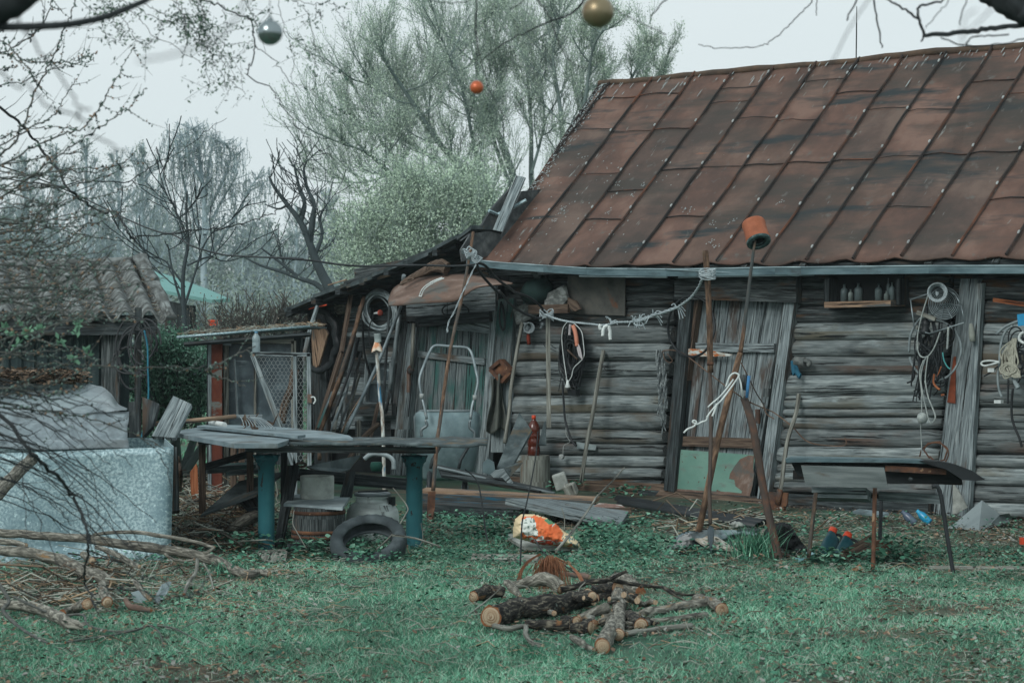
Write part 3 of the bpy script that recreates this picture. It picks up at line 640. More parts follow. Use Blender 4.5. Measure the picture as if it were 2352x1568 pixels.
# car wing / rusty curved panel
mb=MB()
top=[(890,590),(925,505),(1000,455),(1120,418),(1300,396),(1480,388),(1600,400),(1720,425),(1860,455)]
bot=[(893,632),(980,632),(1120,616),(1290,608),(1400,600),(1480,560),(1570,500),(1690,475),(1862,460)]
tt=spline([Vector((x,y,0)) for x,y in top],5); bb=spline([Vector((x,y,0)) for x,y in bot],5); nI=len(tt)
def wing(u_,v_):
    i=min(int(u_*(nI-1)+.5),nI-1); a=tt[i]; b=bb[i]; q=a.lerp(b,v_)
    p=P('E',q.x,q.y,.42+.34*math.sin(v_*PI/2)+.05*math.sin(u_*PI)); return p
mb.grid(wing,nI-1,10,0,True,.9,.3)
cw=T(mb,'car_wing',m['rustlight'],'rusty rounded car wing fixed like a canopy over the lean-to door','car part',solid=.012)
mb=MB()
for o_ in (0,14):
    pts=[P('E',x+o_,y+o_*.4,.79-.0*o_) for x,y in [(1132,556),(1150,510),(1180,478),(1240,440),(1310,412)]]; mb.tube(spline(pts,4),.006,5)
mb.tube([P('E',1128,556,.79),P('E',1146,558,.79)],.005,5)
child(cw,mb,'trim_strip',m['white'],'bent white trim on the wing')
mb=MB()
pts=[P('E',x,y,dd) for x,y,dd in [(985,462,.66),(1040,428,.62),(1110,392,.58),(1180,358,.56),(1230,330,.55),(1300,318,.54),(1350,345,.54)]]
mb.tube(spline(pts,4),[.016,.022,.028,.034,.046,.062,.048][0:1]+[.02+.045*min(1,(i/20)**1.3) for i in range(1,25)],10,flat=(-N,.6),jit=.08)
mb.tube(spline([P('E',x,y,.7) for x,y in [(1040,432),(1060,418),(1090,425),(1060,440),(1020,452),(980,468)]],3),.008,5)
T(mb,'leather_boot',m['brownwood'],'old brown leather boot lying on top of the rusty car wing','boot')
mb=MB(); mb.tube([P('E',1010,395,.55),P('E',1005,460,.5)],.02,8); T(mb,'pipe_stub',m['steel'],'short grey pipe end poking up behind the rusty car wing','pipe')
# small rusty tray hung as a diamond
def Q(z,pts,d): return [P(z,x,y,d) for x,y in pts]
mb=MB(); q=Q('E',[(1780,1062),(1860,1150),(1790,1228),(1698,1130)],.2)
for a,b in ((0,1),(1,2),(2,3),(3,0)): mb.plank(q[a],q[b],.035,.06,face=-N)
mb.slab([p for p in q][::-1],.01,nrm=N,mi=1)
T(mb,'rusty_tin',[m['rust'],m['rust']],'small square rusty tin hung cornerwise on the post right of the lean-to door','tin tray')
# hanging rag and loops
mb=MB()
def rag(u_,v_):
    x=1690+100*u_+30*math.sin(v_*5)*(.5-u_)+20*v_; y=1185+430*v_+20*math.sin(u_*7)
    return P('E',x-40*v_*(1-u_),y,.2+.05*math.sin(u_*11+v_*3))
mb.grid(rag,14,20); T(mb,'hanging_rag',M('grey_cloth',[(.3,rgb(66,70,68)),(.6,rgb(98,100,94))],4,bump=.3),'long dirty grey rag hanging below the rusty tin','rag',solid=.004)
mb=MB(); cord(mb,'E',[(1775,600),(1760,700),(1768,790),(1790,822),(1802,780),(1795,700),(1780,620)],.2,.011); T(mb,'strap_loop',m['black'],'black strap loop on the post above the small rusty tin','strap')
mb=MB(); ring('E',1415,670,105,55,.12,.008,24,0.2,2*PI-.9); ring('E',1470,680,50,48,.12,.006,20); cord(mb,'E',[(1350,610),(1352,700),(1362,780),(1350,850)],.14,.004)
T(mb,'wire_loops',m['black'],'thin black wire loops above the lean-to door','wire')
mb=MB(); cord(mb,'E',[(760,520),(720,560),(690,680),(690,850),(700,1000),(740,1160),(760,1200)],.12,.012); cord(mb,'E',[(780,690),(740,800),(740,900),(760,980),(800,1000)],.27,.006); T(mb,'black_cable',m['black'],'black cable dangling from the grey hose coil','cable')
mb=MB(); cord(mb,'E',[(1120,760),(1110,900),(1100,1050),(1075,1200),(1060,1350),(1045,1500)],.18,.007); T(mb,'thin_black_hose',m['black'],'thin black hose hanging down the left edge of the lean-to door','hose')
mb=MB(); mb.tube(Q('E',[(1088,770),(1072,1130)],.2),.018,8); c=P('E',1062,1140,.2); mb.lathe(c,[(0,-.04),(.03,-.03),(.04,0),(.03,.03),(.012,.05)],UP,10,1); T(mb,'door_bar',[m['stick'],m['rust']],'grey bar with a knob hanging left of the lean-to door','bar')
# ---------------------------------------------------------------- poles leaning on the lean-to
def pole(pts,w_,mat,label,name='leaning_pole',flat=False,cat='pole',grp='poles leaning against the lean-to',n=7,d0=.25,d1=.8):
    mb=MB(); q=[]
    for i,(z,x,y) in enumerate(pts): q.append(P(z,x,y,d0+(d1-d0)*i/(len(pts)-1)))
    if flat: 
        for a,b in zip(q[:-1],q[1:]): mb.plank(a,b,w_,w_*.35,face=-N-U*.3)
    else: mb.tube(spline(q,5) if len(q)>2 else [q[0].lerp(q[1],i/8)+Vector((R.uniform(-1,1),0,0))*w_*.08 for i in range(9)],w_/2,n,jit=.05)
    return T(mb,name,mat,label,cat,grp)
pole([('E',595,545),('E',520,1000),('H',1240,560)],.075,m['brownwood'],'broad brown board, leftmost of the leaning poles','leaning_board',True,'board')
pole([('E',700,565),('E',540,1100),('H',1270,520)],.045,m['rustpole'],'straight rusty pole beside the broad brown board',d1=1.0)
pole([('E',668,640),('E',560,1080),('H',1340,330),('H',1330,560)],.04,m['rustpole'],'slightly bent dark rusty pole in the middle of the leaning poles',d1=1.1)
pole([('E',622,880),('E',560,1300),('H',1490,330)],.06,m['board'],'grey split board standing among the leaning poles','leaning_board',True,'board',d1=.9)
pole([('E',655,890),('E',600,1100),('H',1420,260)],.03,m['black'],'thin black rod behind the grey split board',d1=.9)
pole([('E',670,1010),('E',600,1350),('H',1480,330)],.055,m['boarddark'],'dark narrow board in front of the small window','leaning_board',True,'board',d1=1.0)
pole([('E',665,1165),('H',1560,180),('H',1510,360)],.025,m['stick'],'pale short stick with a frayed tip among the poles',d1=1.0)
pole([('E',985,640),('E',800,1100),('H',1530,355)],.034,m['steel'],'long grey rod slanting steeply from the car wing to the ground',d1=1.3)
pole([('E',800,1160),('H',1600,160),('H',1500,350)],.014,m['tanboard'],'very thin tan stick crossing the grey rod',d1=1.3)
pole([('E',975,700),('E',900,1295)],.045,m['steel'],'grey conduit tube hanging left of the door post','conduit_tube',cat='tube',d1=.3)
pole([('E',900,1300),('H',1850,200)],.03,m['boarddark'],'dark stick under the grey conduit tube',d0=.3,d1=.5)
pole([('E',510,1385),('H',1440,340)],.04,m['stick'],'pale lichen-speckled stick low among the poles',d0=.7,d1=1.2)
pole([('E',440,1320),('H',1310,330)],.06,m['tealboard'],'blue-grey board leaning low at the left of the poles','leaning_board',True,'board',d0=.7,d1=1.1)
pole([('H',1545,0),('H',1420,350)],.03,m['board'],'light grey batten leaning low between the poles',d0=.6,d1=1.2)
pole([('H',1640,260),('H',1640,395),('H',1636,560)],.05,m['stick'],'short pointed stake with a pale tip in front of the small window',name='stake',d0=.8,d1=.9)
pole([('H',1790,285),('H',1670,395),('H',1560,560)],.05,m['brownwood'],'short brown stick slanting right below the small window',d0=.8,d1=1.2)
pole([('H',1790,120),('H',1730,385),('H',1690,560)],.06,m['brownwood'],'brown board leaning beneath the window sill','leaning_board',True,'board',d0=.5,d1=.9)
pole([('E',330,640),('E',260,880),('E',170,1300)],.045,m['board'],'grey stick crossing in front of the black inner tube',d0=.5,d1=1.0)
pole([('E',905,560),('E',880,900),('E',850,1450),('H',1830,560)],.028,m['boarddark'],'dark slim pole right of the grey hose coil',d0=.2,d1=.7)
# paint can and plastic cup on a mottled pole
Yc=19.6
mb=MB(); q=[W('E',797,985,Yc),W('E',812,1200,Yc),W('E',822,1350,Yc),W('E',845,1568,Yc-.1),W('H',1840,700,Yc-.15)]; q[-1].z=0.0
mb.tube(spline(q,6),[.013,.015],8,jit=.05); pc=T(mb,'mottled_pole',M('peeling_pole',[(.35,rgb(120,104,92)),(.5,rgb(170,164,156)),(.62,rgb(196,200,198))],12,(1,2,1),6,[(rgb(70,124,156),3,(.6,1,1),.60,.64),(rgb(110,66,48),6,(.6,1,1),.6,.66)],var=0),'peeling white and rust pole before the small window, a can on its tip','pole')
mb=MB(); c=W('E',808,918,Yc); ax=Vector((-.1,0,1)); mb.lathe(c,[(0,0),(.118*.98,0),(.12,.01),(.12,.215),(.124,.22),(.116,.225),(.112,.21),(0,.21)] and [(0,0),(.1,0),(.1,.006),(.1,.24),(.104,.246),(.1,.252),(.094,.245),(0,.24)],ax,22,0)
for k,(a,b,c1) in enumerate(((.06,.12,1),(.14,.17,2))):
    pass
cn=None
KC=.28
for v in range(len(mb.v)): mb.v[v]=c+(mb.v[v]-c)*KC
def canlabel():
    mm=MB(); 
    for (h0,h1,a0,a1,mi) in ((.05,.20,-2.6,-.9,0),(.08,.12,-2.3,-1.7,1),(.13,.16,-2.1,-1.3,1),(.06,.09,-1.8,-1.2,1)):
        rr_=.0955+.0012*(1+mi); axn=ax.normalized(); x=axn.orthogonal().normalized(); y=axn.cross(x)
        cc=c
        # world-facing angles: -Y is -pi/2
        def f(u_,v_,h0=h0,h1=h1,a0=a0,a1=a1,rr_=rr_):
            a=a0+(a1-a0)*u_; h=h0+(h1-h0)*v_; return cc+axn*h+Vector((math.cos(a),math.sin(a),0))*rr_
        mm.grid(f,10,2,mi)
    for v in range(len(mm.v)): mm.v[v]=c+(mm.v[v]-c)*KC
    return mm
can=T(mb,'paint_can',[M('can_metal',[(.4,rgb(150,160,160)),(.6,rgb(180,188,186))],8,rough=.5,bump=.05)],'white and blue paper-labelled tin can on the tip of the mottled pole','can')
child(can,canlabel(),'label',[M('can_paper',[(.4,rgb(176,190,188)),(.6,rgb(200,206,200))],12,bump=0,var=0),M('can_ink',[(.4,rgb(70,138,160)),(.6,rgb(110,160,164))],14,bump=0,var=0)])
mb=MB(); c=W('E',800,990,Yc-.0); 
def cup(u_,v_):
    a=2*PI*u_; KC2=.44; r=.075+.045*abs(math.sin(a*2))*(1-v_)-.028*v_; return c+KC2*Vector((math.cos(a)*r,math.sin(a)*r,v_*.17+.02*math.sin(3*a)*(1-v_)))
mb.grid(cup,28,6); cu=T(mb,'plastic_cup',M('orange_white_plastic',[(.42,rgb(206,122,76)),(.5,rgb(214,186,164)),(.6,rgb(216,204,190))],7,coord='Object',bump=.1,var=0),'crumpled orange and white plastic cup under the tin can','cup',solid=.004)
# ---------------------------------------------------------------- wheelbarrow standing on end
Yb=20.6
wb=empty('wheelbarrow',G0('I',330,560)*1,'empty grey wheelbarrow stood on its nose against the lean-to door, handle loop up','wheelbarrow')
fy=lambda v:20.4+.25*v
hp=[('E',1190,1520,.0),('E',1165,1400,.1),('E',1150,1340,.2),('E',1133,1210,.3),('E',1175,1080,.6),('E',1215,990,.9),('E',1240,955,.95),('E',1275,944,1),('E',1380,952,1),('E',1490,960,1),('E',1530,985,.95),('E',1552,1040,.8),('E',1575,1140,.5),('E',1590,1230,.3),('E',1568,1340,.2),('E',1545,1420,.1),('E',1532,1520,0)]
mb=MB(); mb.tube(spline([W(z,x,y,fy(v)) for z,x,y,v in hp],4),.0125,9); mb.build('handle',m['steel'],wb)
mb=MB()
for z,x,y in (('E',1150,1340),('E',1566,1350)): c=W(z,x,y,fy(.15)); mb.tube([c-UP*.02,c+UP*.02],.018,8)
for z,x,y in (('E',1178,1478),('E',1180,1530),('E',1533,1490),('E',1530,1535)): c=W(z,x,y,20.33); mb.tube([c,c+Vector((0,.02,0))],.008,6)
mb.build('bolt',m['clip'],wb)
mb=MB()
for pts in ([('I',185,150),('I',195,185),('I',155,215),('I',158,265)],[('I',505,150),('I',505,200),('I',540,235),('I',535,300)]): mb.tube(spline([W(z,x,y,20.30) for z,x,y in pts],4),.012,8)
mb.build('bracket',m['steel'],wb)
def trayf(u_,v_):
    # pan seen from below: rounded top, wider middle, tapered foot
    x0,x1=105,580; yy=78+500*v_; cut=0
    if v_<.10: cut=40*(1-math.sqrt(max(0,1-(1-v_/.10)**2)))
    sh=v_*v_*60; X=x0+cut+sh+(x1-x0-2*cut-2*sh)*u_
    bul=.20*(math.sin(PI*u_)**.35)*(math.sin(PI*min(1,v_*.93+.05))**.35)
    return W('I',X,yy,20.62-bul*(1-.25*v_))
mb=MB(); mb.grid(trayf,20,24); tr=mb.build('tray',m['tray'],wb); md=tr.modifiers.new('s','SOLIDIFY'); md.thickness=.006
mb=MB(); e=[trayf(0,v/12) for v in range(12,-1,-1)]+[trayf(u/16,0) for u in range(1,16)]+[trayf(1,v/12) for v in range(13)]; mb.tube([p+Vector((0,-.01,0)) for p in e],.011,6); mb.build('tray_rim',m['steel'],wb)
mb=MB(); 
for s_ in (235,440):
    mb=MB(); mb.tube([W('I',s_+60,330,20.35),W('I',s_,430,20.25),W('I',s_-15,495,20.25)],.014,7); mb.build('leg',m['boarddark'],wb)
for s_ in (215,470):
    mb=MB(); c=W('I',s_,560,20.3); c.z=.13; ring_=[c+Vector((0,math.cos(a)*.13,math.sin(a)*.13)) for a in np.linspace(0,2*PI,25)[:-1]]; mb.tube(ring_,.022,8,closed=True)
    mb.tube([c-Vector((.03,0,0)),c+Vector((.03,0,0))],.03,8,1); mb.build('wheel',[m['black'],m['steel']],wb)
# ---------------------------------------------------------------- rusty spade with the rope line
mb=MB(); q=[W('E',1555,55,19.3),W('E',1475,520,19.1),W('E',1370,1000,18.9),W('E',1290,1568,18.7),W('I',268,300,18.6),W('I',240,655,18.5)]
sp=empty('long_spade',G0('I',220,890),'tall rusty spade with a long iron handle stuck in the ground before the wheelbarrow','spade')
mb.tube(spline(q,5),[.012,.0165],9); mb.build('handle',m['rustpole'],sp)
mb=MB(); mb.poly([W('I',x,y,18.48) for x,y in [(203,662),(258,660),(252,780),(238,888),(218,900),(192,886),(196,780)]],.012); mb.build('blade',m['rust'],sp)
def Wr(pts,dflt=None): return [W(p[0],p[1],p[2],p[3]) for p in pts]
def rope(mb_,q,r,strands=3,tw=26,mi=0,k=6):
    q=spline(q,k); L=0
    for s_ in range(strands):
        out=[];L=0
        for i,p in enumerate(q):
            if i: L+=(p-q[i-1]).length
            t=(q[min(i+1,len(q)-1)]-q[max(i-1,0)]).normalized(); x=t.cross(Vector((.1,1,.1))).normalized(); y=t.cross(x); a=L*tw+s_*2*PI/strands
            out.append(p+x*math.cos(a)*r*.75+y*math.sin(a)*r*.75+Vector((R.uniform(-1,1),R.uniform(-1,1),R.uniform(-1,1)))*r*.12)
        mb_.tube(out,r*.62,5,mi)
mb=MB()
for k in range(9):
    c=W('E',1510+k*9,205+k*9,18.98); pts=[c+Vector((math.cos(a)*.045,math.sin(a)*.04,math.sin(a*2+k)*.02+.012*k*0)) for a in np.linspace(0,2*PI,14)[:-1]]; mb.tube(pts,.004,5,closed=True)
rope(mb,Wr([('E',1545,240,18.95),('E',1560,270,18.95),('E',1578,300,18.95),('E',1545,370,18.95),('E',1505,460,18.9),('E',1475,520,18.85),('E',1440,600,18.8),('E',1400,690,18.8),('E',1365,750,18.8),('E',1352,800,18.8)]),.005,2,40)
for k in range(5): mb.tube([W('E',1352,800,18.8),W('E',1352+R.uniform(-14,16),800+R.uniform(20,45),18.8)],.004,4)
mb.tube(spline(Wr([('E',1500,200,18.9),('E',1520,170,18.9),('E',1550,190,18.9),('E',1580,210,18.9),('E',1570,250,18.9)]),4),.006,5)
T(mb,'rope_knot',m['rope'],'grey rope knotted round the top of the tall spade and trailing down it','rope')
mb=MB()
mb.tube(spline(Wr([('E',1585,295,18.95),('E',1650,320,19.1),('E',1740,420,19.4),('E',1850,500,19.9),('F',120,430,20.4),('F',230,470,20.7),('F',310,530,20.9),('F',355,590,21)]),6),.011,9)
mb.tube(spline(Wr([('E',1580,300,18.95),('E',1620,390,19.1),('E',1740,520,19.4),('F',0,425,19.8),('F',90,530,20.3),('F',200,600,20.7),('F',290,632,20.9),('F',350,620,21)]),6),.011,9)
T(mb,'double_hose',m['black'],'doubled dark hose slung between the tall spade and the upright batten','hose')
mb=MB(); q=Wr([('F',350,600,21),('F',430,632,20.6),('F',520,655,20.3),('F',600,666,20),('F',700,676,19.6),('F',800,686,19.2),('F',870,676,18.9),('F',920,664,18.7),('F',1040,660,18.2),('F',1100,650,18),('F',1180,622,17.7),('F',1290,585,17.3),('F',1380,552,17),('F',1450,505,16.8),('F',1510,455,16.6),('F',1560,380,16.4),('F',1590,310,16.25)])
rope(mb,q,.0075,3,34)
rope(mb,Wr([('F',1040,650,18.15),('F',1120,630,18),('F',1200,605,17.6),('F',1260,590,17.4),('F',1380,545,17)]),.008,2,24)
rope(mb,Wr([('F',1050,670,18.1),('F',1080,690,18),('F',1130,680,17.9),('F',1140,650,17.8)]),.006,2,30)
for z,x,y,Y in (('F',1090,655,18),('F',1200,612,17.6),('F',1050,655,18.1),('F',1385,548,17),('F',870,670,18.9)):
    for k in range(7):
        c=W(z,x,y,Y); e=Vector((R.uniform(-1,1),R.uniform(-.5,.5),R.uniform(-1.2,.9)))*.07; mb.tube(spline([c,c+e*.5+Vector((0,0,.02)),c+e],3),.0035,4)
for k in range(6):
    c=W('F',365,610,20.98); mb.tube([c+Vector((math.cos(a)*.06,math.sin(a)*.03,.03*math.sin(a*2+k)-.01*k+.03)) for a in np.linspace(0,2*PI,12)[:-1]],.0045,5,closed=True)
for k in range(8):
    c=W('F',1625,270,16.2); mb.tube([c+Vector((math.cos(a)*.055,math.sin(a)*.05,.025*math.sin(a+k*.9)-.004*k)) for a in np.linspace(0,2*PI,14)[:-1]],.004,5,closed=True)
T(mb,'hanging_rope',m['rope'],'knotted grey rope hanging in a long bow across the log wall','rope')
mb=MB(); 
for pts in ([(845,690),(820,700),(808,730),(804,772)],[(850,690),(862,730),(862,770),(864,800)],[(790,680),(783,700),(790,722)]):
    mb.tube(spline([W('F',x,y,18.9) for x,y in pts],4),[.014,.012,.016][0],6,flat=(Vector((0,1,0)),.4),jit=.2)
T(mb,'cloth_tie',m['white'],'pale strip of cloth tied on the hanging rope','cloth tie')
# upright batten under the rope
mb=MB(); mb.plank(W('F',375,595,21.05),W('F',383,1490,21.05),.038,.025,face=(0,-1,0)); T(mb,'upright_batten',m['stick'],'pale upright batten hanging at the rope end before the log wall','batten')
# ---------------------------------------------------------------- things on the left log wall
def stick(pts,r,mat,label,name='stick',cat='stick',d0=.12,d1=.5,grp=None,rr=None):
    mb=MB(); q=[P(z,x,y,d0+(d1-d0)*i/(len(pts)-1)) for i,(z,x,y) in enumerate(pts)]; mb.tube(spline(q,5),rr or r,8,jit=.05); return T(mb,name,mat,label,cat,grp)
ob=stick([('F',198,530),('F',160,740),('F',90,1150),('I',790,80),('I',757,310)],.017,m['stick'],'long grey handle leaning left of the round tape roll','tool_stick','handle')
mb=MB(); mb.tube([P('F',200,480,.12),P('F',196,535,.12)],.02,8); child(ob,mb,'grip',M('green_grip',[(.4,rgb(24,58,60)),(.6,rgb(34,72,72))],4,bump=0))
stick([('F',812,888),('F',780,1060),('F',720,1420),('I',1355,300),('I',1310,598)],.02,m['stick'],'bare grey stick leaning between the cable bundle and the braided rope','leaning_stick')
mb=MB(); mb.tube([P('F',800,990,.2),P('F',815,1010,.2),P('F',825,1045,.2)],.006,5); T(mb,'bent_nail',m['black'],'bent nail sticking out beside the bare leaning stick','nail')
mb=MB(); 
for k in range(5): ring('F',217+k*3,700+k*2,28+k*3,30+k*2.5,.15+.015*k,.006,20)
c=P('F',222,702,.12); mb.lathe(c,[(.028,0),(.028,.07),(.05,.07),(.052,0),(.028,0)],-N,18)
T(mb,'tape_roll',m['rope'],'small grey ring-shaped roll hung on the log wall near its left corner','roll')
mb=MB(); c=P('F',340,680,.12); mb.lathe(c,[(0,.03),(.02,.03),(.03,.01),(.03,-.02),(0,-.02)],-N,10); mb.tube([c,c-UP*.04-N*.04],.012,6); T(mb,'small_tap',m['steel'],'small dark tap fixed to the log wall beside the upright batten','tap')
mb=MB(); mb.tube([P('F',224,755,.15),P('F',223,790,.15),P('F',228,838,.15)],[.014,.02,.016],8); T(mb,'red_tool',M('red_plastic',[(.4,rgb(118,46,34)),(.6,rgb(142,60,44))],5,bump=0),'short red tool handle hanging under the grey roll','tool')
# stuffed corner under eave: boards and bundle
mb=MB(); mb.poly(Q('F',[(100,560),(230,500),(330,540),(330,580),(230,640),(130,685)],.2)[::-1],.03,nrm=N); mb.poly(Q('F',[(345,450),(500,372),(530,480),(500,520),(350,530)],.22)[::-1],.03,nrm=N)
mb.plank(P('F',230,565,.24),P('F',540,555,.24),.08,.03,face=-N,mi=1); mb.poly(Q('F',[(530,470),(600,500),(630,560),(580,580),(530,540)],.24)[::-1],.02,nrm=N,mi=1)
T(mb,'eave_scrap',[M('flaky_scrap',[(.35,rgb(70,74,74)),(.5,rgb(104,106,104)),(.6,rgb(150,152,150))],9,(1,2,1)),m['brownwood']],'bundle of scrap boards stuffed under the eave left of the stained sheet','scrap')
mb=MB(); mb.lathe(P('F',270,430,.2),[(0,-.12),(.09,-.1),(.13,0),(.12,.14),(.05,.2),(0,.2)],U*.9+UP*.3,12); T(mb,'dark_bucket',M('dark_green_plastic',[(.4,rgb(22,40,40)),(.6,rgb(34,56,54))],4,bump=.2),'dark green bundle pushed up under the eave corner','bundle')
# cable bundle
mb=MB()
for k in range(60):
    cx,cy=565+R.uniform(-25,25),900+R.uniform(-30,40); rx=R.uniform(30,85); ry=R.uniform(110,235)
    a0=R.uniform(0,6); ring('F',cx,cy,rx,ry,.16+R.uniform(0,.1),R.uniform(.004,.009),30,a0,a0+R.uniform(4,6.2),wob=.25,sides=5)
for k in range(10):
    x=R.uniform(490,640); cord(mb,'F',[(x,1000),(x+R.uniform(-30,30),1080),(x+R.uniform(-40,40),1160+R.uniform(0,80))],.2,.005)
mb.poly(Q('F',[(530,690),(595,690),(640,790),(650,920),(600,1010),(560,1080),(510,1090),(480,980),(490,800)],.14)[::-1],.04,nrm=N)
cord(mb,'F',[(490,1130),(500,1300),(510,1420),(540,1530),(570,1600),(600,1630)],.2,.011)
cord(mb,'F',[(440,870),(360,820),(350,850),(440,890)],.2,.004); cord(mb,'F',[(460,1040),(360,1070),(370,1100),(470,1120)],.2,.004)
c=P('F',580,1215,.2); mb.box(c,U*.05,UP*.03,N*.03)
cb=T(mb,'cable_bundle',m['black'],'tangled black cable bundle hung from a nail on the log wall','cables')
mb=MB(); cord(mb,'F',[(525,665),(495,710),(485,800),(500,950),(520,1080),(530,1130),(560,1090),(580,1020),(640,960),(660,920),(655,840),(640,740),(590,680),(560,668)],.27,.004,k=7)
c=P('F',530,1140,.27); mb.lathe(c,[(0,.03),(.012,.02),(.014,0),(.024,-.03),(.025,-.04),(0,-.045)],UP,10); T(mb,'white_flex',m['white'],'white flex with a plug looped over the black cable bundle','flex')
mb=MB(); cord(mb,'F',[(572,690),(590,740),(600,800),(605,850)],.3,[.02,.024][0]); 
for k in range(6): cord(mb,'F',[(600+k*3,820+k*4),(610+k*4,880),(622+k*5,930+k*6)],.3,.006,1)
cord(mb,'F',[(552,680),(548,720),(545,765)],.3,.014,1)
T(mb,'pink_rag',[M('coral_cloth',[(.4,rgb(196,120,98)),(.6,rgb(216,144,120))],6,bump=.2),M('pale_rag',[(.4,rgb(168,160,164)),(.6,rgb(200,190,190))],6,bump=.2)],'coral pink frayed rag in the black cable bundle','rag')
mb=MB(); mb.tube(Q('F',[(530,880),(605,955)],.28),.008,6); T(mb,'brown_peg',m['brownwood'],'thin brown peg stuck in the cable bundle','peg')
# braided rope by the door
mb=MB(); q=[P(z,x,y,.17) for z,x,y in [('F',1240,880),('F',1240,960),('F',1250,1050),('F',1255,1150),('F',1260,1250),('F',1265,1340),('F',1280,1440),('I',1890,30),('I',1905,100),('I',1905,175)]]
rope(mb,q,.019,3,16,k=8); rope(mb,[p+U*.055 for p in q[:6]],.015,3,18,k=8)
for k in range(9): p=q[-1-R.randint(0,2)]; mb.tube([p,p+Vector((R.uniform(-.05,.05),-.02,-R.uniform(.05,.11)))],.007,4)
T(mb,'braided_rope',M('braid',[(.3,rgb(60,66,68)),(.5,rgb(100,106,108)),(.68,rgb(158,162,162))],40,bump=.5),'thick braided rope hanging just left of the barn door','rope')
mb=MB(); ring('F',1500,695,182,238,.26,.011,54,sides=9,wob=.04,wd=.04); T(mb,'hose_hoop',m['black'],'large dark hose hoop hung at the top left of the barn door','hose')
mb=MB(); cord(mb,'F',[(1270,900),(1290,885),(1350,882),(1410,895),(1470,930)],.2,.005)
mb.tube(spline([P('F',1470,930,.25),P('F',1700,1110,.45),P('F',1820,1200,.6),P('F',1960,1290,.4),P('F',2100,1350,.25),P('G',200,1380,.2),P('G',330,1480,.2),P('J',960,100,.2),P('J',1100,125,.2),P('J',1190,120,.2),P('J',1185,75,.2)],6),.0055,5)
cord(mb,'F',[(1280,905),(1290,950),(1330,980),(1350,960),(1310,910)],.2,.004)
mb.tube(spline([P('F',1890,980,.7),P('F',1950,1100,.6),P('F',2010,1220,.4),P('F',2060,1300,.2),P('F',2090,1380,.2),P('F',2150,1420,.2)],5),.0045,5)
T(mb,'rusty_wire',M('rusty_wire',[(.4,rgb(84,66,56)),(.6,rgb(112,88,74))],9,bump=0),'thin rusty wire strung across the barn door','wire')
# scrap poster and small bits
mb=MB(); mb.slab(Q('I',[(1275,300),(1420,325),(1415,362),(1280,350)],.12)[::-1],.006,nrm=N); T(mb,'pale_patch',M('pale_patch',[(.4,rgb(122,132,134)),(.6,rgb(146,154,155))],7,bump=.1),'small pale metal patch nailed low on the log wall','patch')
mb=MB(); c=P('I',1178,408,.15); mb.tube([c,c-N*.03],.024,10); cord(mb,'I',[(1180,410),(1185,330),(1230,300),(1200,240),(1215,100)],.15,.003); T(mb,'glass_bulb',m['clip'],'tiny round glass thing on a thin wire low on the log wall','bulb')
# ---------------------------------------------------------------- pipes standing before the door
mb=MB(); A=G0('J',272,745); 
q=[A,W('J',330,490,16.3),W('J',420,60,16.35),W('F',1850,1030,16.4),W('F',1885,900,16.4)]
rr=[.032,.033,.033,.032,.026]; pts=spline(q,5); n_=len(pts); mb.tube(pts,[.0235-.005*(i/n_)**3 for i in range(n_)],10,jit=.02)
q2=[W('F',1885,900,16.4),W('F',1915,700,16.4),W('F',1945,450,16.4),W('F',1975,200,16.4),W('F',2000,20,16.4)]
mb.tube(spline(q2,4),[.016,.009],9)
T(mb,'rusty_pipe',m['rustpole'],'long rusty pipe leaning right with the orange pot on its tip','pipe')
pot=empty('orange_pot',W('F',2000,60,16.4),'orange clay-coloured pot stuck upside down on top of the long rusty pipe','pot')
c=W('Z',1743,556,16.4); c2=W('Z',1733,517,16.46); ax=(c2-c).normalized()
ax=Vector((-.18,.55,.82)).normalized(); r_=.083
mb=MB(); mb.lathe(c,[(.05,.0),(.082,.0),(.084,.01),(.086,.03),(.081,.05),(.079,.13),(.083,.15),(.078,.165),(0,.167)],ax,26,0); mb.build('body',M('rusty_orange_pot',[(.3,rgb(122,68,46)),(.5,rgb(154,88,62)),(.7,rgb(174,108,82))],6,(1,1,1),6,[(rgb(110,66,48),4,(1,1,1),.58,.66)],.75,0,.15,coord='Object',var=0),pot)
mb=MB(); mb.lathe(c,[(.045,.02),(.05,-.002),(.084,-.003),(.0845,.012)],ax,26,0); mb.build('rim',M('sooty_rim',[(.35,rgb(34,56,58)),(.5,rgb(62,84,84)),(.65,rgb(112,128,126))],25,bump=.3,var=0),pot)
mb=MB(); mb.lathe(c,[(0,.09),(.045,.09),(.048,.0)],ax,20,0); mb.build('inside',m['inside'],pot)
# second leg
mb=MB(); A=G0('J',790,830); q=[A,W('J',700,440,16.0),W('F',1985,1500,16.15),W('F',1915,1260,16.3)]
pts=spline(q,5); mb.tube(pts,[.027]*len(pts),10,flat=(Vector((0,1,0)),.6),jit=.03); T(mb,'rusty_channel',M('dark_rust',[(.3,rgb(48,44,42)),(.5,rgb(70,58,52)),(.7,rgb(104,68,50))],6,(1,2,1),8,var=0,bump=.4),'broad dark rusty channel bar leaning left in front of the barn door','metal bar')
mb=MB(); mb.tube([W('F',1935,1255,16.25),W('F',1942,1170,16.25),W('F',1952,1082,16.25)],.011,7); mb.tube([W('F',1908,1195,16.28),W('F',1915,1130,16.28),W('F',1920,1075,16.28)],[.02,.026,.016],8,1)
mb.build('brush',[M('blue_plastic',[(.4,rgb(58,112,160)),(.6,rgb(78,136,182))],4,bump=0),m['logdark']]) and None
tag(bpy.data.objects['brush'],'blue-handled dark brush standing in the top of the rusty channel bar','brush')
mb=MB()
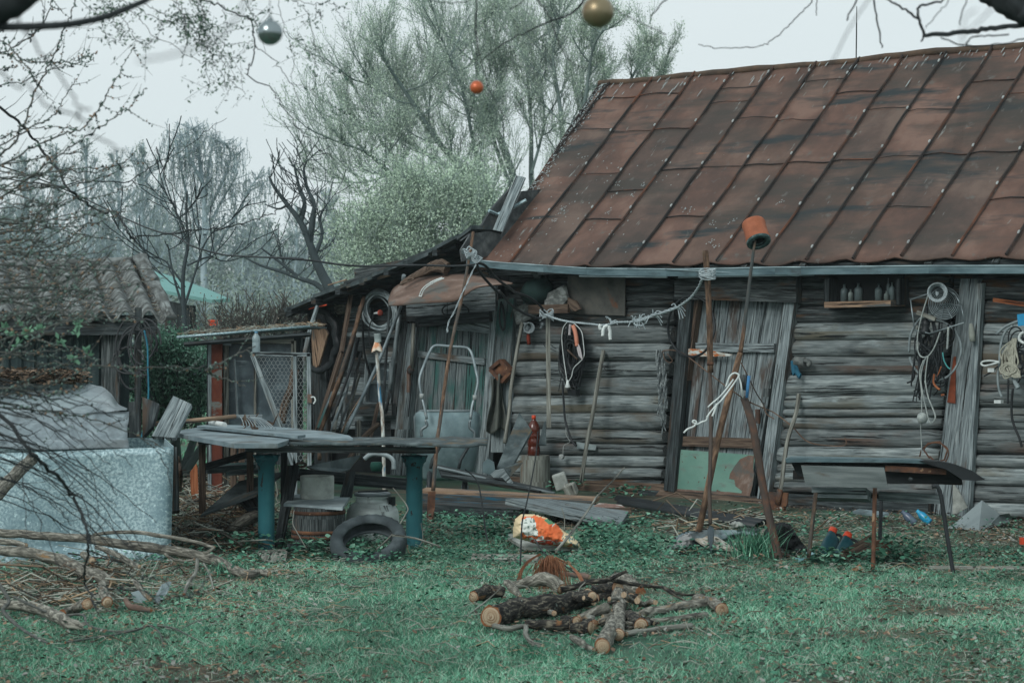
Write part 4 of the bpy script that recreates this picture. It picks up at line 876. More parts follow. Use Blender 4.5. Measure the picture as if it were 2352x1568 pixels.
mb.tube(spline(Wr([('F',1830,1110,16.2),('F',1780,1180,16.2),('F',1720,1250,16.2),('F',1660,1300,16.2),('F',1630,1330,16.2)]),5),.006,6)
mb.tube(spline(Wr([('F',1770,1170,16.2),('F',1800,1090,16.2),('F',1835,1062,16.2),('F',1865,1070,16.2),('F',1868,1092,16.2),('F',1800,1190,16.2),('F',1740,1270,16.15),('F',1690,1320,16.15),('F',1640,1380,16.15),('F',1625,1410,16.15)]),5),.0065,6)
mb.tube(spline(Wr([('F',1868,1080,16.2),('F',1885,1130,16.2),('F',1895,1190,16.2),('F',1905,1255,16.25)]),5),.006,6)
mb.tube(spline(Wr([('F',1700,1300,16.15),('F',1685,1350,16.15),('F',1665,1400,16.15)]),5),.008,6)
mb.tube(spline(Wr([('F',1625,1395,16.15),('F',1618,1430,16.15),('F',1580,1445,16.15),('F',1545,1462,16.15),('F',1510,1445,16.15),('F',1520,1432,16.15),('F',1540,1445,16.15),('F',1520,1478,16.15),('F',1470,1500,16.15),('F',1440,1530,16.15)]),5),.0065,6)
T(mb,'white_string',m['white'],'frayed white cord hung over the long rusty pipe','cord')
sh=empty('standing_spade',G0('J',365,760),'narrow spade standing blade down in the grass under a thick rusty tube','spade')
mb=MB(); mb.tube(spline([W('F',1645,1060,16.35),W('F',1655,1300,16.3),W('J',368,130,16.2),W('J',362,400,16.15),W('J',367,600,16.1)],4),.013,8); mb.build('handle',M('worn_handle',[(.3,rgb(64,56,52)),(.6,rgb(92,80,74))],5,(1,4,1)),sh)
mb=MB(); b_=G0('J',368,782); mb.poly([W('J',x,y,16.2) for x,y in [(352,628),(362,612),(374,612),(391,628),(386,760),(370,790),(350,760)]],.012); mb.build('blade',M('blade_steel',[(.3,rgb(56,66,72)),(.6,rgb(84,94,100))],4,rough=.5,metal=.4,bump=.1),sh)
mb=MB(); mb.tube(spline([W('F',1608,100,16.3),W('F',1625,300,16.3),W('F',1640,600,16.3),W('F',1650,1058,16.3)],5),.021,10,jit=.02)
mb.tube([W('F',1648,975,16.3),W('F',1649,1000,16.3)],.024,8,1); T(mb,'rusty_tube',[m['rustpole'],m['rust']],'thick rusty tube standing upright over the narrow spade handle','tube')
# ---------------------------------------------------------------- things right of the door
gl=MB(); 
def glove(pts,r): gl.tube(spline(Q('G',pts,.16),4),r,7,0 if r<.03 else 1,flat=(-N,.6))
glove([(335,965),(338,1010),(345,1060),(350,1070)],.022); glove([(355,1000),(368,1050),(385,1080),(395,1088)],.024); glove([(345,980),(352,1030),(372,1066)],.02)
glove([(350,965),(390,970),(430,975)],.04); gl.tube(spline(Q('G',[(430,965),(455,970),(470,985),(455,1000)],.16),4),.02,7,1)
T(gl,'work_gloves',[M('blue_glove',[(.4,rgb(26,76,96)),(.6,rgb(44,100,124))],9,bump=.2),M('glove_cloth',[(.4,rgb(84,88,88)),(.6,rgb(120,122,120))],14,bump=.2)],'pair of blue and grey work gloves hung on the logs right of the door','gloves')
lsv=empty('leaning_shovel',P('J',760,520,.6),'old shovel with a grey handle leaning on the logs right of the door','shovel')
mb=MB(); mb.tube(spline([P('G',382,1228,.12),P('G',360,1380,.2),P('J',835,100,.35),P('J',800,350,.5),P('J',785,410,.55)],5),.019,8,jit=.05); mb.build('handle',m['stick'],lsv)
mb=MB(); mb.poly([P('J',x,y,.56) for x,y in [(722,405),(838,410),(835,470),(815,524),(770,526),(715,500)]][::-1],.012,nrm=N); mb.tube([P('J',790,390,.57),P('J',775,480,.57)],.03,8,flat=(-N,.4)); mb.build('blade',m['rust'],lsv)
# bottles in the niche
bs=[(740,360,498,30,'clear'),(788,400,498,20,'white'),(850,350,496,34,'clear'),(1010,355,494,32,'clear'),(1069,412,496,20,'white'),(1085,312,494,14,'clear'),(1114,345,494,24,'clear'),(1172,400,494,14,'clear')]
lab=['tall clear bottle at the left end of the shelf under the eave','small pale bottle, left one of the two small ones on the eave shelf','broad clear bottle behind the small pale bottle on the eave shelf','broad dusty bottle in the middle of the eave shelf','small pale bottle with a label right of the shelf middle','thin tall bottle behind the labelled small bottle on the shelf','tall slim clear bottle near the right end of the eave shelf','narrow little bottle, rightmost on the eave shelf']
for (x,y0,y1,hw,k),lb in zip(bs,lab):
    a=P('G',x,y1+6,.17 if k=='white' else .12); h=(P('G',x,y0,.17)-P('G',x,y1,.17)).z; r=hw*.293/(F/a.y); mb=MB()
    mb.lathe(a,[(0,0),(r,0),(r,h*.62),(r*.85,h*.72),(r*.34,h*.8),(r*.3,h*.97),(r*.38,h*.97),(r*.38,h),(0,h)],UP,14)
    o_=T(mb,'bottle',m['glassg'] if k!='white' else M('pale_glass',[(.4,rgb(104,114,112)),(.6,rgb(134,142,138))],7,rough=.3,bump=0),lb,'bottle','bottles on the eave shelf')
# wire guard, rings and cords
mb=MB()
for k in range(9): ring('G',1523,515,14+k*13.5,16+k*13.6,.3,.004,40,sides=4)
for a in (0.15,1.1,1.75,2.35): mb.tube(Q('G',[(1523,515),(1523+130*math.cos(a),515+130*math.sin(a))],.305),.004,4)
T(mb,'fan_guard',m['steel'],'round spiral wire fan guard hung before the wide post','fan guard')
mb=MB()
for k in range(8): ring('G',1468+R.uniform(-5,5),430+R.uniform(-5,5),56+k*2.5,58+k*2,.36+.006*k,.007,28,sides=5)
cord(mb,'G',[(1460,420),(1465,455),(1475,430),(1455,440)],.38,.006)
T(mb,'wire_ring',m['rope'],'thick ring of coiled wire hung above the spiral fan guard','wire coil')
mb=MB(); pts=[(1400,440),(1258,487),(1290,725),(1410,752),(1683,665),(1655,530),(1610,450),(1560,420)]; q=Q('G',pts,.33)
for a,b in zip(q[:-1],q[1:]): mb.tube([a,b],.0062,6)
T(mb,'bent_wire_hoop',m['steel'],'bent five-sided wire frame hung round the fan guard','wire frame')
mb=MB(); ring('G',1450,880,205,232,.24,.0095,50,-2.0,2.9,sides=8,wob=.04); cord(mb,'G',[(1420,600),(1330,640),(1260,760),(1245,900)],.24,.0095); T(mb,'hose_loop',m['hose'],'large grey hose loop hanging below the fan guard','hose')
mb=MB(); mb.lathe(P('G',1370,760,.3),[(0,0),(.04,0),(.045,.03),(.03,.05),(.036,.08),(.03,.11),(.012,.12),(.01,.22)],UP+U*.1,12); mb.plank(P('G',1310,585,.34),P('G',1455,640,.34),.03,.02,face=-N,mi=1); T(mb,'lamp_socket',[m['black'],m['stick']],'black lamp socket under a small slat beside the fan guard','lamp part')
mb=MB()
for k in range(22):
    x0=R.uniform(1310,1600); x1=1380+R.uniform(-90,130)
    cord(mb,'G',[(x0,660+R.uniform(-20,80)),(x0+R.uniform(-40,40),800),(x1,950+R.uniform(-60,60)),(x1+R.uniform(-60,40),1100+R.uniform(-60,60)),(x1-R.uniform(20,80),1180+R.uniform(-60,120))],.2+R.uniform(0,.1),R.uniform(.004,.009),n=5)
for k in range(7): ring('G',1400+R.uniform(-50,60),880+R.uniform(-80,80),R.uniform(40,90),R.uniform(80,150),.25,.006,24,R.uniform(0,6),R.uniform(9,12),sides=5)
T(mb,'cable_tangle',m['black'],'tangle of dark cables on the wall below the fan guard','cables')
mb=MB()
cord(mb,'G',[(1400,440),(1350,600),(1315,760),(1315,880),(1345,935),(1400,925),(1450,850),(1490,740)],.35,.006)
cord(mb,'G',[(1395,930),(1370,960),(1340,1080),(1350,1200),(1380,1340),(1410,1450),(1450,1420),(1440,1360),(1400,1260),(1375,1120),(1385,1000),(1395,930)],.35,.0055,k=7)
cord(mb,'G',[(1360,960),(1330,1060),(1345,1220),(1345,1390)],.35,.005); cord(mb,'G',[(1345,1430),(1338,1490),(1342,1568),(1345,1640),(1348,1700)],.33,.004)
cord(mb,'G',[(1370,1120),(1390,1230),(1430,1330),(1455,1400),(1440,1440)],.35,.0045); cord(mb,'G',[(1555,700),(1550,800),(1545,875)],.33,.009)
c=P('G',1350,1415,.36); mb.lathe(c,[(0,-.045),(.03,-.036),(.045,0),(.036,.03),(.014,.045)],UP,12)
T(mb,'pale_flex',M('pale_cord',[(.4,rgb(138,144,144)),(.6,rgb(172,176,172))],20,bump=0),'pale looped cords with a round bulb hanging down to the metal table','cords')
mb=MB(); cord(mb,'G',[(1445,1070),(1440,1140),(1470,1180),(1490,1190)],.3,.01); cord(mb,'G',[(1500,1010),(1480,1060),(1465,1090)],.3,.006); cord(mb,'G',[(1510,1225),(1513,1240)],.3,.016); T(mb,'orange_flex',m['redcap'] if 0 else m['orangewood'],'short orange cord among the dark cable tangle','cord')
mb=MB(); cord(mb,'G',[(1510,900),(1520,960),(1545,1010),(1570,1030)],.28,.006); T(mb,'teal_wire',M('teal_wire',[(.4,rgb(70,140,140)),(.6,rgb(100,168,164))],9,bump=0),'thin teal wire on the upper right of the dark cable tangle','wire')
mb=MB(); mb.lathe(P('G',1745,815,.2),[(0,0),(.022,0),(.026,.05),(.022,.1),(.012,.14),(0,.145)],UP-U*.12,10); T(mb,'white_grip',M('bone_white',[(.4,rgb(150,152,144)),(.6,rgb(178,178,168))],8,bump=0),'pale handle hung on the batten right of the wide post','handle')
mb=MB(); mb.tube(spline(Wr([('J',1700,110,19)]),1) if 0 else Q('J',[(1700,200),(1665,150),(1690,110),(1760,100),(1810,150),(1790,210),(1740,225),(1700,190)],.3),.007,5); cord(mb,'J',[(1640,190),(1660,140),(1730,105),(1800,130),(1815,180),(1795,225)],.3,.006); T(mb,'bent_wire',m['rust'],'rusty bent wire loop at the foot of the wide post','wire')
# right edge bundle
mb=MB(); cord(mb,'G',[(1930,755),(2000,700),(2100,655),(2200,650)],.3,.011); cord(mb,'G',[(2060,690),(2000,740),(1965,850),(1955,980),(1942,1080),(1950,1180),(1975,1250)],.3,.01); cord(mb,'G',[(2065,1040),(2075,1120),(2105,1180)],.3,.02); T(mb,'grey_hoses',m['hose'],'grey hoses curling down the logs at the right edge','hose')
mb=MB()
for k in range(20):
    x=R.uniform(1965,2110); cord(mb,'G',[(2080+R.uniform(-20,20),790),(x,880),(x+R.uniform(-30,30),980),(x+R.uniform(-20,40),1060+R.uniform(-30,40)),(x+40,1090)],.34,.006,n=5)
for k in range(5): ring('G',2025+R.uniform(-20,20),1030,R.uniform(30,60),R.uniform(25,50),.35,.006,18,sides=5)
T(mb,'string_hank',M('twine',[(.4,rgb(138,134,122)),(.6,rgb(170,166,152))],25,bump=.2),'hank of pale twine on the right edge of the log wall','twine')
mb=MB(); cord(mb,'G',[(1955,975),(1890,965),(1830,970),(1812,990),(1840,1005),(1900,992),(1955,975)],.36,.008); cord(mb,'G',[(2148,740),(2120,760),(2110,800),(2150,830)],.36,.012); T(mb,'white_loop',m['white'],'white cord loop sticking out left of the twine hank','cord')
mb=MB()
cord(mb,'G',[(1940,1010),(1880,1060),(1835,1085)],.33,.006); cord(mb,'G',[(2060,1180),(2050,1320),(2055,1420),(2080,1500),(2110,1568),(2130,1640)],.33,.01); cord(mb,'G',[(2025,1110),(2022,1220),(2020,1300)],.33,.008)
for k in range(10): ring('G',2110+R.uniform(-40,40),900+R.uniform(-120,120),R.uniform(30,70),R.uniform(60,140),.3,.006,20,sides=5)
T(mb,'dark_leads',m['black'],'dark leads hanging behind the twine hank','cables')
mb=MB(); mb.plank(P('G',1912,488,.2),P('G',2250,540,.2),.03,.03,face=-N); T(mb,'orange_rod',m['orangewood'],'thin orange wooden rod fixed under the eave at the right edge','rod')
mb=MB(); mb.plank(P('G',2132,598,.36),P('G',2140,690,.36),.07,.03,face=-N); T(mb,'blue_clip',M('bright_blue',[(.4,rgb(34,122,168)),(.6,rgb(54,146,190))],4,bump=0),'bright blue plastic clip above the twine hank','clip')
mb=MB(); c=P('G',1950,1285,.33); mb.box(c,U*.03,UP*.012,N*.02); c=P('G',1895,1038,.33); mb.box(c,U*.028,UP*.015,N*.015); T(mb,'white_plugs',m['white'],'two little white plugs on the leads at the right edge','plug')
# ---------------------------------------------------------------- centre: pipe-legged table
def Zp(z,x,y,h):
    X,Zz=px(z,x,y); Y=(EYE-h)*F/(Zz-HZ); return Vector(((X-CX)*Y/F,Y,h))
tb=empty('pipe_table',G0('H',1480,1270),'makeshift outdoor table of grey sheets on two thick teal pipe legs','table')
for cx,yt,yb in ((912,512,1280),(2072,520,1262)):
    b=G0('H',cx,yb); Y=b.y; top=W('H',cx,yt,Y).z; b.z=-.03; r=.056
    mb=MB(); mb.lathe(b,[(r,0),(r,top-.055),(r*1.12,top-.05),(r*1.12,top-.035),(r*1.45,top-.02),(r*1.5,top+.018),(0,top+.018)],UP,24)
    mb.lathe(Vector((b.x,b.y,top+.008)),[(0,0),(.105,0),(.105,.014),(0,.014)],UP,24)
    for k in range(6):
        a=k*PI/3+.3; d_=Vector((math.cos(a),math.sin(a),0)); mb.plank(b+UP*(top-.03+.0)+d_*.06,b+UP*(top+.02)+d_*.09,.008,.03,face=d_.cross(UP))
    mb.build('leg',m['tealpaint'],tb)
zt=.735
mb=MB(); mb.hexa([W('H',758,506,16.12),W('H',2240,516,16.2),W('H',2240,516,16.75),W('H',758,506,16.7),W('H',758,450,16.12),W('H',2240,466,16.2),W('H',2240,466,16.75),W('H',758,450,16.7)]); mb.build('beam',m['logdark'],tb)
mb=MB()
fx=lambda u:1085+(I2H(633)-1085)*u
def I2H(x): return (918.7+.3174*x-344.5)/.293
def topf(u_,v_):
    x=1085+(I2H(633)-1085)*u_; y=440-45*v_; p=W('H',x,y,16.1+.78*v_); wv=.005*math.sin(u_*17)*(1 if u_>.5 else .3)+(-.022*math.sin((u_-.72)*PI/.24) if .72<u_<.96 else 0)*(1-v_)
    p.z=.738+wv*(1 if u_>.35 else .3)+(.002*math.sin(u_*40)); return p
mb.grid(topf,70,10,0,True,2,.7); o_=mb.build('tabletop',m['slate'],tb); md=o_.modifiers.new('s','SOLIDIFY'); md.thickness=.016
tb2=empty('back_table',G0('H',700,1000),'low wooden-legged table with grey sheet top behind the left teal pipe leg','table')
mb=MB(); mb.poly([Zp('H',x,y,.757) for x,y in [(205,352),(250,330),(400,308),(700,335),(1095,397),(1085,410),(1000,438),(660,438),(300,375)]],.03,nrm=-UP); mb.build('tabletop',m['tabletop'],tb2)
mb=MB(); mb.poly([Zp('H',x,y,.752) for x,y in [(480,285),(980,305),(1400,343),(1560,373),(1592,395),(1200,395),(700,345)]],.02,nrm=-UP); mb.build('tabletop',m['tabletop'],tb2)
mb=MB(); mb.hexa([Zp('H',655,438,.70),Zp('H',1085,436,.70),Zp('H',1085,420,.70),Zp('H',655,420,.70),Zp('H',660,440,.757)-UP*.03,Zp('H',1098,402,.757)-UP*.03,Zp('H',1098,395,.757)-UP*.03,Zp('H',660,410,.757)-UP*.03]); mb.plank(Zp('H',390,410,.72),Zp('H',760,420,.72),.06,.04,face=(0,-1,0)); mb.build('apron',m['boarddark'],tb2)
for x,Y in ((410,17.6),(785,17.2),(1050,17.4),(655,18.6),(720,18.6)):
    t=W('H',x,420,Y); mb=MB(); mb.plank(Vector((t.x,Y,.72)),Vector((t.x,Y,-.05)),.045,.045); mb.build('leg',m['brownwood'] if x<800 else m['boarddark'],tb2)
mb=MB(); mb.plank(W('H',400,640,17.9),W('H',850,615,17.9),.05,.35,face=(0,-1,0)); mb.plank(W('H',610,668,17.5),W('H',860,650,17.5),.03,.2,face=(0,-1,0)); mb.build('shelf',m['tealboard'],tb2)
mb=MB(); mb.plank(W('H',430,620,17.7),W('H',790,515,17.5),.05,.03); mb.build('brace',m['boarddark'],tb2)
mb=MB(); a,b=Zp('H',400,303,.78),Zp('H',1188,382,.775); sd=Vector((.02,.08,0)); mb.hexa([a-sd-UP*.01,b-sd-UP*.01,b+sd-UP*.01,a+sd-UP*.01,a-sd+UP*.008,b-sd+UP*.008,b+sd+UP*.008,a+sd+UP*.008]); T(mb,'metal_strip',m['tabletop'],'long narrow metal strip lying across the sheet top of the back table','strip')
mb=MB(); mb.tube([W('H',478,272,17.9),W('H',585,292,17.6)],.02,10); T(mb,'plastic_pipe',m['white'],'short pale plastic pipe lying on the back table before the rake','pipe')
rk=empty('rake',W('H',560,250,17.8),'fan rake with a tan wooden handle lying on the back table','rake')
mb=MB(); mb.tube([W('H',-40,292,17.3),W('H',300,262,17.6),W('H',668,226,17.9)],.017,8); mb.build('handle',m['tanboard'],rk)
mb=MB(); mb.box(W('H',745,226,17.95),Vector((.13,0,0)),Vector((0,.03,0)),UP*.012)
for k in range(11):
    a=W('H',690+k*12,232,17.9-.02*k); b=W('H',730+k*24,270+4*k,17.75-.03*k); c=W('H',735+k*25,300+2*k,17.72-.03*k); mb.tube(spline([a,a.lerp(b,.5)+UP*.02,b,c],3),.0045,4)
mb.build('head',m['steel'],rk)
mb=MB()
for k in range(14): 
    c=W('H',R.choice((750,765,960,780,955)),R.uniform(270,310),17.75); e=Vector((R.uniform(-1,1),R.uniform(-.4,.4),R.uniform(-1,1)))*.07; mb.poly([c,c+e,c+e+Vector((.02,0,.03)),c+Vector((.02,0,.02))],.003)
T(mb,'dry_leaves',m['brownwood'],'clump of dry brown leaves caught in the rake tines','leaves')
for i,(q,Y,lb) in enumerate((([(180,62),(325,128),(195,392),(15,378)],16.8,'broad weathered grey board leaning left of the back table'),([(-60,70),(70,125),(20,300),(-60,390)],17.1,'weathered board behind the broad grey one, next to the foil roll'))):
    mb=MB(); pts=[W('H',x,y,Y+.1*(3-j if j<2 else 0)) for j,(x,y) in enumerate(q)]; mb.slab(pts,.03); T(mb,'weathered_board',m['boarddark'] if i else m['board'],lb,'board')
mb=MB(); mb.plank(W('D',828,1110,17.0),W('D',835,1385,16.9),.05,.03); mb.plank(W('D',820,1375,16.9),W('D',1090,1385,16.9),.04,.04); mb.plank(W('D',1090,1400,16.8),W('D',1100,1800,16.6),.05,.05)
T(mb,'stake_trestle',m['logdark'],'dark wooden stake frame beside the galvanised sheet','frame stakes')
# barrel group
Bp_=G0('H',1325,1268)
br=empty('wooden_barrel',Bp_,'small dark wooden barrel with rusty hoops under the pipe table','barrel')
mb=MB(); mb.lathe(Bp_-UP*.02,[(0,0),(.165,0),(.182,.1),(.186,.16),(.18,.24),(.17,.31),(0,.31)],UP,26); mb.build('staves',m['logdark'],br)
for h,r in ((.10,.1855),(.135,.188),(.265,.178)):
    mb=MB(); mb.lathe(Bp_+UP*(h-.02),[(r,0),(r+.003,0),(r+.003,.024),(r,.024)],UP,26); mb.build('hoop',m['rust'],br)
zb=.305
mb=MB(); mb.poly([Zp('H',x,y,zb) for x,y in [(1048,908),(1140,833),(1568,856),(1508,940)]],.018,nrm=-UP); T(mb,'square_board',M('pale_board',[(.4,rgb(140,152,157)),(.6,rgb(176,186,189))],6,bump=.2),'square grey board laid on the small barrel','board')
c=Zp('H',1310,868,zb); s_=F/c.y; r=134*.293/s_; h=178*.293/s_
mb=MB(); mb.lathe(c+UP*.001,[(r*.96,0),(r*.99,.03),(r,h-.01),(r*.97,h),(r*.84,h),(r*.83,h-.02),(r*.82,.03),(0,.03)],UP,32); T(mb,'concrete_ring',M('pale_concrete',[(.3,rgb(176,178,172)),(.5,rgb(208,210,203)),(.7,rgb(228,230,222))],12,(1,1,1),8,[(rgb(140,130,112),3,(1,1,1),.58,.7)],.95,0,.5),'squat round concrete ring standing on the square board','concrete ring')
cb_=Vector((W('H',1745,900,16.95).x,16.95,-.02)); ch=empty('milk_churn',cb_,'squat aluminium milk churn with a clamp lid behind the leaning tyre','milk churn')
mb=MB(); mb.lathe(cb_,[(.175,0),(.187,.06),(.187,.2),(.178,.245),(.15,.285),(.122,.3),(.115,.33),(.122,.335),(.12,.345),(0,.345)],UP,30); mb.build('body',m['alu'],ch)
mb=MB(); mb.lathe(cb_+UP*.345,[(.0,0),(.128,0),(.132,.012),(.122,.022),(.09,.026),(0,.03)],UP,30); mb.build('lid',m['steel'],ch)
mb=MB(); pts=[cb_+Vector((math.cos(a)*.135,math.sin(a)*.13,.285+.03*math.sin(a*1.0+.6))) for a in np.linspace(0,2*PI,30)[:-1]]; mb.tube(pts,.009,6,closed=True); mb.box(cb_+Vector((.14,-.04,.31)),Vector((.022,0,0)),Vector((0,.02,0)),UP*.03); mb.plank(cb_+Vector((-.1,-.02,.372)),cb_+Vector((.11,-.05,.385)),.02,.012,face=(0,0,1)); mb.build('clamp',m['boarddark'],ch)
ty=empty('old_tyre',G0('H',1715,1330),'worn grey tyre without a wheel, half sunk in weeds against the milk churn','tyre')
c=W('H',1712,1218,15.75); ex=Vector((1,0,.05)).normalized(); ey=Vector((0,.84,.54)).normalized(); en=ex.cross(ey)
mb=MB(); prof=[(-.045,.172),(-.062,.20),(-.065,.235),(-.05,.262),(-.02,.268),(.02,.268),(.05,.262),(.065,.235),(.062,.20),(.045,.172),(.03,.175),(.045,.21),(.02,.24),(-.02,.24),(-.045,.21),(-.03,.175)]
n=54; b0=len(mb.v); np_=len(prof)
for i in range(n):
    a=2*PI*i/n
    for h,r in prof:
        r=r*.94; rr=r-(.006 if (i%2 and r>.24) else 0); mb.v.append(c+ex*math.cos(a)*rr+ey*math.sin(a)*rr+en*h)
for i in range(n):
    for k in range(np_):
        k2=(k+1)%np_; i2=(i+1)%n; mb.face([b0+i*np_+k,b0+i2*np_+k,b0+i2*np_+k2,b0+i*np_+k2],[(i*.03,k*.03),(i*.03+.03,k*.03),(i*.03+.03,k*.03+.03),(i*.03,k*.03+.03)],0,True)
mb.build('carcass',m['tyre'],ty)
bl=G0('H',960,1375)
mb=MB(); mb.hexa([W('H',905,1365,15.75),W('H',1065,1360,15.75),W('H',1075,1300,16.0),W('H',935,1320,16.0),W('H',840,1296,15.75),W('H',1076,1288,15.75),W('H',1080,1262,16.1),W('H',855,1272,16.1)]); T(mb,'wood_block',m['stick'],'wedge-shaped wood block at the foot of the left teal pipe leg','block')
mb=MB(); mb.plank(G0('H',1085,1300)+UP*.04,G0('H',1212,1292)+UP*.04,.05,.04,face=(0,-1,0)); T(mb,'short_plank',m['boarddark'],'short dark plank beside the wedge-shaped wood block','plank')
# broken bench under the table
bn=empty('broken_bench',G0('H',1500,1250),'broken dark wooden bench with slanting legs standing behind the barrel','bench')
mb=MB(); mb.slab([W('H',1070,720,17.2),W('H',2010,800,17.2),W('H',2010,710,17.2),W('H',1070,622,17.2)],.03); mb.build('backrest',m['boarddark'],bn)
mb=MB(); mb.slab([W('H',975,1255,16.9),W('H',1040,1255,16.9),W('H',1172,640,17.1),W('H',1080,640,17.1)],.04); mb.build('leg',m['boarddark'],bn)
mb=MB(); mb.slab([W('H',1490,860,17.1),W('H',1585,862,17.1),W('H',1612,665,17.15),W('H',1540,660,17.15)],.03); mb.build('leg',m['boarddark'],bn)
mb=MB(); ring_=[W('H',1185+38*math.cos(a),604+15*math.sin(a),17.2) for a in np.linspace(0,2*PI,20)[:-1]]; mb.tube(ring_,.010,6,closed=True); T(mb,'rusty_ring',m['rustlight'],'small rusty ring lying on top of the broken bench','ring')
# slate sheets
mb=MB(); mb.slab([W('H',400,1012,16.9),W('H',840,850,16.9),W('H',1078,662,17.6),W('H',706,744,17.5)],.014,mi=0); T(mb,'slate_sheet',m['slate'],'large dark cement sheet propped behind the left teal pipe leg','sheet')
mb=MB(); mb.slab([W('H',1225,626,17.6),W('H',1400,700,17.6),W('H',1560,650,17.9),W('H',1655,536,18.0)],.014); T(mb,'slate_offcut',m['slate'],'pointed cement sheet offcut leaning behind the broken bench','sheet')
mb=MB(); mb.slab([G0('H',640,1010)+UP*.2,G0('H',860,1060)+UP*.05,W('H',860,850,17.2),W('H',690,870,17.3)],.05); mb.slab([W('H',760,968,17.0),W('H',850,965,17.0),W('H',850,870,17.1),W('H',650,850,17.3)],.03); T(mb,'broken_boards',m['boarddark'],'broken dark boards piled beneath the propped cement sheet','boards')
mb=MB(); mb.tube([W('H',630,1110,16.8),W('H',760,1030,16.9),W('H',900,975,17.1)],[.03,.045,.04],8,jit=.1); T(mb,'short_log',m['barkgrey'],'short thick log lying left of the left teal pipe leg','log')
mb=MB(); b_=G0('H',350,942); mb.slab([Vector((W('H',318,940,b_.y).x,b_.y,-.02)),Vector((W('H',376,940,b_.y).x,b_.y,-.02)),W('H',374,625,b_.y),W('H',366,592,b_.y)],.02); mb.slab([Vector((W('H',318,940,b_.y).x,b_.y,-.021)),W('H',376,760,b_.y),W('H',366,592,b_.y),W('H',316,660,b_.y)],.021); T(mb,'orange_stake',m['orangewood'],'bright orange-brown stake with a slanted top left of the back table','stake')
mb=MB(); mb.tube(spline([G0('H',228,845),W('H',240,700,18),W('H',225,600,18),W('H',210,540,18)],4),.018,7,jit=.1); T(mb,'thin_stump',m['brownwood'],'thin brown bent stake left of the bright orange stake','stake')
mb=MB(); mb.tube(spline([W('H',1680,560,17.9),W('H',1740,520,17.9),W('H',1850,530,17.9),W('H',1905,570,17.9),W('H',1910,640,17.9)],5),.017,8); T(mb,'hose_bend',m['hose'],'pale hose bend between the broken bench and the pipe table','hose')
mb=MB(); mb.lathe(W('H',1775,655,18.3),[(0,0),(.04,0),(.05,.04),(.04,.07),(0,.07)],UP,14); T(mb,'green_bowl',M('green_plastic',[(.4,rgb(16,60,52)),(.6,rgb(26,76,64))],5,bump=0),'small green plastic bowl in the weeds behind the broken bench','bowl')
# ---------------------------------------------------------------- boards by the lean-to door
bs_=0
def beam(z,a,b,w_,t_,Ya,Yb,mat,name,label,cat='board',face=(0,-.06,1)):
    mb=MB(); mb.plank(W(z,a[0],a[1],Ya),W(z,b[0],b[1],Yb),w_,t_,face=face); return T(mb,name,mat,label,cat)
beam('I',(170,655),(1425,722),.17,.035,19.4,19.0,m['tanboard'],'tan_plank','tan plank on top of the stack with blue flaking edges')
beam('I',(150,690),(1400,748),.16,.05,19.35,18.95,m['blueboard'],'blue_plank','plank with flaking blue paint under the tan plank')
beam('I',(175,735),(1330,765),.16,.03,19.3,18.95,m['blueboard'],'lower_blue_plank','lower plank with traces of blue paint in the stack')
beam('I',(160,770),(900,815),.2,.08,19.2,18.9,m['boarddark'],'dark_beam','dark beam at the bottom left of the blue-edged stack')
mb=MB(); mb.slab([W('I',760,755,18.6),W('I',1590,945,17.6),W('I',1650,850,18.4),W('I',1200,760,19.2)],.05); T(mb,'wide_board',m['board'],'wide grey board lying below the blue-edged stack, its end towards the rubbish','board')
mb=MB(); mb.slab([W('I',270,482,20.2),W('I',300,560,20.1),W('I',1000,675,19.8),W('I',1100,668,20)],.03); T(mb,'black_board',m['boarddark'],'long dark board sloping down to the right above the blue-edged stack','board')
mb=MB(); mb.tube([W('I',272,485,20.1),W('I',600,560,20.0),W('I',900,630,19.9),W('I',1120,672,19.8)],.018,6,flat=(UP,.6)); T(mb,'grey_lath',m['board'],'speckled grey lath along the top of the sloping dark board','lath')
mb=MB(); mb.poly([W('I',x,y,18.6) for x,y in [(1195,770),(1400,800),(1520,830),(1675,800),(1640,780),(1600,755),(1440,742),(1390,775)]],.03); T(mb,'pink_tile',[M('pink_tile',[(.4,rgb(140,112,104)),(.6,rgb(168,136,126))],6,(1,1,1),4,[(rgb(206,204,200),4,(1,7,1),.54,.6)],bump=.1,var=0)],'pinkish white-streaked tile panel at the right end of the plank stack','tile')
mb=MB(); mb.plank(W('I',1390,800,18.55),W('I',1675,800,18.5),.05,.03); mb.plank(W('I',1190,775,18.5),W('I',1525,830,18.5),.05,.03,face=(0,-1,0)); T(mb,'tile_edge',m['brownwood'],'brown wooden edging under the pinkish tile panel','edging')
# stump, bottle, slates, stones
Sb=G0('I',978,640); sr=110*.3174/(F/Sb.y)
mb=MB(); mb.lathe(Sb-UP*.03,[(sr*1.03,0),(sr*1.0,.1),(sr*.97,.3),(sr*.95,(EYE-(918.7+.3174*398-HZ)*Sb.y/F)+.03)],UP,22); top_=(EYE-(918.7+.3174*398-HZ)*Sb.y/F)
for i in range(len(mb.v)):
    v=mb.v[i]; a=math.atan2(v.y-Sb.y,v.x-Sb.x); k=1+.05*noise.noise(Vector((math.cos(a)*3,math.sin(a)*3,v.z))); mb.v[i]=Vector((Sb.x+(v.x-Sb.x)*k,Sb.y+(v.y-Sb.y)*k,v.z))
tp=[mb.v[22*3+k] for k in range(22)]; mb.rnd(); i0=len(mb.v); mb.v+=tp; mb.face(list(range(i0,i0+22)),[(p.x,p.y) for p in tp],1)
m['stumpside']=M('stump_side',[(.3,rgb(84,80,72)),(.5,rgb(122,122,116)),(.7,rgb(154,154,146))],7,(.5,6,1),7,[(rgb(118,86,58),4,(.5,4,1),.58,.68)],bump=.7)
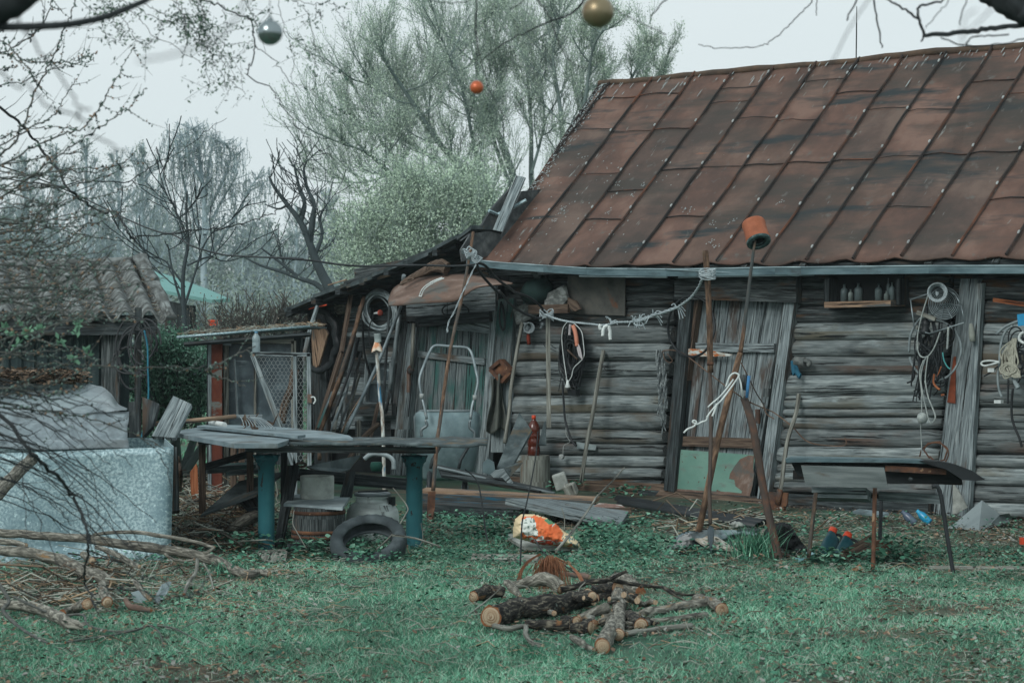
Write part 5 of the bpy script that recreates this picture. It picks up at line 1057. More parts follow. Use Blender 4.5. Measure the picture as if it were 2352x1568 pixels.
T(mb,'chopping_stump',[m['stumpside'],m['stick']],'upright chopping stump with the brown bottle on it','stump')
c=Vector((W('I',968,380,Sb.y).x,Sb.y-.03,top_)); bt=empty('brown_bottle',c,'big brown plastic bottle with an orange cap standing on the chopping stump','bottle')
k=.3174/(F/Sb.y); r=46*k
mb=MB(); mb.lathe(c,[(0,0),(r*.9,0),(r,.012),(r*.98,60*k),(r*.9,66*k),(r,74*k),(r,110*k),(r*.93,118*k),(r*.93,125*k),(r,132*k),(r,150*k),(r*.96,156*k),(r,162*k),(r*.96,168*k),(r,174*k),(r*.97,200*k),(r*.8,226*k),(r*.45,248*k),(r*.3,258*k),(r*.3,266*k),(0,266*k)],UP,22); mb.build('body',m['brownpet'],bt)
mb=MB(); mb.lathe(c+UP*262*k,[(0,0),(r*.34,0),(r*.32,28*k),(0,29*k)],UP,14); mb.build('cap',m['redcap'],bt)
mb=MB(); mb.slab([W('I',705,505,20.3),W('I',800,520,20.2),W('I',960,230,20.7),W('I',870,102,20.9)],.02); T(mb,'leaning_slate',m['slate'],'dark cement slab leaning on the wall left of the brown bottle','slab')
mb=MB(); mb.slab([W('I',1000,330,21),W('I',1060,330,21),W('I',1056,155,21.1),W('I',1040,165,21.1)],.015); T(mb,'small_slate',m['slate'],'narrow slate piece right of the brown bottle','slate')
mb=MB(); mb.slab([W('I',740,500,20.2),W('I',790,560,20.2),W('I',880,460,20.3),W('I',860,440,20.4)],.02); T(mb,'lower_slate',m['slate'],'dark slate piece lying at the left foot of the stump','slate')
mb=MB(); mb.poly([W('I',x,y,19.9) for x,y in [(655,540),(690,510),(750,498),(820,600),(780,600),(740,560),(680,560)]],.1); T(mb,'broken_box',m['board'],'broken wooden box corner left of the stump','box')
mb=MB(); mb.poly([W('I',x,y,20.2) for x,y in [(595,520),(600,455),(635,425),(680,450),(690,520),(680,550)]],.1); T(mb,'grey_canister',m['tray'],'small dented grey-green canister beside the broken box corner','canister')
def rock(z,x,y,Y,sx,sy,sz,mat,label,name='brick'):
    c=W(z,x,y,Y); mb=MB(); e=Vector((1,.3*R.uniform(-1,1),.3)).normalized(); f=Vector((-.2,1,.1)).normalized(); g=e.cross(f).normalized(); f=g.cross(e)
    c8=[c+e*sx*a*R.uniform(.8,1.05)+f*sy*b*R.uniform(.85,1.05)+g*sz*d*R.uniform(.8,1.05) for d in (-1,1) for a,b in ((-1,-1),(1,-1),(1,1),(-1,1))]
    mb.hexa(c8); o=mb.build(name,mat); bv=o.modifiers.new('b','BEVEL'); bv.width=.012; bv.segments=2; return tag(o,label,'brick')
rock('I',1158,583,20.2,.06,.05,.07,m['concrete'],'pale broken brick standing by the log wall')
rock('I',1235,645,19.7,.055,.06,.05,m['stick'],'grey-brown brick just right of the pale broken brick')
# dark gutters lying on the ground
for i,(a,b,Ya,Yb,lb) in enumerate((((1585,722),(2640,905),20.0,17.3,'long black half-round gutter lying before the barn door'),((1600,752),(2600,925),19.4,17.1,'second black gutter lying nearer than the first'))):
    A=W('I',a[0],a[1],Ya); B=W('I',b[0],b[1],Yb); d=(B-A).normalized(); x=d.cross(UP).normalized(); mb=MB(); n=10; rr=.04
    for s_ in (A,B):
        for k in range(n+1):
            q=PI*k/n; mb.v.append(s_+x*math.cos(q)*rr+UP*(math.sin(q)*rr))
    for k in range(n): mb.face([k,k+1,n+2+k,n+1+k],[(0,0),(0,.1),(3,.1),(3,0)],0,True)
    T(mb,'black_gutter',M('black_plastic',[(.4,rgb(22,27,30)),(.6,rgb(34,40,44))],3,rough=.45,bump=.1),lb,'gutter','black gutters before the door',solid=.005)
# colourful sack
def inpoly(x,y,P_):
    c=False; j=len(P_)-1
    for i in range(len(P_)):
        if (P_[i][1]>y)!=(P_[j][1]>y) and x<(P_[j][0]-P_[i][0])*(y-P_[i][1])/(P_[j][1]-P_[i][1])+P_[i][0]: c=not c
        j=i
    return c
def edged(x,y,P_):
    best=1e9
    for i in range(len(P_)):
        ax,ay=P_[i]; bx,by=P_[(i+1)%len(P_)]; dx,dy=bx-ax,by-ay; t=max(0,min(1,((x-ax)*dx+(y-ay)*dy)/(dx*dx+dy*dy))); best=min(best,math.hypot(x-ax-t*dx,y-ay-t*dy))
    return best
def blob(z,outl,Y,bul,scale,matf,nx=70,ny=44,crump=.02):
    "crumpled bulging thing: front and back skins meeting at the outline"
    xs_=[p[0] for p in outl]; ys_=[p[1] for p in outl]; x0,x1,y0,y1=min(xs_),max(xs_),min(ys_),max(ys_)
    mb=MB(); idx={}
    for side in (1,-1):
        for i in range(nx+1):
            for j in range(ny+1):
                x=x0+(x1-x0)*i/nx; y=y0+(y1-y0)*j/ny
                e=edged(x,y,outl) if inpoly(x,y,outl) else 0; b=math.sqrt(min(1,e/scale))*bul*side
                p=W(z,x,y,Y); cr=crump*noise.noise(Vector((x*.02,y*.03,side*3)))+crump*.5*noise.noise(Vector((x*.06,y*.06,side*9)))
                p.y-=b+cr*(1 if e>0 else 0); idx[(side,i,j)]=len(mb.v); mb.v.append(p)
        for i in range(nx):
            for j in range(ny):
                cx_=x0+(x1-x0)*(i+.5)/nx; cy_=y0+(y1-y0)*(j+.5)/ny
                if not inpoly(cx_,cy_,outl): continue
                f=[idx[(side,i,j)],idx[(side,i,j+1)],idx[(side,i+1,j+1)],idx[(side,i+1,j)]]
                if side<0: f.reverse()
                mb.face(f,[(i*.01,j*.01)]*4,matf(cx_,cy_) if side>0 else 0,True)
    # drop unused verts
    used=sorted({k for f in mb.f for k in f}); mp={k:i for i,k in enumerate(used)}; mb.v=[mb.v[k] for k in used]; mb.f=[[mp[k] for k in f] for f in mb.f]
    return mb
so_=[(818,930),(832,862),(880,824),(960,824),(1010,834),(1060,852),(1120,888),(1170,930),(1200,955),(1255,990),(1300,1035),(1296,1066),(1200,1060),(1100,1052),(1000,1045),(930,1020),(880,1008),(820,990)]
def sackm(x,y):
    w_=12*noise.noise(Vector((x*.03,y*.03,1))); x+=w_; y+=w_
    if inpoly(x,y,[(885,850),(940,838),(970,845),(1000,965),(960,975),(900,960),(875,900)]): return 2 if noise.noise(Vector((x*.05,y*.07,4)))>-.25 else 4
    if inpoly(x,y,[(1045,852),(1100,868),(1130,888),(1080,888),(1050,872)]): return 3
    if inpoly(x,y,[(1180,960),(1250,985),(1300,1030),(1290,1060),(1200,1050),(1230,1020),(1160,990)]): return 1 if inpoly(x,y,[(1200,1025),(1250,1030),(1250,1055),(1200,1052)]) else (4 if noise.noise(Vector((x*.06,y*.06,2)))>0 else 0)
    if inpoly(x,y,[(930,985),(1180,1010),(1190,1056),(940,1030)]): return 2 if inpoly(x,y,[(940,988),(1060,996),(1060,1008),(940,1000)]) else (5 if noise.noise(Vector((x*.03,y*.1,2)))>-.2 else 2)
    if x>880 and inpoly(x,y,[(880,840),(960,830),(1060,855),(1140,900),(1190,970),(1180,1010),(930,985),(890,1000),(870,950)]): return 1 if noise.noise(Vector((x*.02,y*.025,7)))>-.32 else (5 if noise.noise(Vector((x*.05,y*.05,8)))>0 else 2)
    return 0
mb=blob('I',so_,16.2,.13,70,sackm)
T(mb,'fertiliser_sack',[m['bag'],M('sack_orange',[(.4,rgb(224,104,58)),(.6,rgb(238,130,84))],4,bump=.1,var=0),M('sack_white',[(.4,rgb(206,208,202)),(.6,rgb(224,224,218))],4,bump=.1,var=0),M('sack_green',[(.4,rgb(76,126,92)),(.6,rgb(100,148,110))],4,bump=.1,var=0),M('sack_grey',[(.4,rgb(96,112,104)),(.6,rgb(132,146,138))],4,bump=.1,var=0),M('sack_red',[(.4,rgb(214,70,50)),(.6,rgb(228,96,70))],4,bump=.1,var=0)],'crumpled orange, red and white printed sack lying in the weeds','sack')
mb=MB(); mb.slab([W('I',778,1010,16.7),W('I',900,1085,16.3),W('I',1290,1090,16.2),W('I',1180,1055,16.8)],.02); mb.slab([W('I',778,1010,16.7),W('I',1180,1055,16.8),W('I',1150,1040,17),W('I',790,993,17)],.03); T(mb,'concrete_slab',m['concrete'],'pale concrete kerb piece under the printed sack','slab')
mb=MB(); mb.plank(G0('I',520,1172)+UP*.02,G0('I',1000,1180)+UP*.02,.09,.04,face=(0,-.4,1)); T(mb,'grey_plank',m['stick'],'flat grey plank sunk in the weeds behind the log pile','plank')
# ---------------------------------------------------------------- rubbish before the door
mb=blob('J',[(90,752),(130,705),(180,660),(250,640),(500,636),(640,650),(650,668),(560,668),(450,700),(440,790),(300,785),(180,780)],16.4,.06,50,lambda x,y:0,50,24,.04); T(mb,'crumpled_sheet',m['tabletop'],'crumpled blue-grey sheeting at the foot of the rusty pipe','sheeting')
mb=blob('J',[(130,745),(160,700),(200,665),(240,655),(262,690),(250,740),(190,770)],16.3,.08,40,lambda x,y:0,24,20,.05); T(mb,'grey_cloth',M('dusty_cloth',[(.3,rgb(108,108,108)),(.6,rgb(144,142,142))],8,bump=.5),'dusty grey cloth left of the rusty pipe foot','cloth')
mb=MB(); mb.slab([G0('J',350,788)+UP*.04,G0('J',538,790)+UP*.02,W('J',350,650,16.5),W('J',232,672,16.5)],.012); T(mb,'white_board',M('white_wood_panel',[(.35,rgb(148,130,112)),(.5,rgb(182,172,160)),(.65,rgb(196,192,184))],6,(1,6,1),bump=.1),'white veneered panel lying behind the standing spade','panel')
mb=MB(); mb.slab([G0('J',480,700)+UP*.05,G0('J',580,720)+UP*.05,W('J',690,640,17),W('J',600,636,17)],.015); mb.tube([W('J',460,700,16.6),W('J',540,640,17),W('J',600,630,17.2)],.01,5); mb.tube([W('J',430,735,16.4),W('J',560,655,16.8),W('J',700,660,16.9)],.007,5); mb.tube([W('J',470,690,16.4),W('J',545,780,16.2)],.009,5); T(mb,'wire_scrap',m['boarddark'],'dark scrap with bent rods between the two rusty poles','scrap')
mb=blob('J',[(700,640),(740,600),(800,590),(850,600),(900,680),(955,750),(940,790),(860,800),(820,830),(780,700),(690,690)],16.2,.12,50,lambda x,y:0,36,30,.08); T(mb,'black_rubbish',m['inside'],'heap of black sheeting right of the rusty channel bar','sheeting')
mb=blob('J',[(480,600),(510,582),(550,588),(575,608),(560,625),(500,628)],17.2,.05,18,lambda x,y:0,20,12,.03); T(mb,'rag_ball',m['concrete'],'small pale grey rag ball on the rubbish heap','rag')
mb=MB(); mb.tube(spline([W('J',690,655,16.5),W('J',760,660,16.4),W('J',830,665,16.3)],4),.03,8,jit=.15); T(mb,'mossy_stick',m['barkgrey'],'short mossy stick of wood lying on the black sheeting','log')
# ---------------------------------------------------------------- rusty metal table
rt=empty('metal_table',G0('J',1400,880),'rusty tube-legged metal table covered with a warped dark sheet','table')
LG=[((1008,440),(955,860),15.6,m['rustpole']),((1368,400),(1355,905),15.25,m['rust']),((1408,440),(1395,740),16.4,m['black']),((1762,400),(1850,905),15.05,m['black'])]
for a,b,Y,mt in LG:
    mb=MB(); B=G0('J',b[0],b[1]) if b[1]>760 else W('J',b[0],b[1],Y)*1; B.z=-.03
    top=W('J',a[0],a[1]-(0 if a[0]==1762 else 30),B.y+.05); pts=([W('J',1715,372,B.y+.05)] if a[0]==1762 else [])+[top,top.lerp(B,.5),B] 
    mb.tube(spline(pts,5),.0135,9); mb.build('leg',mt,rt)
mb=MB(); mb.plank(W('J',870,300,15.9),W('J',1900,335,15.7),.06,.03,face=(0,-1,0)); c=W('J',1585,328,15.2); mb.tube([c,c+Vector((0,.02,0))],.013,10,1)
mb.build('frame',[M('dark_table_frame',[(.3,rgb(16,20,22)),(.5,rgb(30,32,33)),(.7,rgb(60,48,42))],4,bump=.3),m['boarddark']],rt)
ed=(.13,1,-.045)
def jp(pts,Y): return [W('J',x,y,Y) for x,y in pts]
mb=MB(); mb.poly(jp([(822,206),(850,198),(1100,200),(1350,206),(1640,212),(1700,218),(1690,236),(1500,226),(1200,226),(950,224),(830,228)],15.15),.75,nrm=ed); mb.build('top_sheet',m['gutter'],rt)
mb=MB(); mb.poly(jp([(1640,214),(1760,220),(1860,238),(1960,276),(2042,332),(1985,338),(1900,332),(1880,318),(1800,268),(1700,240)],15.1),.7,nrm=ed); mb.build('bent_sheet_end',m['black'],rt)  # black stands for the shade on the sheet's underside
mb=MB(); mb.poly(jp([(860,232),(1690,240),(1800,266),(1890,318),(1895,352),(1430,352),(900,310)],15.25),.55,nrm=ed); mb.build('box_frame',m['inside'],rt)  # frame as one near-black block, shade under the top painted in
mb=MB(); mb.plank(W('J',1430,262,15.2),W('J',1800,282,15.18),.035,.03,face=(0,-1,0)); mb.build('rusty_rail',m['rust'],rt)
mb=MB(); mb.plank(W('J',1395,430,15.6),W('J',1780,450,15.4),.06,.03,face=(0,-1,0)); mb.plank(W('J',1000,405,15.6),W('J',1330,410,15.45),.035,.12,face=(0,-1,.3)); mb.plank(W('J',1005,438,15.6),W('J',1335,446,15.45),.025,.1,face=(0,-1,.3)); mb.build('rail',m['board'],rt)
mb=MB(); mb.slab([W('J',945,362,14.82),W('J',1445,382,14.8),W('J',1422,256,14.8),W('J',918,243,14.82)],.02); 
fb=mb.build('front_board',M('front_grey_board',[(.25,rgb(74,80,80)),(.5,rgb(104,110,110)),(.75,rgb(130,134,133))],3,(1,10,1),9,[(rgb(54,50,46),1.4,(1,1.6,1),.64,.68),(rgb(88,76,66),2,(1,3,1),.58,.68)],bump=.4,var=0),rt,label='short grey board with dark knots hung on the front')
mb=MB(); mb.tube(spline([W('J',945,228,15.5),W('J',975,236,15.5),W('J',1000,228,15.5),W('J',1040,234,15.5)],3),.012,6); T(mb,'red_rag_strip',M('dusty_red',[(.4,rgb(124,88,84)),(.6,rgb(160,124,118))],6),'little dull red strip of rag on the left end of the metal table','rag')
# canisters
for i,(x0,y0,x1,y1,Y,lb) in enumerate(((1110,645,1045,790,15.9,'dark teal canister with an orange cap, the left one of the leaning pair'),(1200,675,1140,815,15.6,'dark teal canister with an orange cap, the right one of the leaning pair'))):
    t=W('J',x0,y0,Y); b=W('J',x1,y1,Y-.1); ax=(t-b).normalized(); rt_=ax.cross(Vector((0,1,0))).normalized(); rt_=rt_ if rt_.x>0 else -rt_; fr=rt_.cross(ax)
    L=(t-b).length; cn=empty('oil_canister',b,lb,'canister','canisters under the metal table'); mb=MB()
    prof=[(0,.046,.035),(.02,.052,.04),(L*.6,.052,.04),(L*.78,.044,.036),(L*.9,.026,.026),(L*.97,.02,.02)]; n=20; b0=0
    for h,a_,c_ in prof:
        off=rt_*(.0 if h<L*.6 else -.0)
        for k in range(n):
            q=2*PI*k/n; cs,sn=math.cos(q),math.sin(q); cs=math.copysign(abs(cs)**.6,cs); sn=math.copysign(abs(sn)**.6,sn); mb.v.append(b+ax*h+rt_*a_*cs+fr*c_*sn+off+rt_*.02*(h<L*.85))
    for r_ in range(len(prof)-1):
        for k in range(n): k2=(k+1)%n; mb.face([r_*n+k,r_*n+k2,(r_+1)*n+k2,(r_+1)*n+k],[(0,0),(.1,0),(.1,.1),(0,.1)],0,True)
    mb.face([k for k in range(n)][::-1],[(0,0)]*n); mb.face([(len(prof)-1)*n+k for k in range(n)],[(0,0)]*n)
    mb.build('body',M('dark_teal_plastic',[(.4,rgb(24,62,70)),(.6,rgb(40,82,90))],4,rough=.4,bump=.1),cn)
    mb=MB(); hb=b+ax*(L*.55)+rt_*.05; mb.tube(spline([b+ax*L*.5+rt_*.065,b+ax*L*.8+rt_*.08,b+ax*(L*.98)+rt_*.07,b+ax*L*.99+rt_*.04,b+ax*L*.9+rt_*.02],4),.010,8); mb.build('handle',m['black'],cn)
    mb=MB(); mb.lathe(b+ax*L*.94,[(0,0),(.027,0),(.029,.008),(.027,.034),(0,.036)],ax,16); mb.build('cap',m['redcap'],cn)
# bits under and beside the metal table
mb=MB(); mb.plank(G0('J',1180,850)+UP*.05,G0('J',1345,815)+UP*.12,.08,.03,face=(0,-1,.2)); T(mb,'brown_plank',m['brownwood'],'brown plank end behind the rusty front leg of the metal table','plank')
mb=MB(); mb.poly([W('J',x,y,15.0) for x,y in [(1205,888),(1275,845),(1315,888),(1290,870),(1265,890)]],.02); T(mb,'broken_wood',m['orangewood'],'splintered piece of orange wood in the grass below the metal table','wood')
mb=MB(); mb.box(W('J',1415,755,16.1),Vector((.06,0,0)),Vector((0,.04,0)),UP*.06); mb.plank(W('J',1388,792,16),W('J',1440,782,16),.03,.01,mi=1); T(mb,'dark_tin',[m['rust'],m['bag']],'small dark box with a pale label under the metal table','box')
for x,y,n_,c_,lb in ((1690,585,'blue_bottle',(rgb(24,128,170),rgb(52,160,196)),'bright blue plastic bottle lying by the foot of the wide post'),(1600,590,'dusty_bottle',(rgb(72,84,104),rgb(100,112,126)),'dusty clear-blue bottle lying left of the bright blue bottle')):
    a=G0('J',x+12,y+25)+UP*.02; d=Vector((-.45,.2,.45)).normalized(); mb=MB(); mb.lathe(a,[(0,0),(.027,.0),(.03,.012),(.03,.085),(.018,.11),(.014,.12),(.014,.135),(0,.135)],d,16); T(mb,n_,M(n_+'_mat',[(.4,c_[0]),(.6,c_[1])],5,rough=.25,bump=.1,spec=.5),lb,'bottle')
mb=MB(); mb.poly([G0('J',1805,642)+UP*.02,G0('J',2000,655)+UP*.02,G0('J',2190,612)+UP*.03,W('J',2020,456,18.3),W('J',1850,600,17.9)],.006,nrm=(0,1,.2)); mb.slab([G0('J',2060,648)+UP*.05,G0('J',2200,610)+UP*.05,W('J',2180,535,17.9),W('J',2120,545,18.0)],.006); T(mb,'glass_sheets',M('dirty_glass',[(.3,rgb(112,122,124)),(.6,rgb(148,156,158))],3,(1,1,1),5,[(rgb(110,92,74),8,(1,1,1),.64,.68)],rough=.3,bump=.05,alpha=.9),'dirty glass sheets lying among leaves at the right','glass')
mb=MB(); mb.slab(Q('J',[(1845,550),(1935,500),(1880,395),(1848,355)],.35),.012,nrm=-N); T(mb,'leaning_sheet',m['concrete'],'pale triangular cement sheet leaning at the foot of the wide post','sheet')
mb=MB(); mb.plank(G0('J',1255,560)+UP*.05,G0('J',1430,585)+UP*.05,.07,.02,face=(0,-.6,1)); T(mb,'pale_lath',m['tabletop'],'pale green-grey slat lying on the leaves behind the metal table','slat')
mb=MB(); mb.tube(spline([W('J',885,830,15.7),W('J',930,830,15.6),W('J',1000,822,15.5)],3),.025,8,jit=.1); mb.tube([W('J',950,790,15.7),W('J',1000,785,15.7)],.02,7); T(mb,'pale_bag',M('pale_blue_film',[(.4,rgb(104,150,160)),(.6,rgb(150,186,192))],8,bump=.2),'scrap of pale blue film at the left leg of the metal table','plastic film')
mb=MB(); mb.plank(G0('J',1700,885)+UP*.01,G0('J',2300,890)+UP*.01,.05,.03,face=(0,-.3,1)); T(mb,'ground_board',m['stick'],'long thin board flat in the grass at the right edge','board')
mb=MB(); mb.box(W('J',2262,703,16),Vector((.014,0,0)),Vector((0,.02,0)),UP*.022); T(mb,'red_packet',m['redcap'],'tiny red and white packet at the right edge of the yard','packet')
# ---------------------------------------------------------------- logs and fallen branches
def logpiece(z,pts,rz_,Ys,mat,label,name='cut_log',cut=(1,1),grp='cut logs in the pile on the grass',jit=.08,cat='log',stubs=()):
    q=[]
    for i,(x,y) in enumerate(pts):
        Y=Ys[0]+(Ys[1]-Ys[0])*i/(len(pts)-1); rz0=(rz_[min(i,len(rz_)-1)] if isinstance(rz_,(list,tuple)) else rz_)*ZM[z][2]*Y/F; Y=min(Y,(EYE-.022-rz0*.85)*F/(px(z,x,y)[1]-HZ)); q.append(W(z,x,y,Y))
    k=ZM[z][2]; r0=[rr*k/(F/p.y) for rr,p in zip(rz_ if isinstance(rz_,(list,tuple)) else [rz_]*len(pts),q)]
    sp=spline(q,6) if len(q)>2 else [q[0].lerp(q[1],i/7) for i in range(8)]
    n=len(sp); rr=[]; ph=R.uniform(0,40)
    for i in range(n):
        t=i/(n-1)*(len(r0)-1); a=int(min(t,len(r0)-2)); rr.append((r0[a]+(r0[a+1]-r0[a])*(t-a))*(1+.14*noise.noise(Vector((i*.4,ph,0)))))
        sp[i]=sp[i]+Vector((0,noise.noise(Vector((i*.3,ph,5))),noise.noise(Vector((i*.3,ph,9)))))*rr[-1]*.3
    mb=MB(); mb.tube(sp,rr,14 if max(rr)>.03 else 8,0,True,jit if max(rr)>.025 else jit*.5,capmi=1)
    for e,(P0,P1,r_) in zip(cut,((sp[0],sp[1],rr[0]),(sp[-1],sp[-2],rr[-1]))):
        if e:
            d=(P0-P1).normalized(); mb.lathe(P0+d*.0012,[(0,.001),(r_*.86,.001),(r_*.88,0)],d,14,2)
    for (i,dv,ln,rs) in stubs:
        p=sp[int(i*(n-1))]; d=Vector(dv).normalized(); mb.tube([p,p+d*ln*.6,p+d*ln],[rs*1.3,rs,rs*.9],8,0,True,.05,capmi=2)
    o=T(mb,name,[mat,m['cutring'],m['cut']],label,cat,grp); return o
B_,Gk=m['bark'],m['barkgrey']
logpiece('L',[(478,572),(640,520),(850,500),(1050,470),(1215,430)],[78,82,84,72,50],(12.75,12.95),B_,'largest log of the pile, rough black bark with ochre flecks',jit=.12)
logpiece('L',[(1120,585),(1320,503)],[30,40],(12.9,12.45),Gk,'smooth grey-barked log with a round pale cut end in the middle of the pile',jit=.03)
logpiece('L',[(1040,440),(1120,436),(1212,426)],[28,36,40],(12.9,12.6),B_,'stub with a big pale oval cut facing out on top of the largest log')
logpiece('L',[(1395,395),(1405,520),(1400,700)],[48,48,46],(13.2,12.2),Gk,'upright-looking ridged grey log lying end-on across the pile',jit=.1)
logpiece('L',[(1365,605),(1330,690),(1285,775)],[56,60,58],(12.55,11.75),Gk,'nearest short thick log with its orange cut at the front',jit=.1)
logpiece('L',[(745,620),(900,635),(1045,632)],[34,38,42],(12.5,12.25),B_,'short dark log below the largest log, round cut to the right')
logpiece('L',[(1000,585),(1098,602)],[28,36],(12.6,12.4),B_,'small log with a pale cut tucked behind the short dark log')
logpiece('L',[(1060,655),(1130,650),(1200,655)],[34,44,48],(12.3,12.0),B_,'small dark log with a tall orange-rimmed cut near the front')
logpiece('L',[(1165,600),(1225,625)],[26,36],(12.6,12.35),B_,'stub with a shaded cut wedged behind the tall orange-rimmed one')
logpiece('L',[(352,425),(450,395),(570,395)],[40,52,40],(13.4,13.4),B_,'knobbly black log at the far left of the pile',jit=.16)
logpiece('L',[(590,325),(640,370),(690,425)],[26,34,14],(13.2,13.0),Gk,'short forked stub with a small orange cut at the upper left',jit=.1)
logpiece('L',[(640,345),(780,310),(900,300),(990,370)],[30,44,48,40],(13.5,13.3),Gk,'crooked grey log across the back of the pile',jit=.1)
logpiece('L',[(1120,395),(1180,398)],[22,34],(13.2,12.95),B_,'small stub with an orange-rimmed cut behind the big oval cut')
logpiece('L',[(1230,375),(1320,360),(1395,362)],[34,40,46],(13.5,13.15),B_,'log with a hollow-looking orange cut at the top of the pile')
logpiece('L',[(1245,440),(1400,425),(1552,440)],[40,42,34],(13.3,13.2),B_,'dark horizontal log right of the big oval cut')
logpiece('L',[(1450,395),(1490,425)],[24,34],(13.2,13.0),B_,'broken stub showing pale wood right of the ridged grey log')
logpiece('L',[(1578,548),(1800,510),(2035,478)],[34,40,42],(12.9,12.95),Gk,'long grey log lying out to the right of the pile',jit=.06)
logpiece('L',[(1960,440),(2060,465),(2148,518)],[34,42,50],(13.2,12.75),Gk,'thick log at the far right with a round dark-hearted cut')
logpiece('L',[(1620,605),(1830,585),(2035,558)],[22,26,26],(12.7,12.8),Gk,'thinner grey log beneath the long one on the right',jit=.06)
logpiece('L',[(1455,697),(1700,660),(1930,640)],[22,23,26],(12.15,12.3),m['stick'],'pale straight branch lying in front on the right',jit=.03)
logpiece('L',[(1470,560),(1510,590),(1562,625)],[40,46,52],(12.9,12.5),B_,'short log with a big split orange cut right of the ridged grey log')
logpiece('L',[(1062,718),(1130,760),(1222,812)],[24,30,18],(11.9,11.75),Gk,'knotty little piece of wood, nearest of all to the viewer',jit=.18)
logpiece('L',[(1000,262),(1100,270),(1190,285)],[12,20,22],(14.2,14.1),m['rustlight'],'thin reddish peeled log behind the pile',jit=.1)
logpiece('L',[(498,640),(620,655),(725,640),(728,700),(775,760),(852,782)],[22,21,21,18,18,17],(12.3,11.9),m['stick'],'pale crooked branch bent round the front left of the pile','crooked_branch',(0,1),jit=.04,cat='branch')
logpiece('L',[(1380,300),(1450,330),(1560,390)],[50,70,40],(13.9,13.6),Gk,'flaky grey bark lump behind the ridged log','bark_lump',(0,0),jit=.25,cat='bark')
logpiece('L',[(885,535),(935,545)],[20,22],(12.6,12.4),m['stick'],'short pale stub lying against the largest log','wood_stub',(0,1),cat='stub')
mb=MB()
def brn(mb_,z,pts,r0,r1,Ys,k=6,n=8,jit=.06,mi=0):
    q=[W(z,x,y,Ys[0]+(Ys[1]-Ys[0])*i/(len(pts)-1)) for i,(x,y) in enumerate(pts)]; s_=spline(q,k); L=len(s_); mb_.tube(s_,[r0+(r1-r0)*i/(L-1) for i in range(L)],n,mi,jit=jit)
    return s_
brn(mb,'L',[(980,372),(1080,355),(1180,320),(1300,310),(1340,300),(1450,325),(1560,342),(1720,358),(1800,395),(1900,412),(2030,408)],.017,.006,(13.1,13.2)); brn(mb,'L',[(1340,300),(1400,268),(1460,238)],.011,.009,(13.1,13.1)); brn(mb,'L',[(1715,358),(1800,410),(1890,460)],.009,.006,(13.15,13)); brn(mb,'L',[(1560,345),(1570,358)],.01,.009,(13.1,13.1))
T(mb,'long_dark_branch',m['bark'],'long dark forked branch lying over the back of the log pile','branch')
mb=MB()
for k in range(260):
    x=R.gauss(905,42); y=R.uniform(118,200)+abs(x-905)*.3; Y=13.9+R.uniform(-.1,.1); a=W('L',x,y,Y); dx=(x-905)*.0004+R.uniform(-.02,.02)
    mb.tube(spline([a,a+Vector((dx*.6,-.02,-.05)),a+Vector((dx,-.04,-R.uniform(.09,.2)))],3),[.0022,.0035,.0022,.0015,.001,.001,.001],3,cap=False)
for k in range(16):
    o1=R.uniform(-12,12); brn(mb,'L',[(830+o1,110+abs(o1)),(760+o1,160),(700+o1,230),(680+o1*1.3,300+R.uniform(-10,20))],.002,.0015,(13.9,13.7),3,3,0); brn(mb,'L',[(960+o1,150+o1),(1040+o1,190+o1*.6),(1100+o1,250),(1145+o1,330+R.uniform(-14,8))],.0022,.0012,(13.8,13.5),3,3,0)
T(mb,'bark_fibres',M('bast_fibre',[(.3,rgb(96,60,44)),(.5,rgb(132,86,62)),(.7,rgb(160,112,84))],30,bump=0,var=0),'tuft of drooping reddish-brown bark fibres at the back of the log pile','bark fibre')
LG_='sticks lying about the log pile'
def thin(z,pts,r,Ys,label,mat='stick',name='dry_stick',grp=None,r1=None):
    mb=MB(); brn(mb,z,pts,r,r1 or r*.6,Ys,5,6,.05); return T(mb,name,m[mat],label,'stick',grp)
thin('L',[(-80,668),(190,632),(300,565),(440,460),(560,352)],.006,(12.6,13.2),'long pale stick reaching from the left onto the pile')
thin('L',[(185,697),(300,715),(410,748)],.007,(12.05,11.9),'short straight brown stick left of the pale crooked branch')
thin('L',[(1600,840),(1660,770),(1740,735),(1830,725)],.005,(11.6,11.9),'curved pale twig in the grass right of the nearest log')
thin('L',[(660,345),(740,355),(770,405)],.005,(13.2,13.2),'little arched white twig on the upper left of the pile')
thin('L',[(1105,410),(1120,360),(1160,320)],.005,(13,13),'thin arched white twig in the middle of the pile')
thin('I',[(870,1195),(876,1050),(885,880),(915,750),(955,560),(985,390),(998,225)],.006,(14.3,14.5),'tall thin upright stalk in front of the brown bottle','branchdark','dry_stalk')
thin('I',[(640,1030),(620,950),(600,800),(575,640),(540,560),(470,500)],.007,(16.2,16.4),'thin dark leafless stem standing right of the pipe table','branchdark','dry_stalk')
thin('I',[(1130,1090),(1240,960),(1330,840),(1395,745),(1430,690),(1530,590),(1625,488)],.010,(15.0,17.2),'long pale slanting stick propped from the weeds towards the barn','stick','slanting_stick',None,.005)
thin('I',[(980,1010),(1050,1110),(1200,1200),(1350,1310),(1430,1370)],.005,(14.6,13.2),'thin dark stem running down to the log pile','branchdark','dry_stalk')
thin('I',[(1190,940),(1190,850),(1170,780)],.005,(16,16),'upright seed stalk with pale pods behind the sack','stick','dry_stalk')
thin('H',[(1900,1155),(2080,1180),(2280,1245)],.008,(15.4,15.2),'pale straight twig across the foot of the right pipe leg')
thin('H',[(1770,1270),(1900,1150),(2000,1000),(2020,940),(1960,850),(1905,785)],.006,(15.7,16.4),'bent pale stem rising before the milk churn','stick','dry_stalk')
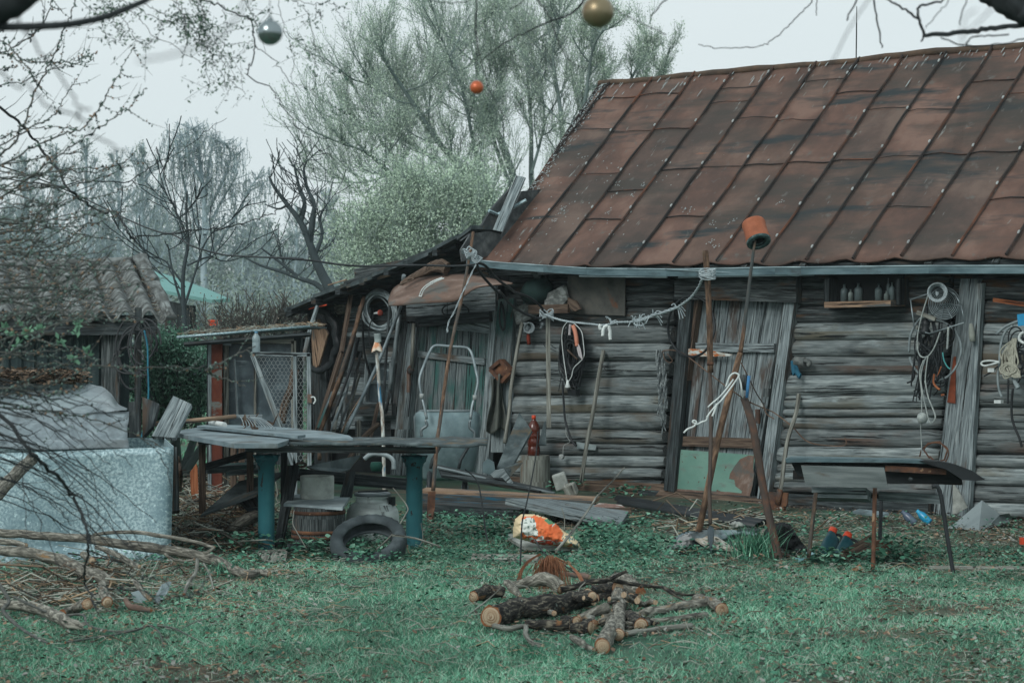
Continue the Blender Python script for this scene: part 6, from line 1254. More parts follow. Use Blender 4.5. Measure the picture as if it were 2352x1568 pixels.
thin('H',[(1240,1285),(1150,1130),(1120,1060),(1130,960)],.0045,(15.9,16),'thin pale stem with pods before the barrel','stick','dry_stalk')
thin('H',[(985,735),(1000,830),(990,860),(1005,900)],.005,(16,16),'kinked pale stem beside the left teal pipe leg','stick','dry_stalk')
thin('H',[(2105,1250),(2140,1180),(2125,1060)],.004,(16,16),'thin stem curving up the right teal pipe leg','stick','dry_stalk')
# left fallen wood
LB='felled branches at the left'
def fb(pts,r,Ys,label,mat='barkgrey',cut=(0,1),name='felled_branch',jit=.05): return logpiece('K',pts,r,Ys,m[mat],label,name,cut,LB,jit,'branch')
fb([(-120,550),(100,560),(300,575),(600,600),(1000,655),(1200,680),(1450,750),(1650,830),(1740,825),(1815,832)],[26,30,30,30,34,34,36,32,28,24],(15.6,14.6),'longest felled branch, sweeping down to the right in front of the galvanised sheet')
fb([(-120,660),(100,680),(300,710),(480,770),(650,850),(760,880)],[28,36,40,44,48,34],(14.9,14.3),'thick felled branch with a splintered end below the longest one',jit=.1)
fb([(-100,600),(60,615),(180,640)],[22,24,18],(15.3,15.2),'short grey branch end between the two thickest felled branches at the left edge')
fb([(630,568),(850,548),(1050,570),(1230,598),(1360,630),(1445,655)],[10,13,14,14,13,11],(15.1,14.9),'thin branch spotted with orange lichen above the longest felled branch','barkgrey',(0,1))
fb([(1445,655),(1400,685),(1370,690)],[11,12,9],(14.9,14.9),'short bent end of the lichen-spotted branch')
fb([(-100,1030),(80,1040),(240,1060),(400,1130),(490,1175),(570,1185)],[30,34,40,42,38,30],(12.9,12.3),'thick curved log lying nearest at the left edge',jit=.08)
fb([(420,1095),(500,1070),(588,1030)],[28,34,40],(12.9,12.55),'short sawn log with a pale oval cut in the left heap','barkgrey',(0,1),'sawn_log')
fb([(690,900),(700,960),(722,1012)],[30,36,38],(13.4,12.9),'stubby sawn log with a hollow brown heart right of the oval cut','barkgrey',(0,1),'sawn_log')
fb([(560,700),(600,730),(622,745)],[24,26,24],(14.4,14.2),'little sawn stub with a pale cut on the thick felled branch','barkgrey',(0,1),'sawn_log')
fb([(650,650),(760,690),(860,745),(940,785)],[16,20,22,14],(14.6,14.2),'mossy grey branch piece under the longest felled branch')
fb([(910,885),(960,950),(1015,1005)],[18,18,14],(13.4,13.1),'small branch piece among pale rags in the left heap')
fb([(840,1005),(880,1050),(960,1070),(1020,1078)],[14,22,20,12],(12.9,12.7),'curved strip of orange bark at the right of the left heap','rustlight',(0,0),'bark_strip')
fb([(1330,735),(1320,820),(1270,890),(1240,970)],[12,13,14,11],(14.5,13.6),'bare bent branch standing down from the longest felled branch','stick',(0,0))
fb([(1370,760),(1410,830),(1440,940)],[6,7,7],(14.4,13.7),'thin straight twig right of the bare bent branch','stick',(0,0))
fb([(1110,700),(1180,735),(1250,745),(1310,735)],[10,9,9,8],(14.8,14.6),'small twig lying behind the longest felled branch')
fb([(-20,880),(60,1010),(20,1080),(130,1190),(240,1260),(330,1300)],[14,14,14,12,10,7],(12.6,11.9),'dark kinked branch lowest at the left edge','branch',(0,0))
fb([(90,985),(250,1060),(400,1112),(555,1106),(590,1175),(700,1210),(830,1222),(930,1205),(1010,1180),(1150,1192),(1260,1240),(1345,1286)],[10,9,9,9,9,8,8,8,7,6,5,4],(12.5,12.0),'long thin winding branch trailing right over the grass','branch',(0,0))
fb([(440,1292),(640,1262),(800,1235),(960,1195)],[8,8,7,6],(11.9,12.0),'thin straight branch crossing the long winding one','branch',(0,0))
fb([(1010,1180),(1070,1220),(1105,1320)],[6,5,4],(12.0,11.8),'short side shoot bending down from the winding branch','branch',(0,0))
fb([(1220,1200),(1330,1150),(1470,1118)],[4,4,3],(12.2,12.4),'thin pale twig alone right of the left heap','stick',(0,0))
logpiece('K',[(-160,420),(-20,290),(100,170),(225,45)],[48,46,44,42],(13.2,13.9),m['barkgrey'],'thick barked branch leaning up across the galvanised sheet at the left edge','leaning_limb',(0,1),LB,.06,'branch')
mb=MB(); mb.poly([W('K',x,y,13.2) for x,y in [(880,960),(930,945),(985,1000),(960,1030),(900,1020)]],.02); T(mb,'pale_scrap',m['poly'],'pale scrap of cloudy film left of the small branch piece','film')
mb=MB(); mb.poly([W('K',x,y,13.4) for x,y in [(1030,1010),(1090,900),(1145,880),(1120,950),(1060,1030)]],.01); T(mb,'curled_scrap',m['poly'],'curled pale film scrap right of the small branch piece','film')
# ---------------------------------------------------------------- cold frame: galvanised sheet, foil roll, clouded cover
cf=empty('cold_frame',G0('K',500,740),'low makeshift bin of galvanised sheet under a grey foil roll and cloudy film','garden frame')
mb=MB()
def gs(u_,v_):
    x=-140+ (395+140)*u_-6*v_*u_; y=1046-20*u_+(1288-1046+14*u_)*v_; p=W('Z',x,y,15.75+.05*math.sin(u_*4)); p.y+=.02*math.sin(u_*9+v_*2)+(.05*max(0,(u_-.95)*20)**2); 
    if v_>.98: p.z=-.02
    return p
mb.grid(gs,40,14,0,True,1.6,.75); o_=mb.build('front_sheet',m['galv'],cf); md=o_.modifiers.new('s','SOLIDIFY'); md.thickness=.003
mb=MB(); a=gs(1,0); b=gs(1,1); bk=Vector((-.22,1.1,0)); mb.slab([b,b+bk,a+bk,a],.004); mb.slab([b+bk,b+bk-Vector((2,0,0)),a+bk-Vector((2,0,0)),a+bk],.004); mb.build('side_sheet',m['galv'],cf)
mb=MB()
def roll(u_,v_):
    x=-200+(1010)*u_; yy=1400-225*v_; Y=15.85+.9*(v_**1.1)
    p=W('D',x,yy,Y); p.y-=.12*math.sin(v_*PI)*.6; p.z+=.005*math.sin(u_*9+v_*3)+.022*math.sin(v_*13); return p
mb.grid(roll,40,20,0,True,2,.9); o_=mb.build('foil_roll',m['felt'],cf); md=o_.modifiers.new('s','SOLIDIFY'); md.thickness=.01
mb=MB()
te=[(-200,1075),(0,1062),(200,1040),(400,1030),(500,1010),(575,998),(640,1012),(700,1060),(740,1120),(800,1150)]
ts_=spline([Vector((x,y,0)) for x,y in te],4)
def cov(u_,v_):
    i=min(int(u_*(len(ts_)-1)+.5),len(ts_)-1); t_=ts_[i]; yb=1195-35*u_; y=yb+(t_.y-yb)*v_; x=t_.x; p=W('D',x,y,16.7+.7*v_-.0); p.y-=.06*math.sin(v_*PI); p.z+=.012*noise.noise(Vector((u_*9,v_*3,0))); return p
mb.grid(cov,len(ts_)-1,10,0,True); mb.build('clear_cover',m['poly'],cf)
# ---------------------------------------------------------------- shed with wavy slate roof
shd=empty('slate_roofed_shed',W('D',450,900,21.3)*1,'old shed with a wavy cement-slate roof full of dry leaves at the left','shed'); 
mb=MB(); nw=150
def wav(u_,v_):
    xf=-420+1490*u_; xb=-420+1330*u_; a=W('D',xf,578,20.9); b=W('D',xb,238,22.7); p=a.lerp(b,v_)
    ph=(xf)/150*2*PI; p.z+=.050*math.sin(ph)-.02*max(0,u_-.9)*6*(1-v_); 
    if .42<v_<.44 : p.z+=.012
    return p
mb.grid(wav,nw*2,16,0,True,5,2); o_=mb.build('roof',m['slatemoss'],shd); md=o_.modifiers.new('s','SOLIDIFY'); md.thickness=.014; md.offset=1
mb=MB(); a=W('D',-500,243,22.75); b=W('D',905,238,22.75); mb.tube(spline([a+UP*.0,a.lerp(b,.5)-UP*.01,b+UP*.02],4),.045,8,jit=.15)
a2=W('D',880,225,22.7); b2=W('D',1075,590,20.9); mb.tube(spline([a2+UP*.04,a2.lerp(b2,.5)+UP*.03,b2+UP*.01],4),[.07,.05],8,jit=.2,flat=(UP,.5)); mb.build('ridge_tiles',m['slatemoss'],shd)
mb=MB(); mb.plank(W('D',-500,632,21),W('D',985,625,21),.17,.05,face=(0,-1,0)); mb.build('fascia',m['boarddark'],shd)
mb=MB(); q=[W('D',-500,1400,21.2),W('D',790,1400,21.2),W('D',790,640,21.2),W('D',-500,640,21.2)]; q[0].z=q[1].z=-.05; stripe(mb,[q[3],q[2],q[1],q[0]],16,.03); 
bk=Vector((-.5,1.5,0)); mb.slab([q[1],q[1]+bk,q[2]+bk+UP*.4,q[2]],.03); mb.build('wall',M('mouldy_board',[(.25,rgb(28,38,40)),(.5,rgb(44,58,60)),(.75,rgb(70,84,84))],3,(1,9,1),8,[(rgb(110,126,122),5,(1,5,1),.64,.7)],var=0),shd)
mb=MB(); mb.plank(W('D',700,640,21.1),W('D',690,1400,21.1),.16,.05,face=(0,-1,0)); mb.build('corner_post',m['logdark'],shd)
mb=MB(); mb.plank(Vector((W('D',868,650,20).x,20,1.65)),Vector((W('D',862,650,20).x,20,-.05)),.05,.05); T(mb,'dark_post',m['boarddark'],'dark thin post with hoses hung on it, right of the slate-roofed shed','post')
mb=MB()
for k in range(7):
    x=R.uniform(800,960); cx=W('D',x,R.uniform(700,860),19.9); rx=R.uniform(.08,.2); rz=R.uniform(.1,.28)
    mb.tube([cx+Vector((math.cos(a)*rx,.03*math.sin(a),math.sin(a)*rz)) for a in np.linspace(0,5,24)],.008,5)
mb.tube(spline([W('D',x,y,19.9) for x,y in [(960,670),(985,740),(960,800),(930,860),(925,1000)]],5),.012,6); T(mb,'hung_hoses',m['black'],'black hoses hung on the thin dark post','hose')
mb=MB(); mb.tube(spline([W('D',x,y,19.8) for x,y in [(905,660),(925,760),(928,900),(932,1060),(915,1200),(885,1350)]],5),.008,6); T(mb,'teal_hose',M('teal_hose',[(.4,rgb(36,96,116)),(.6,rgb(52,120,140))],5,bump=0),'thin teal hose hanging from the dark post to the film-covered bin','hose')
# ---------------------------------------------------------------- coop and mesh gate
cp=empty('small_coop',W('D',1600,1300,20.8),'small rust-painted coop with a flat metal roof left of the lean-to','coop')
mb=MB(); f0,f1=W('D',1108,703,20.3),W('D',1945,635,20.6); k0,k1=W('D',1300,690,22.2),W('D',2050,640,22.4); mb.hexa([f0-UP*.012,f1-UP*.012,k1-UP*.012,k0-UP*.012,f0,f1,k1,k0]); mb.tube([f0,f1],.012,6,1); mb.tube([f0+Vector((.06,0,-.06)),f1-UP*.07],.02,4,2); mb.build('roof',[m['gutter'],m['galv'],m['boarddark']],cp)
mb=MB(); 
for x,w_,mi in ((1352,.115,0),(1318,.03,1)):
    a=W('D',x,735,20.6); mb.plank(a,Vector((a.x,20.6-.01*mi,-.05)),w_,.06,mi=mi)
mb.build('post',[m['coop'],m['board']],cp)
mb=MB(); a=W('D',1420,725,20.7); b=W('D',1842,725,20.7)
for p,q_ in ((a,Vector((a.x,20.7,-.05))),(b,Vector((b.x,20.7,-.05)))): mb.plank(p,q_,.04,.04)
mb.plank(a,b,.05,.04); mb.plank(W('D',1600,740,20.72),W('D',1600,1500,20.72),.02,.02); mb.build('window_frame',m['stick'],cp)
mb=MB(); mb.slab([W('D',1430,1400,20.75),W('D',1835,1400,20.75),W('D',1835,745,20.75),W('D',1430,745,20.75)],.01); mb.build('pane',m['pane'],cp)
mb=MB(); mb.slab([W('D',1300,1500,20.8),W('D',1900,1500,20.8),W('D',1900,700,20.8),W('D',1300,740,20.8)],.03,1); q0=W('D',1310,1500,20.62); q1=W('D',1310,740,20.62); mb.slab([q0,q0+Vector((.3,1.4,0)),q1+Vector((.3,1.4,0)),q1],.03); mb.build('wall',[m['coop'],m['boarddark']],cp)
mb=MB(); mb.tube(spline([W('D',1470,840,20.68),W('D',1480,1000,20.68),W('D',1490,1200,20.68)],3),.01,5); mb.plank(W('D',1390,745,20.66),W('D',1450,750,20.66),.02,.01); mb.build('bar',m['steel'],cp)
mg=empty('mesh_gate',W('D',1760,1480,19.7),'grey-framed wire mesh gate leaning before the small coop','gate')
mb=MB(); Yg=19.8
def bar(x0,y0,x1,y1,w_): mb.plank(W('D',x0,y0,Yg),W('D',x1,y1,Yg),w_,.02)
bar(1575,806,1945,812,.03); bar(1938,805,1942,1700,.032); bar(1852,815,1852,1700,.032); bar(1585,812,1765,1280,.045); bar(1765,1280,1860,1560,.045); mb.build('frame',m['board'],mg)
mb=MB(); x=1600
hx=26;hy=22
for j in range(0,34):
    y0=825+j*hy
    for i in range(13):
        xa=1600+i*hx+(hx/2 if j%2 else 0)
        if xa>1935: continue
        if xa<1600+(y0-825)*.38: continue
        c=W('D',xa,y0,Yg); l=W('D',xa-hx/2,y0+hy*.55,Yg); r=W('D',xa+hx/2,y0+hy*.55,Yg); d=W('D',xa-hx/2,y0+hy,Yg)
        mb.tube([l,c,r],.0017,3,cap=False); mb.tube([l,d],.0019,3,cap=False)
mb.build('wire_mesh',m['clip'],mg)
mb=MB(); mb.plank(W('D',1942,1060,19.78),W('D',1942,1115,19.78),.035,.02); mb.tube(spline([W('D',1950,1080,19.75),W('D',1970,1078,19.75),W('D',1978,1100,19.75),W('D',1966,1120,19.75)],3),.006,5,1); mb.build('latch',[m['rustlight'],m['white']],mg)
mb=MB(); mb.tube(spline([W('D',1850,905,20.2),W('D',1830,1020,20.2),W('D',1790,1120,20.2),W('D',1765,1240,20.2)],4),.04,6,flat=(Vector((0,1,0)),.4)); T(mb,'curved_brown_board',m['brownwood'],'curved brown board seen behind the wire mesh gate','board')
c=W('D',1607,800,19.8); bt=empty('clear_bottle',c,'clear plastic bottle standing on the corner of the wire mesh gate','bottle'); r=.033
mb=MB(); mb.lathe(c,[(0,0),(r*.9,0),(r,.01),(r,.08),(r*.93,.085),(r,.09),(r,.115),(r*.85,.135),(r*.4,.155),(r*.38,.163)],UP,18); mb.build('body',m['clear'],bt)
mb=MB(); mb.lathe(c+UP*.16,[(0,0),(r*.42,0),(r*.42,.012),(0,.013)],UP,12); mb.build('cap',M('lightblue_cap',[(.4,rgb(84,130,160)),(.6,rgb(110,150,176))],4,bump=0),bt)
# ---------------------------------------------------------------- far house and overhead wire
gb=empty('green_roofed_house',W('D',1180,700,45),'distant low house with a pale green metal roof','house')
mb=MB(); q=[W('D',965,290,45.5),W('D',1015,395,44),W('D',1330,470,44),W('D',1432,465,44),W('D',1100,300,46)]
mb.poly([W('D',x,y,44+(460-y)*.02) for x,y in [(935,288),(985,292),(1130,338),(1300,400),(1440,462),(1330,468),(1180,440),(1010,405)]],.06,nrm=(0,.3,-1)); mb.build('roof',M('green_metal_roof',[(.3,rgb(96,136,134)),(.6,rgb(116,156,152))],3,(1,8,1),bump=.1),gb)
mb=MB(); a=W('D',1040,430,45.2); b=W('D',1330,470,45.2); bk=Vector((-.8,2.2,0)); 
A0=Vector((a.x,a.y,0));B0=Vector((b.x-.4,b.y,0)); a.z=1.85; B1=Vector((B0.x,B0.y,1.75)); mb.slab([A0,B0,B1,a],.1); mb.slab([B0,B0+bk,B1+bk,B1],.1); mb.build('wall',m['boarddark'],gb)
mb=MB(); mb.box(W('D',1350,612,30),Vector((.075,0,0)),Vector((0,.06,0)),UP*.035); mb.box(W('D',1350,600,30),Vector((.085,0,0)),Vector((0,.07,0)),UP*.008); T(mb,'red_crate',m['redcap'],'small orange-red crate seen beyond the coop roof','crate')
mb=MB(); q=[W('Z',-300,300,30),W('Z',60,400,28),W('Z',322,517,25),W('D',1090,62,24),W('D',1200,130,23.5),W('D',1380,182,23),W('D',1500,195,22.5),W('D',1900,212,21),W('E',0,256,20.5),W('E',300,280,20.3),W('E',520,312,20.1),W('E',720,322,20),W('E',1130,316,19.5),W('E',1400,322,19.3),W('E',1570,310,19.1)]; mb.tube(spline(q,6),.009,5)
T(mb,'overhead_cable',m['black'],'thin black cable strung across the yard to the tall spade','cable')

for k in range(30):   # kindling in the heap
    x=R.uniform(1120,1620); y=R.uniform(400,640); a=R.uniform(-.5,.5); l=R.uniform(50,120)
    mb=MB(); y1=y+a*l*.5
    def cl(x_,y_):
        Y=min(R.uniform(12.4,13.4),(EYE-.05)*F/(px('L',x_,y_)[1]-HZ)); return W('L',x_,y_,Y)
    p0=cl(x,y); p1=cl(x+l,y1); p1.y=(p0.y+p1.y)/2; r_=R.uniform(.008,.021); mb.tube([p0,p0.lerp(p1,.5)+Vector((0,0,R.uniform(-.01,.015))),p1],[r_,r_*.8],8,0,True,.08,capmi=1)
    T(mb,'kindling_stick',[R.choice((m['bark'],m['barkgrey'],m['stick'])),m['cut']],'small cut stick lying among the logs of the pile','stick','kindling among the cut logs')
# ---------------------------------------------------------------- vegetation helpers
def npmesh(name,V,Fc,mats,mi=None,parent=None,origin=None,smooth=False):
    V=np.asarray(V,dtype=np.float64); Fc=np.asarray(Fc,dtype=np.int32); k=Fc.shape[1]
    if parent is not None: V=V-np.array(WM[parent.name].translation)
    elif origin is not None: V=V-np.array(origin)
    me=bpy.data.meshes.new(name); me.vertices.add(len(V)); me.vertices.foreach_set('co',V.astype(np.float32).ravel())
    me.loops.add(Fc.size); me.loops.foreach_set('vertex_index',Fc.ravel()); me.polygons.add(len(Fc))
    me.polygons.foreach_set('loop_start',np.arange(0,Fc.size,k,dtype=np.int32)); me.polygons.foreach_set('loop_total',np.full(len(Fc),k,dtype=np.int32))
    if mi is not None: me.polygons.foreach_set('material_index',np.asarray(mi,dtype=np.int32))
    if smooth: me.polygons.foreach_set('use_smooth',np.ones(len(Fc),dtype=bool))
    for q in mats: me.materials.append(q)
    me.update(calc_edges=True); me.validate()
    o=bpy.data.objects.new(name,me); COL.objects.link(o)
    if parent is not None: o.parent=parent; WM[o.name]=WM[parent.name]
    elif origin is not None: o.location=origin
    return o
def prisms(P0,P1,R0,R1,n=4):
    P0=np.asarray(P0);P1=np.asarray(P1);R0=np.asarray(R0)[:,None];R1=np.asarray(R1)[:,None]
    d=P1-P0; L=np.linalg.norm(d,axis=1,keepdims=True); d=d/np.maximum(L,1e-9)
    a=np.where(np.abs(d[:,2:3])<.9,np.array([[0,0,1.]]),np.array([[1.,0,0]])); x=np.cross(d,a); x/=np.linalg.norm(x,axis=1,keepdims=True); y=np.cross(d,x)
    V=[]
    for P_,R_ in ((P0,R0),(P1,R1)):
        for k in range(n):
            q=2*PI*k/n; V.append(P_+(x*math.cos(q)+y*math.sin(q))*R_)
    V=np.stack(V,1); m_=len(P0); base=(np.arange(m_)*2*n)[:,None]
    Fc=np.stack([np.concatenate([base+k,base+(k+1)%n,base+n+(k+1)%n,base+n+k],1) for k in range(n)],1).reshape(-1,4)
    return V.reshape(-1,3),Fc
def leaves(C,s0,s1,asp=.45,up=.3,rng=NR):
    C=np.asarray(C); n=len(C); d=rng.normal(size=(n,3)); d[:,2]+=up; d/=np.linalg.norm(d,axis=1,keepdims=True)
    e=rng.normal(size=(n,3)); w_=np.cross(d,e); w_/=np.linalg.norm(w_,axis=1,keepdims=True); s=rng.uniform(s0,s1,(n,1))
    A=C; B=C+d*s*.5+w_*s*asp*.5; D=C+d*s; E=C+d*s*.5-w_*s*asp*.5
    V=np.stack([A,B,D,E],1).reshape(-1,3); Fc=np.arange(n*4).reshape(-1,4); return V,Fc
class Tree:
    def __init__(s): s.s=[]; s.tw=[]; s.tips=[]
    def limb(s,pts,r0,r1,thick=True):
        q=spline(pts,4); n=len(q)
        for i in range(n-1):
            (s.s if thick else s.tw).append((q[i],q[i+1],r0+(r1-r0)*i/n,r0+(r1-r0)*(i+1)/n))
        return q
    def grow(s,p,d,L,r,lev,up,spread,kids,rmin,wig=.25):
        n=4 if lev>0 else 3; q=p; dd=Vector(d).normalized()
        for i in range(n):
            dd=(dd+Vector((R.gauss(0,wig),R.gauss(0,wig),R.gauss(0,wig)+up))*.5).normalized()
            q2=q+dd*L/n; a=max(rmin,r*(1-.5*i/n)); b=max(rmin,r*(1-.5*(i+1)/n)); (s.s if a>rmin*2.2 else s.tw).append((q,q2,a,b))
            if lev>0:
                for _ in range(kids if i else max(1,kids-1)):
                    o=Vector((R.gauss(0,1),R.gauss(0,1),R.gauss(0,1))); o=(dd+o.normalized()*spread).normalized()
                    s.grow(q.lerp(q2,R.random()),o,L*R.uniform(.45,.75),b*.6,lev-1,up,spread,kids,rmin,wig)
            else: s.tips.append(q2)
            q=q2
    def make(s,name,label,cat,base,mb_,mt,leafmat=None,leafn=0,ls=(.03,.06),jit=.06,group=None,n1=6,leafup=.3):
        o=empty(name,base,label,cat,group)
        if s.s: 
            a=s.s; V,Fc=prisms([tuple(x[0]) for x in a],[tuple(x[1]) for x in a],[x[2] for x in a],[x[3] for x in a],n1); npmesh('trunk',V,Fc,[mb_],parent=o,smooth=True)
        V=np.zeros((0,3));Fc=np.zeros((0,4),int); mi=np.zeros(0,int)
        if s.tw:
            a=s.tw; V,Fc=prisms([tuple(x[0]) for x in a],[tuple(x[1]) for x in a],[x[2] for x in a],[x[3] for x in a],3); mi=np.zeros(len(Fc),int)
        if leafn and s.tips:
            C=np.array([tuple(t) for t in s.tips]); C=np.repeat(C,leafn,0)+NR.normal(0,jit,(len(C)*leafn,3)); V2,F2=leaves(C,ls[0],ls[1],up=leafup); F2=F2+len(V)
            V=np.concatenate([V,V2]); Fc=np.concatenate([Fc,F2]); mi=np.concatenate([mi,1+(NR.random(len(F2))<.35).astype(int)])
        if len(Fc): npmesh('crown',V,Fc,[mt]+(leafmat or []),mi,parent=o)
        return o
def flat(name,c,rough=.9,tr=0):
    q=bpy.data.materials.new(name); q.use_nodes=True; b=q.node_tree.nodes['Principled BSDF']; nt=q.node_tree
    tc=nt.nodes.new('ShaderNodeTexCoord'); nz=nt.nodes.new('ShaderNodeTexNoise'); nz.inputs['Scale'].default_value=2.3; nz.inputs['Detail'].default_value=3
    hs=nt.nodes.new('ShaderNodeHueSaturation'); hs.inputs['Color'].default_value=c; mr=nt.nodes.new('ShaderNodeMapRange'); mr.inputs['From Min'].default_value=.3; mr.inputs['From Max'].default_value=.7; mr.inputs['To Min'].default_value=.75; mr.inputs['To Max'].default_value=1.25
    nt.links.new(tc.outputs['Object'],nz.inputs['Vector']); nt.links.new(nz.outputs['Fac'],mr.inputs['Value']); nt.links.new(mr.outputs[0],hs.inputs['Value']); nt.links.new(hs.outputs[0],b.inputs['Base Color'])
    b.inputs['Roughness'].default_value=rough; b.inputs['Specular IOR Level'].default_value=.2
    return q
lw1,lw2=flat('willow_leaf',rgb(172,188,168)),flat('willow_leaf_pale',rgb(198,210,192)); tw_=flat('twig_grey',rgb(150,162,156)); tk_=flat('trunk_grey',rgb(112,124,122))
# big willow behind the barn
t=Tree(); YT=46
def wl(pts,r0,r1,dz=0,spawn=.25,up=.35,lev=2,step=1):
    r0*=.66; r1*=.8; LS=.55 if pts[-1][0]>1370 else 1
    q=t.limb([W('Z',x,y,YT+dz*(i/(len(pts)-1))) for i,(x,y) in enumerate(pts)],r0,r1); n=len(q)
    for i in range(int(n*spawn),n,step):
        for _ in range(1):
            d=(q[min(i+1,n-1)]-q[i-1]).normalized(); o=(d*.8+Vector((R.gauss(0,.9),R.gauss(0,.6),R.gauss(.1,.4)))).normalized()
            t.grow(q[i],o,R.uniform(.6,1.2)*LS,max(.018,r1*.8),lev,up,.62,2,.0042,.2)
wl([(1250,722),(1180,520),(1120,450),(1010,330),(930,210),(870,120)],.15,.02,-2)
wl([(1180,520),(1040,370),(960,250),(900,225),(835,190)],.09,.015,1,.2)
wl([(1120,450),(1090,340),(1060,200),(1010,80)],.08,.015,-1)
wl([(1250,722),(1200,480),(1150,330),(1100,180),(1075,60)],.12,.015,1,.45)
wl([(1250,722),(1222,450),(1220,300),(1210,160),(1200,70)],.11,.015,2,.45)
wl([(1260,722),(1290,450),(1290,280),(1270,130),(1290,50)],.12,.015,0,.45)
wl([(1290,450),(1340,250),(1360,120),(1385,70)],.08,.015,-1,.2)
wl([(1300,520),(1400,300),(1450,180),(1490,120)],.09,.012,1,.3)
wl([(1150,560),(1000,480),(900,400),(840,350),(785,330)],.09,.015,-2,.3)
wl([(1000,480),(880,330),(835,240)],.06,.015,1,.2)
wl([(900,400),(830,420),(780,410)],.04,.012,1,.1); wl([(1120,450),(1060,400),(960,340),(890,300),(830,300)],.06,.012,1,.2); wl([(1200,480),(1170,360),(1120,260),(1050,180),(990,130)],.06,.012,1,.3); wl([(1220,400),(1250,280),(1240,170),(1250,80)],.05,.012,1,.2); wl([(1290,420),(1320,320),(1340,200),(1330,100)],.05,.012,1,.2)
wl([(1400,300),(1480,220),(1525,170)],.05,.012,1,.2)
wl([(1190,470),(1130,300),(1150,180),(1140,60)],.07,.012,2,.3)
t.make('willow_tree','big pale budding willow with many leaning stems behind the barn','tree',W('Z',1250,722,YT)*1,tk_,tw_,[lw1,lw2],5,(.022,.045),.05,leafup=.9)
# pale leafy bush
def bushy(name,label,cat,cells,Y,lm,leafn,ls,twm,base,group=None,L=(.3,.55),lev=1,up=.2,jit=.12,dY=1.2,rmin=.006):
    t=Tree(); b=Vector(base)
    for (x,y,n_,sx,sy) in cells:
        for _ in range(n_):
            p=W('Z',x+R.gauss(0,sx),y+R.gauss(0,sy),Y+R.uniform(-dY,dY)); d=(p-b).normalized(); 
            t.grow(p-d*.25,(d+Vector((R.gauss(0,.4),R.gauss(0,.4),R.gauss(0,.4)))),R.uniform(*L),.012,lev,up,.9,2,rmin)
    for (x,y,n_,sx,sy) in cells:
        p=W('Z',x,y,Y); t.limb([b,b.lerp(p,.5)+Vector((R.gauss(0,.2),R.gauss(0,.2),.1)),p],.05,.012)
    return t.make(name,label,cat,base,tk_,twm,lm,leafn,ls,jit,group)
bushy('flowering_bush','dense pale green leafing bush behind the lean-to roof','bush',[(900,540,80,65,55),(980,470,70,70,60),(1050,510,70,60,60),(850,600,60,40,35),(960,590,80,50,35),(1080,450,50,30,30),(1110,560,50,25,30),(820,520,30,30,30),(940,450,40,40,25)],40,[lw1,flat('bush_leaf_pale',rgb(188,204,182))],6,(.028,.06),tw_,(W('Z',980,722,40).x,40,0))
hz1,hz2=flat('far_twig',rgb(160,174,180)),flat('far_leaf',rgb(140,154,146)); hz3=flat('far_leaf_pale',rgb(144,156,144))  # pale blue-grey: distance haze painted into the far tree colours
# far bare trees
def bare(h,w_,up,n,rmin,lev=3):
    t=Tree(); t.limb([Vector((0,0,0)),Vector((.1,0,h*.4)),Vector((-.05,.1,h*.7)),Vector((0,0,h))],h*.016,.02)
    for k in range(n):
        z=h*(.22+.74*k/n); a=k*2.4; e=1-abs(k/n-.35)*1.1; d=Vector((math.cos(a)*.8,math.sin(a)*.8,.7)); t.grow(Vector((0,0,z)),d,w_*e*R.uniform(.7,1.1),.03,lev,up,.7,2,rmin)
    return t
protos=[]
spots=[(-30,335,88),(60,350,80),(130,330,90),(200,318,84),(268,345,92),(330,328,78),(365,400,86),(20,470,64),(110,500,66),(240,480,62),(620,500,76),(560,560,70),(680,470,80),(755,430,84)]
names=['leftmost far bare tree beyond the slate-roofed shed','second far bare tree from the left edge','third far bare tree from the left edge','tall far bare tree with a pointed top above the shed ridge','fine-twigged far bare tree left of the drooping birch','far bare tree touching the left side of the drooping birch','lower bare tree in front of the birch','low bare tree over the left end of the shed roof','low bare tree over the middle of the shed roof','low bare tree just right of the shed ridge end','small far tree right of the drooping birch','small far tree at the foot of the birch','far tree behind the dark gnarled one','far tree at the left rim of the big willow']
for i,((x,y,Y),lb) in enumerate(zip(spots,names)):
    h=EYE+(HZ-y)*Y/F; b=Vector(((x-CX)*Y/F,Y,0))
    if len(protos)<4:
        t=bare(h,1.35,.35+.1*R.random(),16,.009,2); t.s=[(a+b,c+b,r1,r2) for a,c,r1,r2 in t.s]; t.tw=[(a+b,c+b,r1,r2) for a,c,r1,r2 in t.tw]; t.tips=[p+b for p in t.tips]
        o=t.make('bare_tree',lb,'tree',b,hz1,hz1,[hz2,hz3],1,(.05,.09),.1,'far bare trees at the left'); protos.append((o,h))
    else:
        src,h0=protos[i%4]; o=src.copy(); COL.objects.link(o); o.location=b; s_=h/h0; o.scale=(s_*1.05,s_*1.05,s_); o.rotation_euler=(0,0,i*1.3); o['label']=lb
        for chd in src.children: c2=chd.copy(); c2.parent=o; COL.objects.link(c2)
